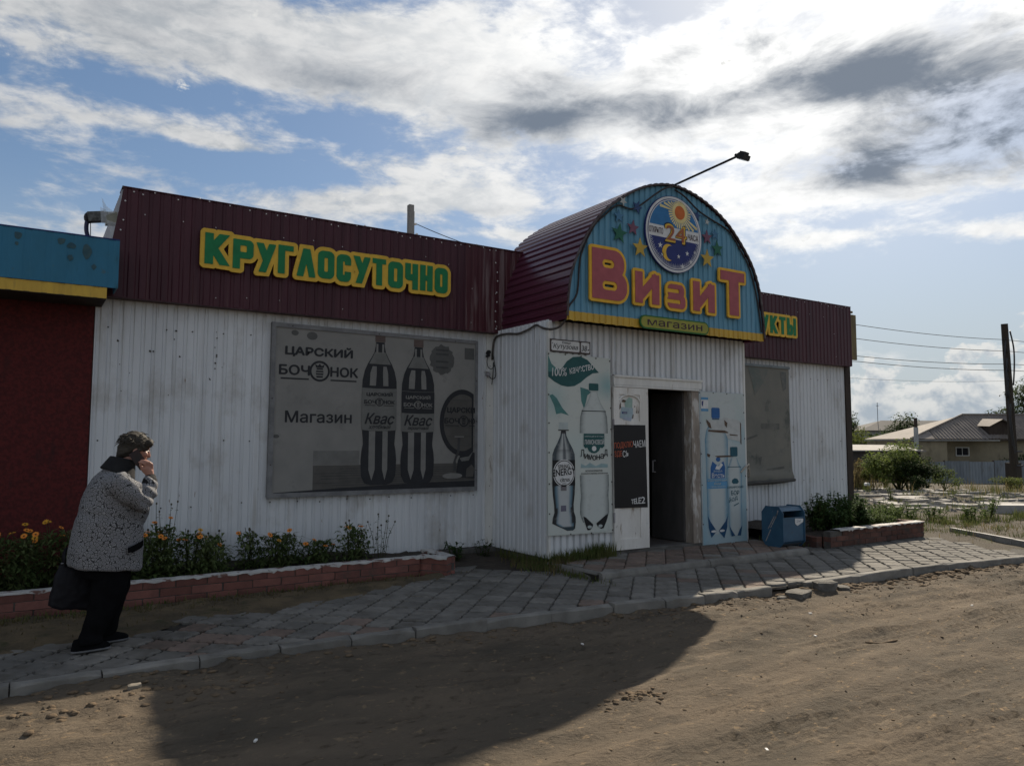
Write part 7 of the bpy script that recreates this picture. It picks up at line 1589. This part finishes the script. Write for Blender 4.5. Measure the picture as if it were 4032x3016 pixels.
def roof_sheet_(a, b, c, d, rows, cols, base, m, par, amp=.05):
    """corrugated slate panel over the quad a-b (eave) / d-c (ridge)"""
    a, b, c, d = map(Vector, (a, b, c, d)); nrm = (b - a).cross(d - a).normalized(); mb = MB(); nu = cols * 4
    vs = [(a.lerp(b, i / nu).lerp(d.lerp(c, i / nu), j / rows)) + nrm * (amp * math.cos(i * math.pi / 2)) for j in range(rows + 1) for i in range(nu + 1)]
    mb.add(vs, [(j * (nu + 1) + i, j * (nu + 1) + i + 1, (j + 1) * (nu + 1) + i + 1, (j + 1) * (nu + 1) + i) for j in range(rows) for i in range(nu)]); return obj(base, mb, m, par, local=True)
NC = 9
for i in range(NC):
    u0, u1 = 7.07 + (HL - 7.07 - 1) * i / NC, 7.07 + (HL - 7.07 - 1) * (i + 1) / NC
    for j in range(2):
        t0, t1 = j / 2, (j + 1) / 2 + (.02 if j == 0 else 0)
        q = lambda u, t: (u, 3.8 * t, EZ + (RZ - EZ) * t + (.03 if j == 0 else 0))
        roof_sheet_(q(u0, t0), q(u1, t0), q(u1, t1), q(u0, t1), 1, 7, 'slate_sheet', m_slate, hs)
for i in range(3):                                                # the hip's front triangle, cut in strips
    a0, a1 = i / 3, (i + 1) / 3
    roof_sheet_((7.07 * a0, 0, EZ), (7.07 * a1, 0, EZ), (7.07 * a1, 3.8 * a1, EZ + (RZ - EZ) * a1), (7.07 * a0 + .01, 3.8 * a0, EZ + (RZ - EZ) * a0), 1, 7, 'slate_sheet', m_slate, hs)
obj('hip_end', MB().add([(0, 0, EZ), (7.07, 3.8, RZ), (0, HD, EZ)], [(0, 2, 1)]).add([(7.07, 3.8, RZ), (HL - 1, 3.8, RZ), (HL, HD, EZ), (0, HD, EZ)], [(0, 3, 2, 1)]), m_slate, hs, local=True)
obj('ridge', MB().tube([(7.0, 3.8, RZ + .05), (HL - 1, 3.8, RZ + .05)], .10, 6).tube([(0, 0, EZ + .05), (7.0, 3.8, RZ + .05)], .09, 6), m_slate, hs, local=True)
obj('eave_board', MB().box(-.1, -.05, EZ - .16, HL, .02, EZ - .02), m_dark, hs, local=True)
obj('eave_soffit', MB().box(0, 0, EZ - .10, HL, .6, EZ - .06), m_dark, hs, local=True)
dm = obj('dormer', MB().prism([(8.1, 0), (10.1, 0), (10.1, 1.0), (9.1, 1.55), (8.1, 1.0)], lambda p: (p[0] - .6, .35 + .25, EZ + .42 + p[1] * .82), lambda p: (p[0] - .6, 3.6, EZ + .42 + p[1] * .82)), m_dark, hs, local=True)
obj('dormer_roof', MB().add([(7.25, .15, EZ + 1.15), (8.5, .15, EZ + 1.80), (8.5, 3.7, EZ + 1.95), (7.25, 2.6, EZ + 1.25)], [(0, 1, 2, 3)]).add([(9.75, .15, EZ + 1.15), (8.5, .15, EZ + 1.80), (8.5, 3.7, EZ + 1.95), (9.75, 2.6, EZ + 1.25)], [(0, 3, 2, 1)]), m_slate, dm, local=True)
def house_window(par, u, z, w, h, y, mull=2):
    f = obj('window', MB().box(u, y - .04, z, u + w, y + .04, z + .08).box(u, y - .04, z + h - .08, u + w, y + .04, z + h).box(u, y - .04, z + .08, u + .08, y + .04, z + h - .08).box(u + w - .08, y - .04, z + .08, u + w, y + .04, z + h - .08), m_fr, par, local=True)
    for k in range(mull):
        a = u + .08 + (w - .16) * k / mull; b = u + .08 + (w - .16) * (k + 1) / mull - .05; obj('pane', MB().box(a, y - .01, z + .08, b, y + .005, z + h - .08), m_pane, f, local=True)
        if k: obj('mullion', MB().box(a - .05, y - .035, z + .08, a, y + .03, z + h - .08), m_fr, f, local=True)
house_window(hs, 4.30, 2.25, 1.25, .82, .53, 2); house_window(hs, 2.62, 2.48, .28, .32, .53, 1); house_window(hs, 13.5, 2.2, 1.2, .9, .53, 2)
ln = thing('lean_to', 'low lean-to with a pale flat roof edge at the left end of the yellow house', 'shed', (63.9, 29.35, -2.0), BR)
obj('wall', MB().box(.2, .3, -.5, 5.0, 5, 3.55), m_ylw, ln, local=True); obj('roof', MB().box(0, 0, 3.62, 9.5, 5.2, 3.70), mat('pale_tin', (.33, .33, .31), (.24, .24, .23), (1, 1, 1), .6), ln, local=True)
pp = thing('flue_pipe', 'two-tone upright flue pipe standing before the slate roof', 'pipe', (63.62, 27.02, -2.0)); obj('lower_pipe', MB().box(-.13, -.13, 0, .13, .13, 4.75), mat('pale_flue', (.34, .35, .35), (.25, .26, .26), (2, 2, 2), .7), pp, local=True); obj('upper_pipe', MB().box(-.10, -.10, 4.75, .10, .10, 5.55), m_dark, pp, local=True)
sd2 = thing('low_shed', 'low dark shed with a light roof edge left of the big bush', 'shed', (55.2, 28.6, -2.0), BR)
obj('wall', MB().box(0, 0, -.5, 6.5, 4, 2.75), mat('dark_shed_boards', (.06, .052, .048), (.04, .036, .034), (3, 3, 1), .9), sd2, local=True); obj('roof', MB().add([(-.2, -.3, 2.86), (6.8, -.3, 2.80), (6.8, 4.4, 3.25), (-.2, 4.4, 3.3)], [(0, 1, 2, 3)]).box(-.2, -.32, 2.74, 6.8, -.28, 2.84), mat('shed_roof_felt', (.27, .255, .24), (.19, .18, .17), (2, 2, 2), .85), sd2, local=True)
# ---- far two-storey house with hipped roof
m_pale = mat('pale_grey_plaster', (.30, .30, .31), (.24, .24, .25), (.6, .6, .6), .9)
fh = thing('far_house', 'far two-storey pale house with a wide hipped grey roof', 'house', (121.3, 68.5, -2.2), BR)
obj('wall', MB().box(.8, .8, -.5, 13, 9, 5.9), m_pale, fh, local=True); obj('entrance_bay', MB().box(5.2, -.9, -.5, 8.6, .8, 5.2), m_pale, fh, local=True)
m_fslate = mat('dark_far_slate', (.085, .082, .080), (.06, .058, .058), (.5, .5, .5), .9); rz_ = 7.6; obj('roof', MB().add([(0, 0, 5.75), (34, 0, 5.75), (27, 5, rz_), (6, 5, rz_), (0, 10, 5.75), (34, 10, 5.75)], [(0, 1, 2, 3), (0, 3, 4), (1, 5, 2), (3, 2, 5, 4)]), m_fslate, fh, local=True)
obj('bay_roof', MB().add([(4.9, -1.3, 5.1), (8.9, -1.3, 5.1), (6.9, -1.3, 5.9), (6.9, 3, 5.9), (8.9, 3, 5.1), (4.9, 3, 5.1)], [(0, 1, 2), (0, 2, 3, 5), (1, 4, 3, 2)]), m_dark, fh, local=True)
for u in (1.6, 3.4): 
    for z in (1.4, 4.1): house_window(fh, u, z, .9, 1.1, .78, 1)
for z in (1.2, 3.4): house_window(fh, 6.2, z, 1.1, 1.2, -.92, 1)
obj('wall', MB().box(13, .85, -.5, 33, 9, 5.7), m_pale, fh, local=True)
an = thing('roof_aerial', 'thin aerial mast standing behind the far house roof', 'aerial', (128.2, 69.5, -2)); obj('mast', MB().tube([(0, 0, 0), (0, 0, 10.6)], .05, 5), m_wire, an, local=True); obj('crossbar', MB().tube([(-.4, 0, 10.0), (.4, 0, 10.0)], .035, 5), m_wire, an, local=True)
# ---- wooden pole on a concrete stub, with its wires
wp = thing('wooden_pole', 'dark leaning wooden utility pole on a concrete stub at the right', 'pole', (44.3, 11.15, -1.1))
m_wp = mat('tarred_pole_wood', (.045, .036, .028), (.030, .025, .020), (5, 5, .6), .9, bump=.5, bscale=(30, 30, 4))
obj('shaft', MB().tube([(.02, 0, .55), (-.35, -.09, 4.5), (-.80, -.20, 8.85)], [.21, .19, .165], 10), m_wp, wp, local=True); obj('concrete_stub', MB().box(-.22, -.2, -.6, .34, .36, 1.5), m_wp, wp, local=True)
obj('wire_binding', MB().tube([(-.24, -.24, 1.35), (.42, -.24, 1.35), (.46, .4, 1.35)], .04, 5).tube([(-.26, -.24, 2.1), (.40, -.24, 2.1)], .04, 5), m_wire, wp, local=True)
for z, ins in ((7.98, 1), (7.35, 1), (6.7, 1), (6.35, 1), (5.8, 0)):
    k = (z - .55) / 8.3; x = -.82 * k - .30; obj('insulator', MB().tube([(x + .1, -.25 * k - .1, z - .06), (x, -.25 * k - .12, z), (x, -.25 * k - .12, z + .10)], [.02, .05, .05], 6), m_black, wp, local=True)
obj('cable_clamp', MB().ell((-1.02, -.3, 5.1), (.10, .10, .24), 8, 6).tube([(-1.30, -.3, 5.08), (-.78, -.28, 5.12)], .05, 5).tube([(-1.0, -.3, 4.9), (-1.0, -.3, 4.75)], .05, 5), m_black, wp, local=True)
for P_ in ([(-.95, -.3, 8.0), (-1.25, -.35, 7.2), (-1.2, -.3, 6.6), (-.80, -.25, 6.0), (-1.05, -.3, 5.3)], [(-.9, -.3, 7.0), (-1.15, -.35, 6.3), (-1.05, -.3, 5.2)], [(-.45, -.3, 8.5), (-.12, -.3, 7.6), (-.15, -.3, 6.6), (-.35, -.3, 5.6)], [(-1.0, -.3, 4.8), (-.98, -.3, 4.2), (-1.02, -.35, 3.4), (-.75, -.3, 2.4)], [(-.75, -.3, 4.6), (-.95, -.35, 4.0), (-.70, -.3, 3.0), (-.5, -.3, 2.0)]):
    obj('hanging_cable', MB().tube(dense(P_), .04, 5), m_wire, wp, local=True)
for (a, b, c), lab in zip((((31.41, 11.66, 6.73), (43.46, 11.01, 6.91), (48.6, 10.67, 6.97)), ((31.44, 11.7, 6.11), (43.56, 11.0, 6.31), (48.73, 10.64, 6.38)), ((31.49, 11.74, 5.33), (43.67, 11.0, 5.62), (48.86, 10.61, 5.73)), ((31.5, 11.76, 5.09), (43.76, 10.97, 5.29), (48.99, 10.57, 5.36)), ((31.26, 11.98, 4.35), (43.86, 10.96, 4.74), (49.23, 10.45, 4.9))),
                          ('topmost wire running from behind the shop to the wooden pole', 'second wire from the top on the wooden pole', 'third wire from the top on the wooden pole', 'fourth wire just under the third on the wooden pole', 'faint lowest wire on the wooden pole')):
    p0 = Vector(a) * 2 - Vector(b); th_ = .006 if lab.startswith('faint') else .014
    tag(obj('overhead_wire', MB().tube(sag(p0, a, .05, 6)[:-1] + sag(a, b, .10, 10) + [Vector(c)], th_, 4), m_wire), lab, 'wire', 'wires on the wooden pole')
# distant dark belt of trees closing the horizon
bt_ = MB(); r8 = random.Random(2)
for i in range(5200):
    a = R_(r8.uniform(42, 92)); d = r8.uniform(190, 250); h = 5.2 + 2.2 * mn.noise(Vector((a * 9, 0, 3))) + 1.5 * mn.noise(Vector((a * 40, 1, 3))); p = Vector((d * math.sin(a), -8 + d * math.cos(a), -2 + h * r8.random() ** .7)); leaf(bt_, p, rdir(r8, -.4, .8), r8.uniform(1.0, 2.4), r8.uniform(.8, 1.6))
obj('distant_woods', bt_, m_t1, kind='stuff')

# the door pieces stand a few centimetres proud of the wall: set them to their true place along it
for o_, dx in ((door, -.030), (tp, -.045), (stk, -.030)): o_.location.x += dx
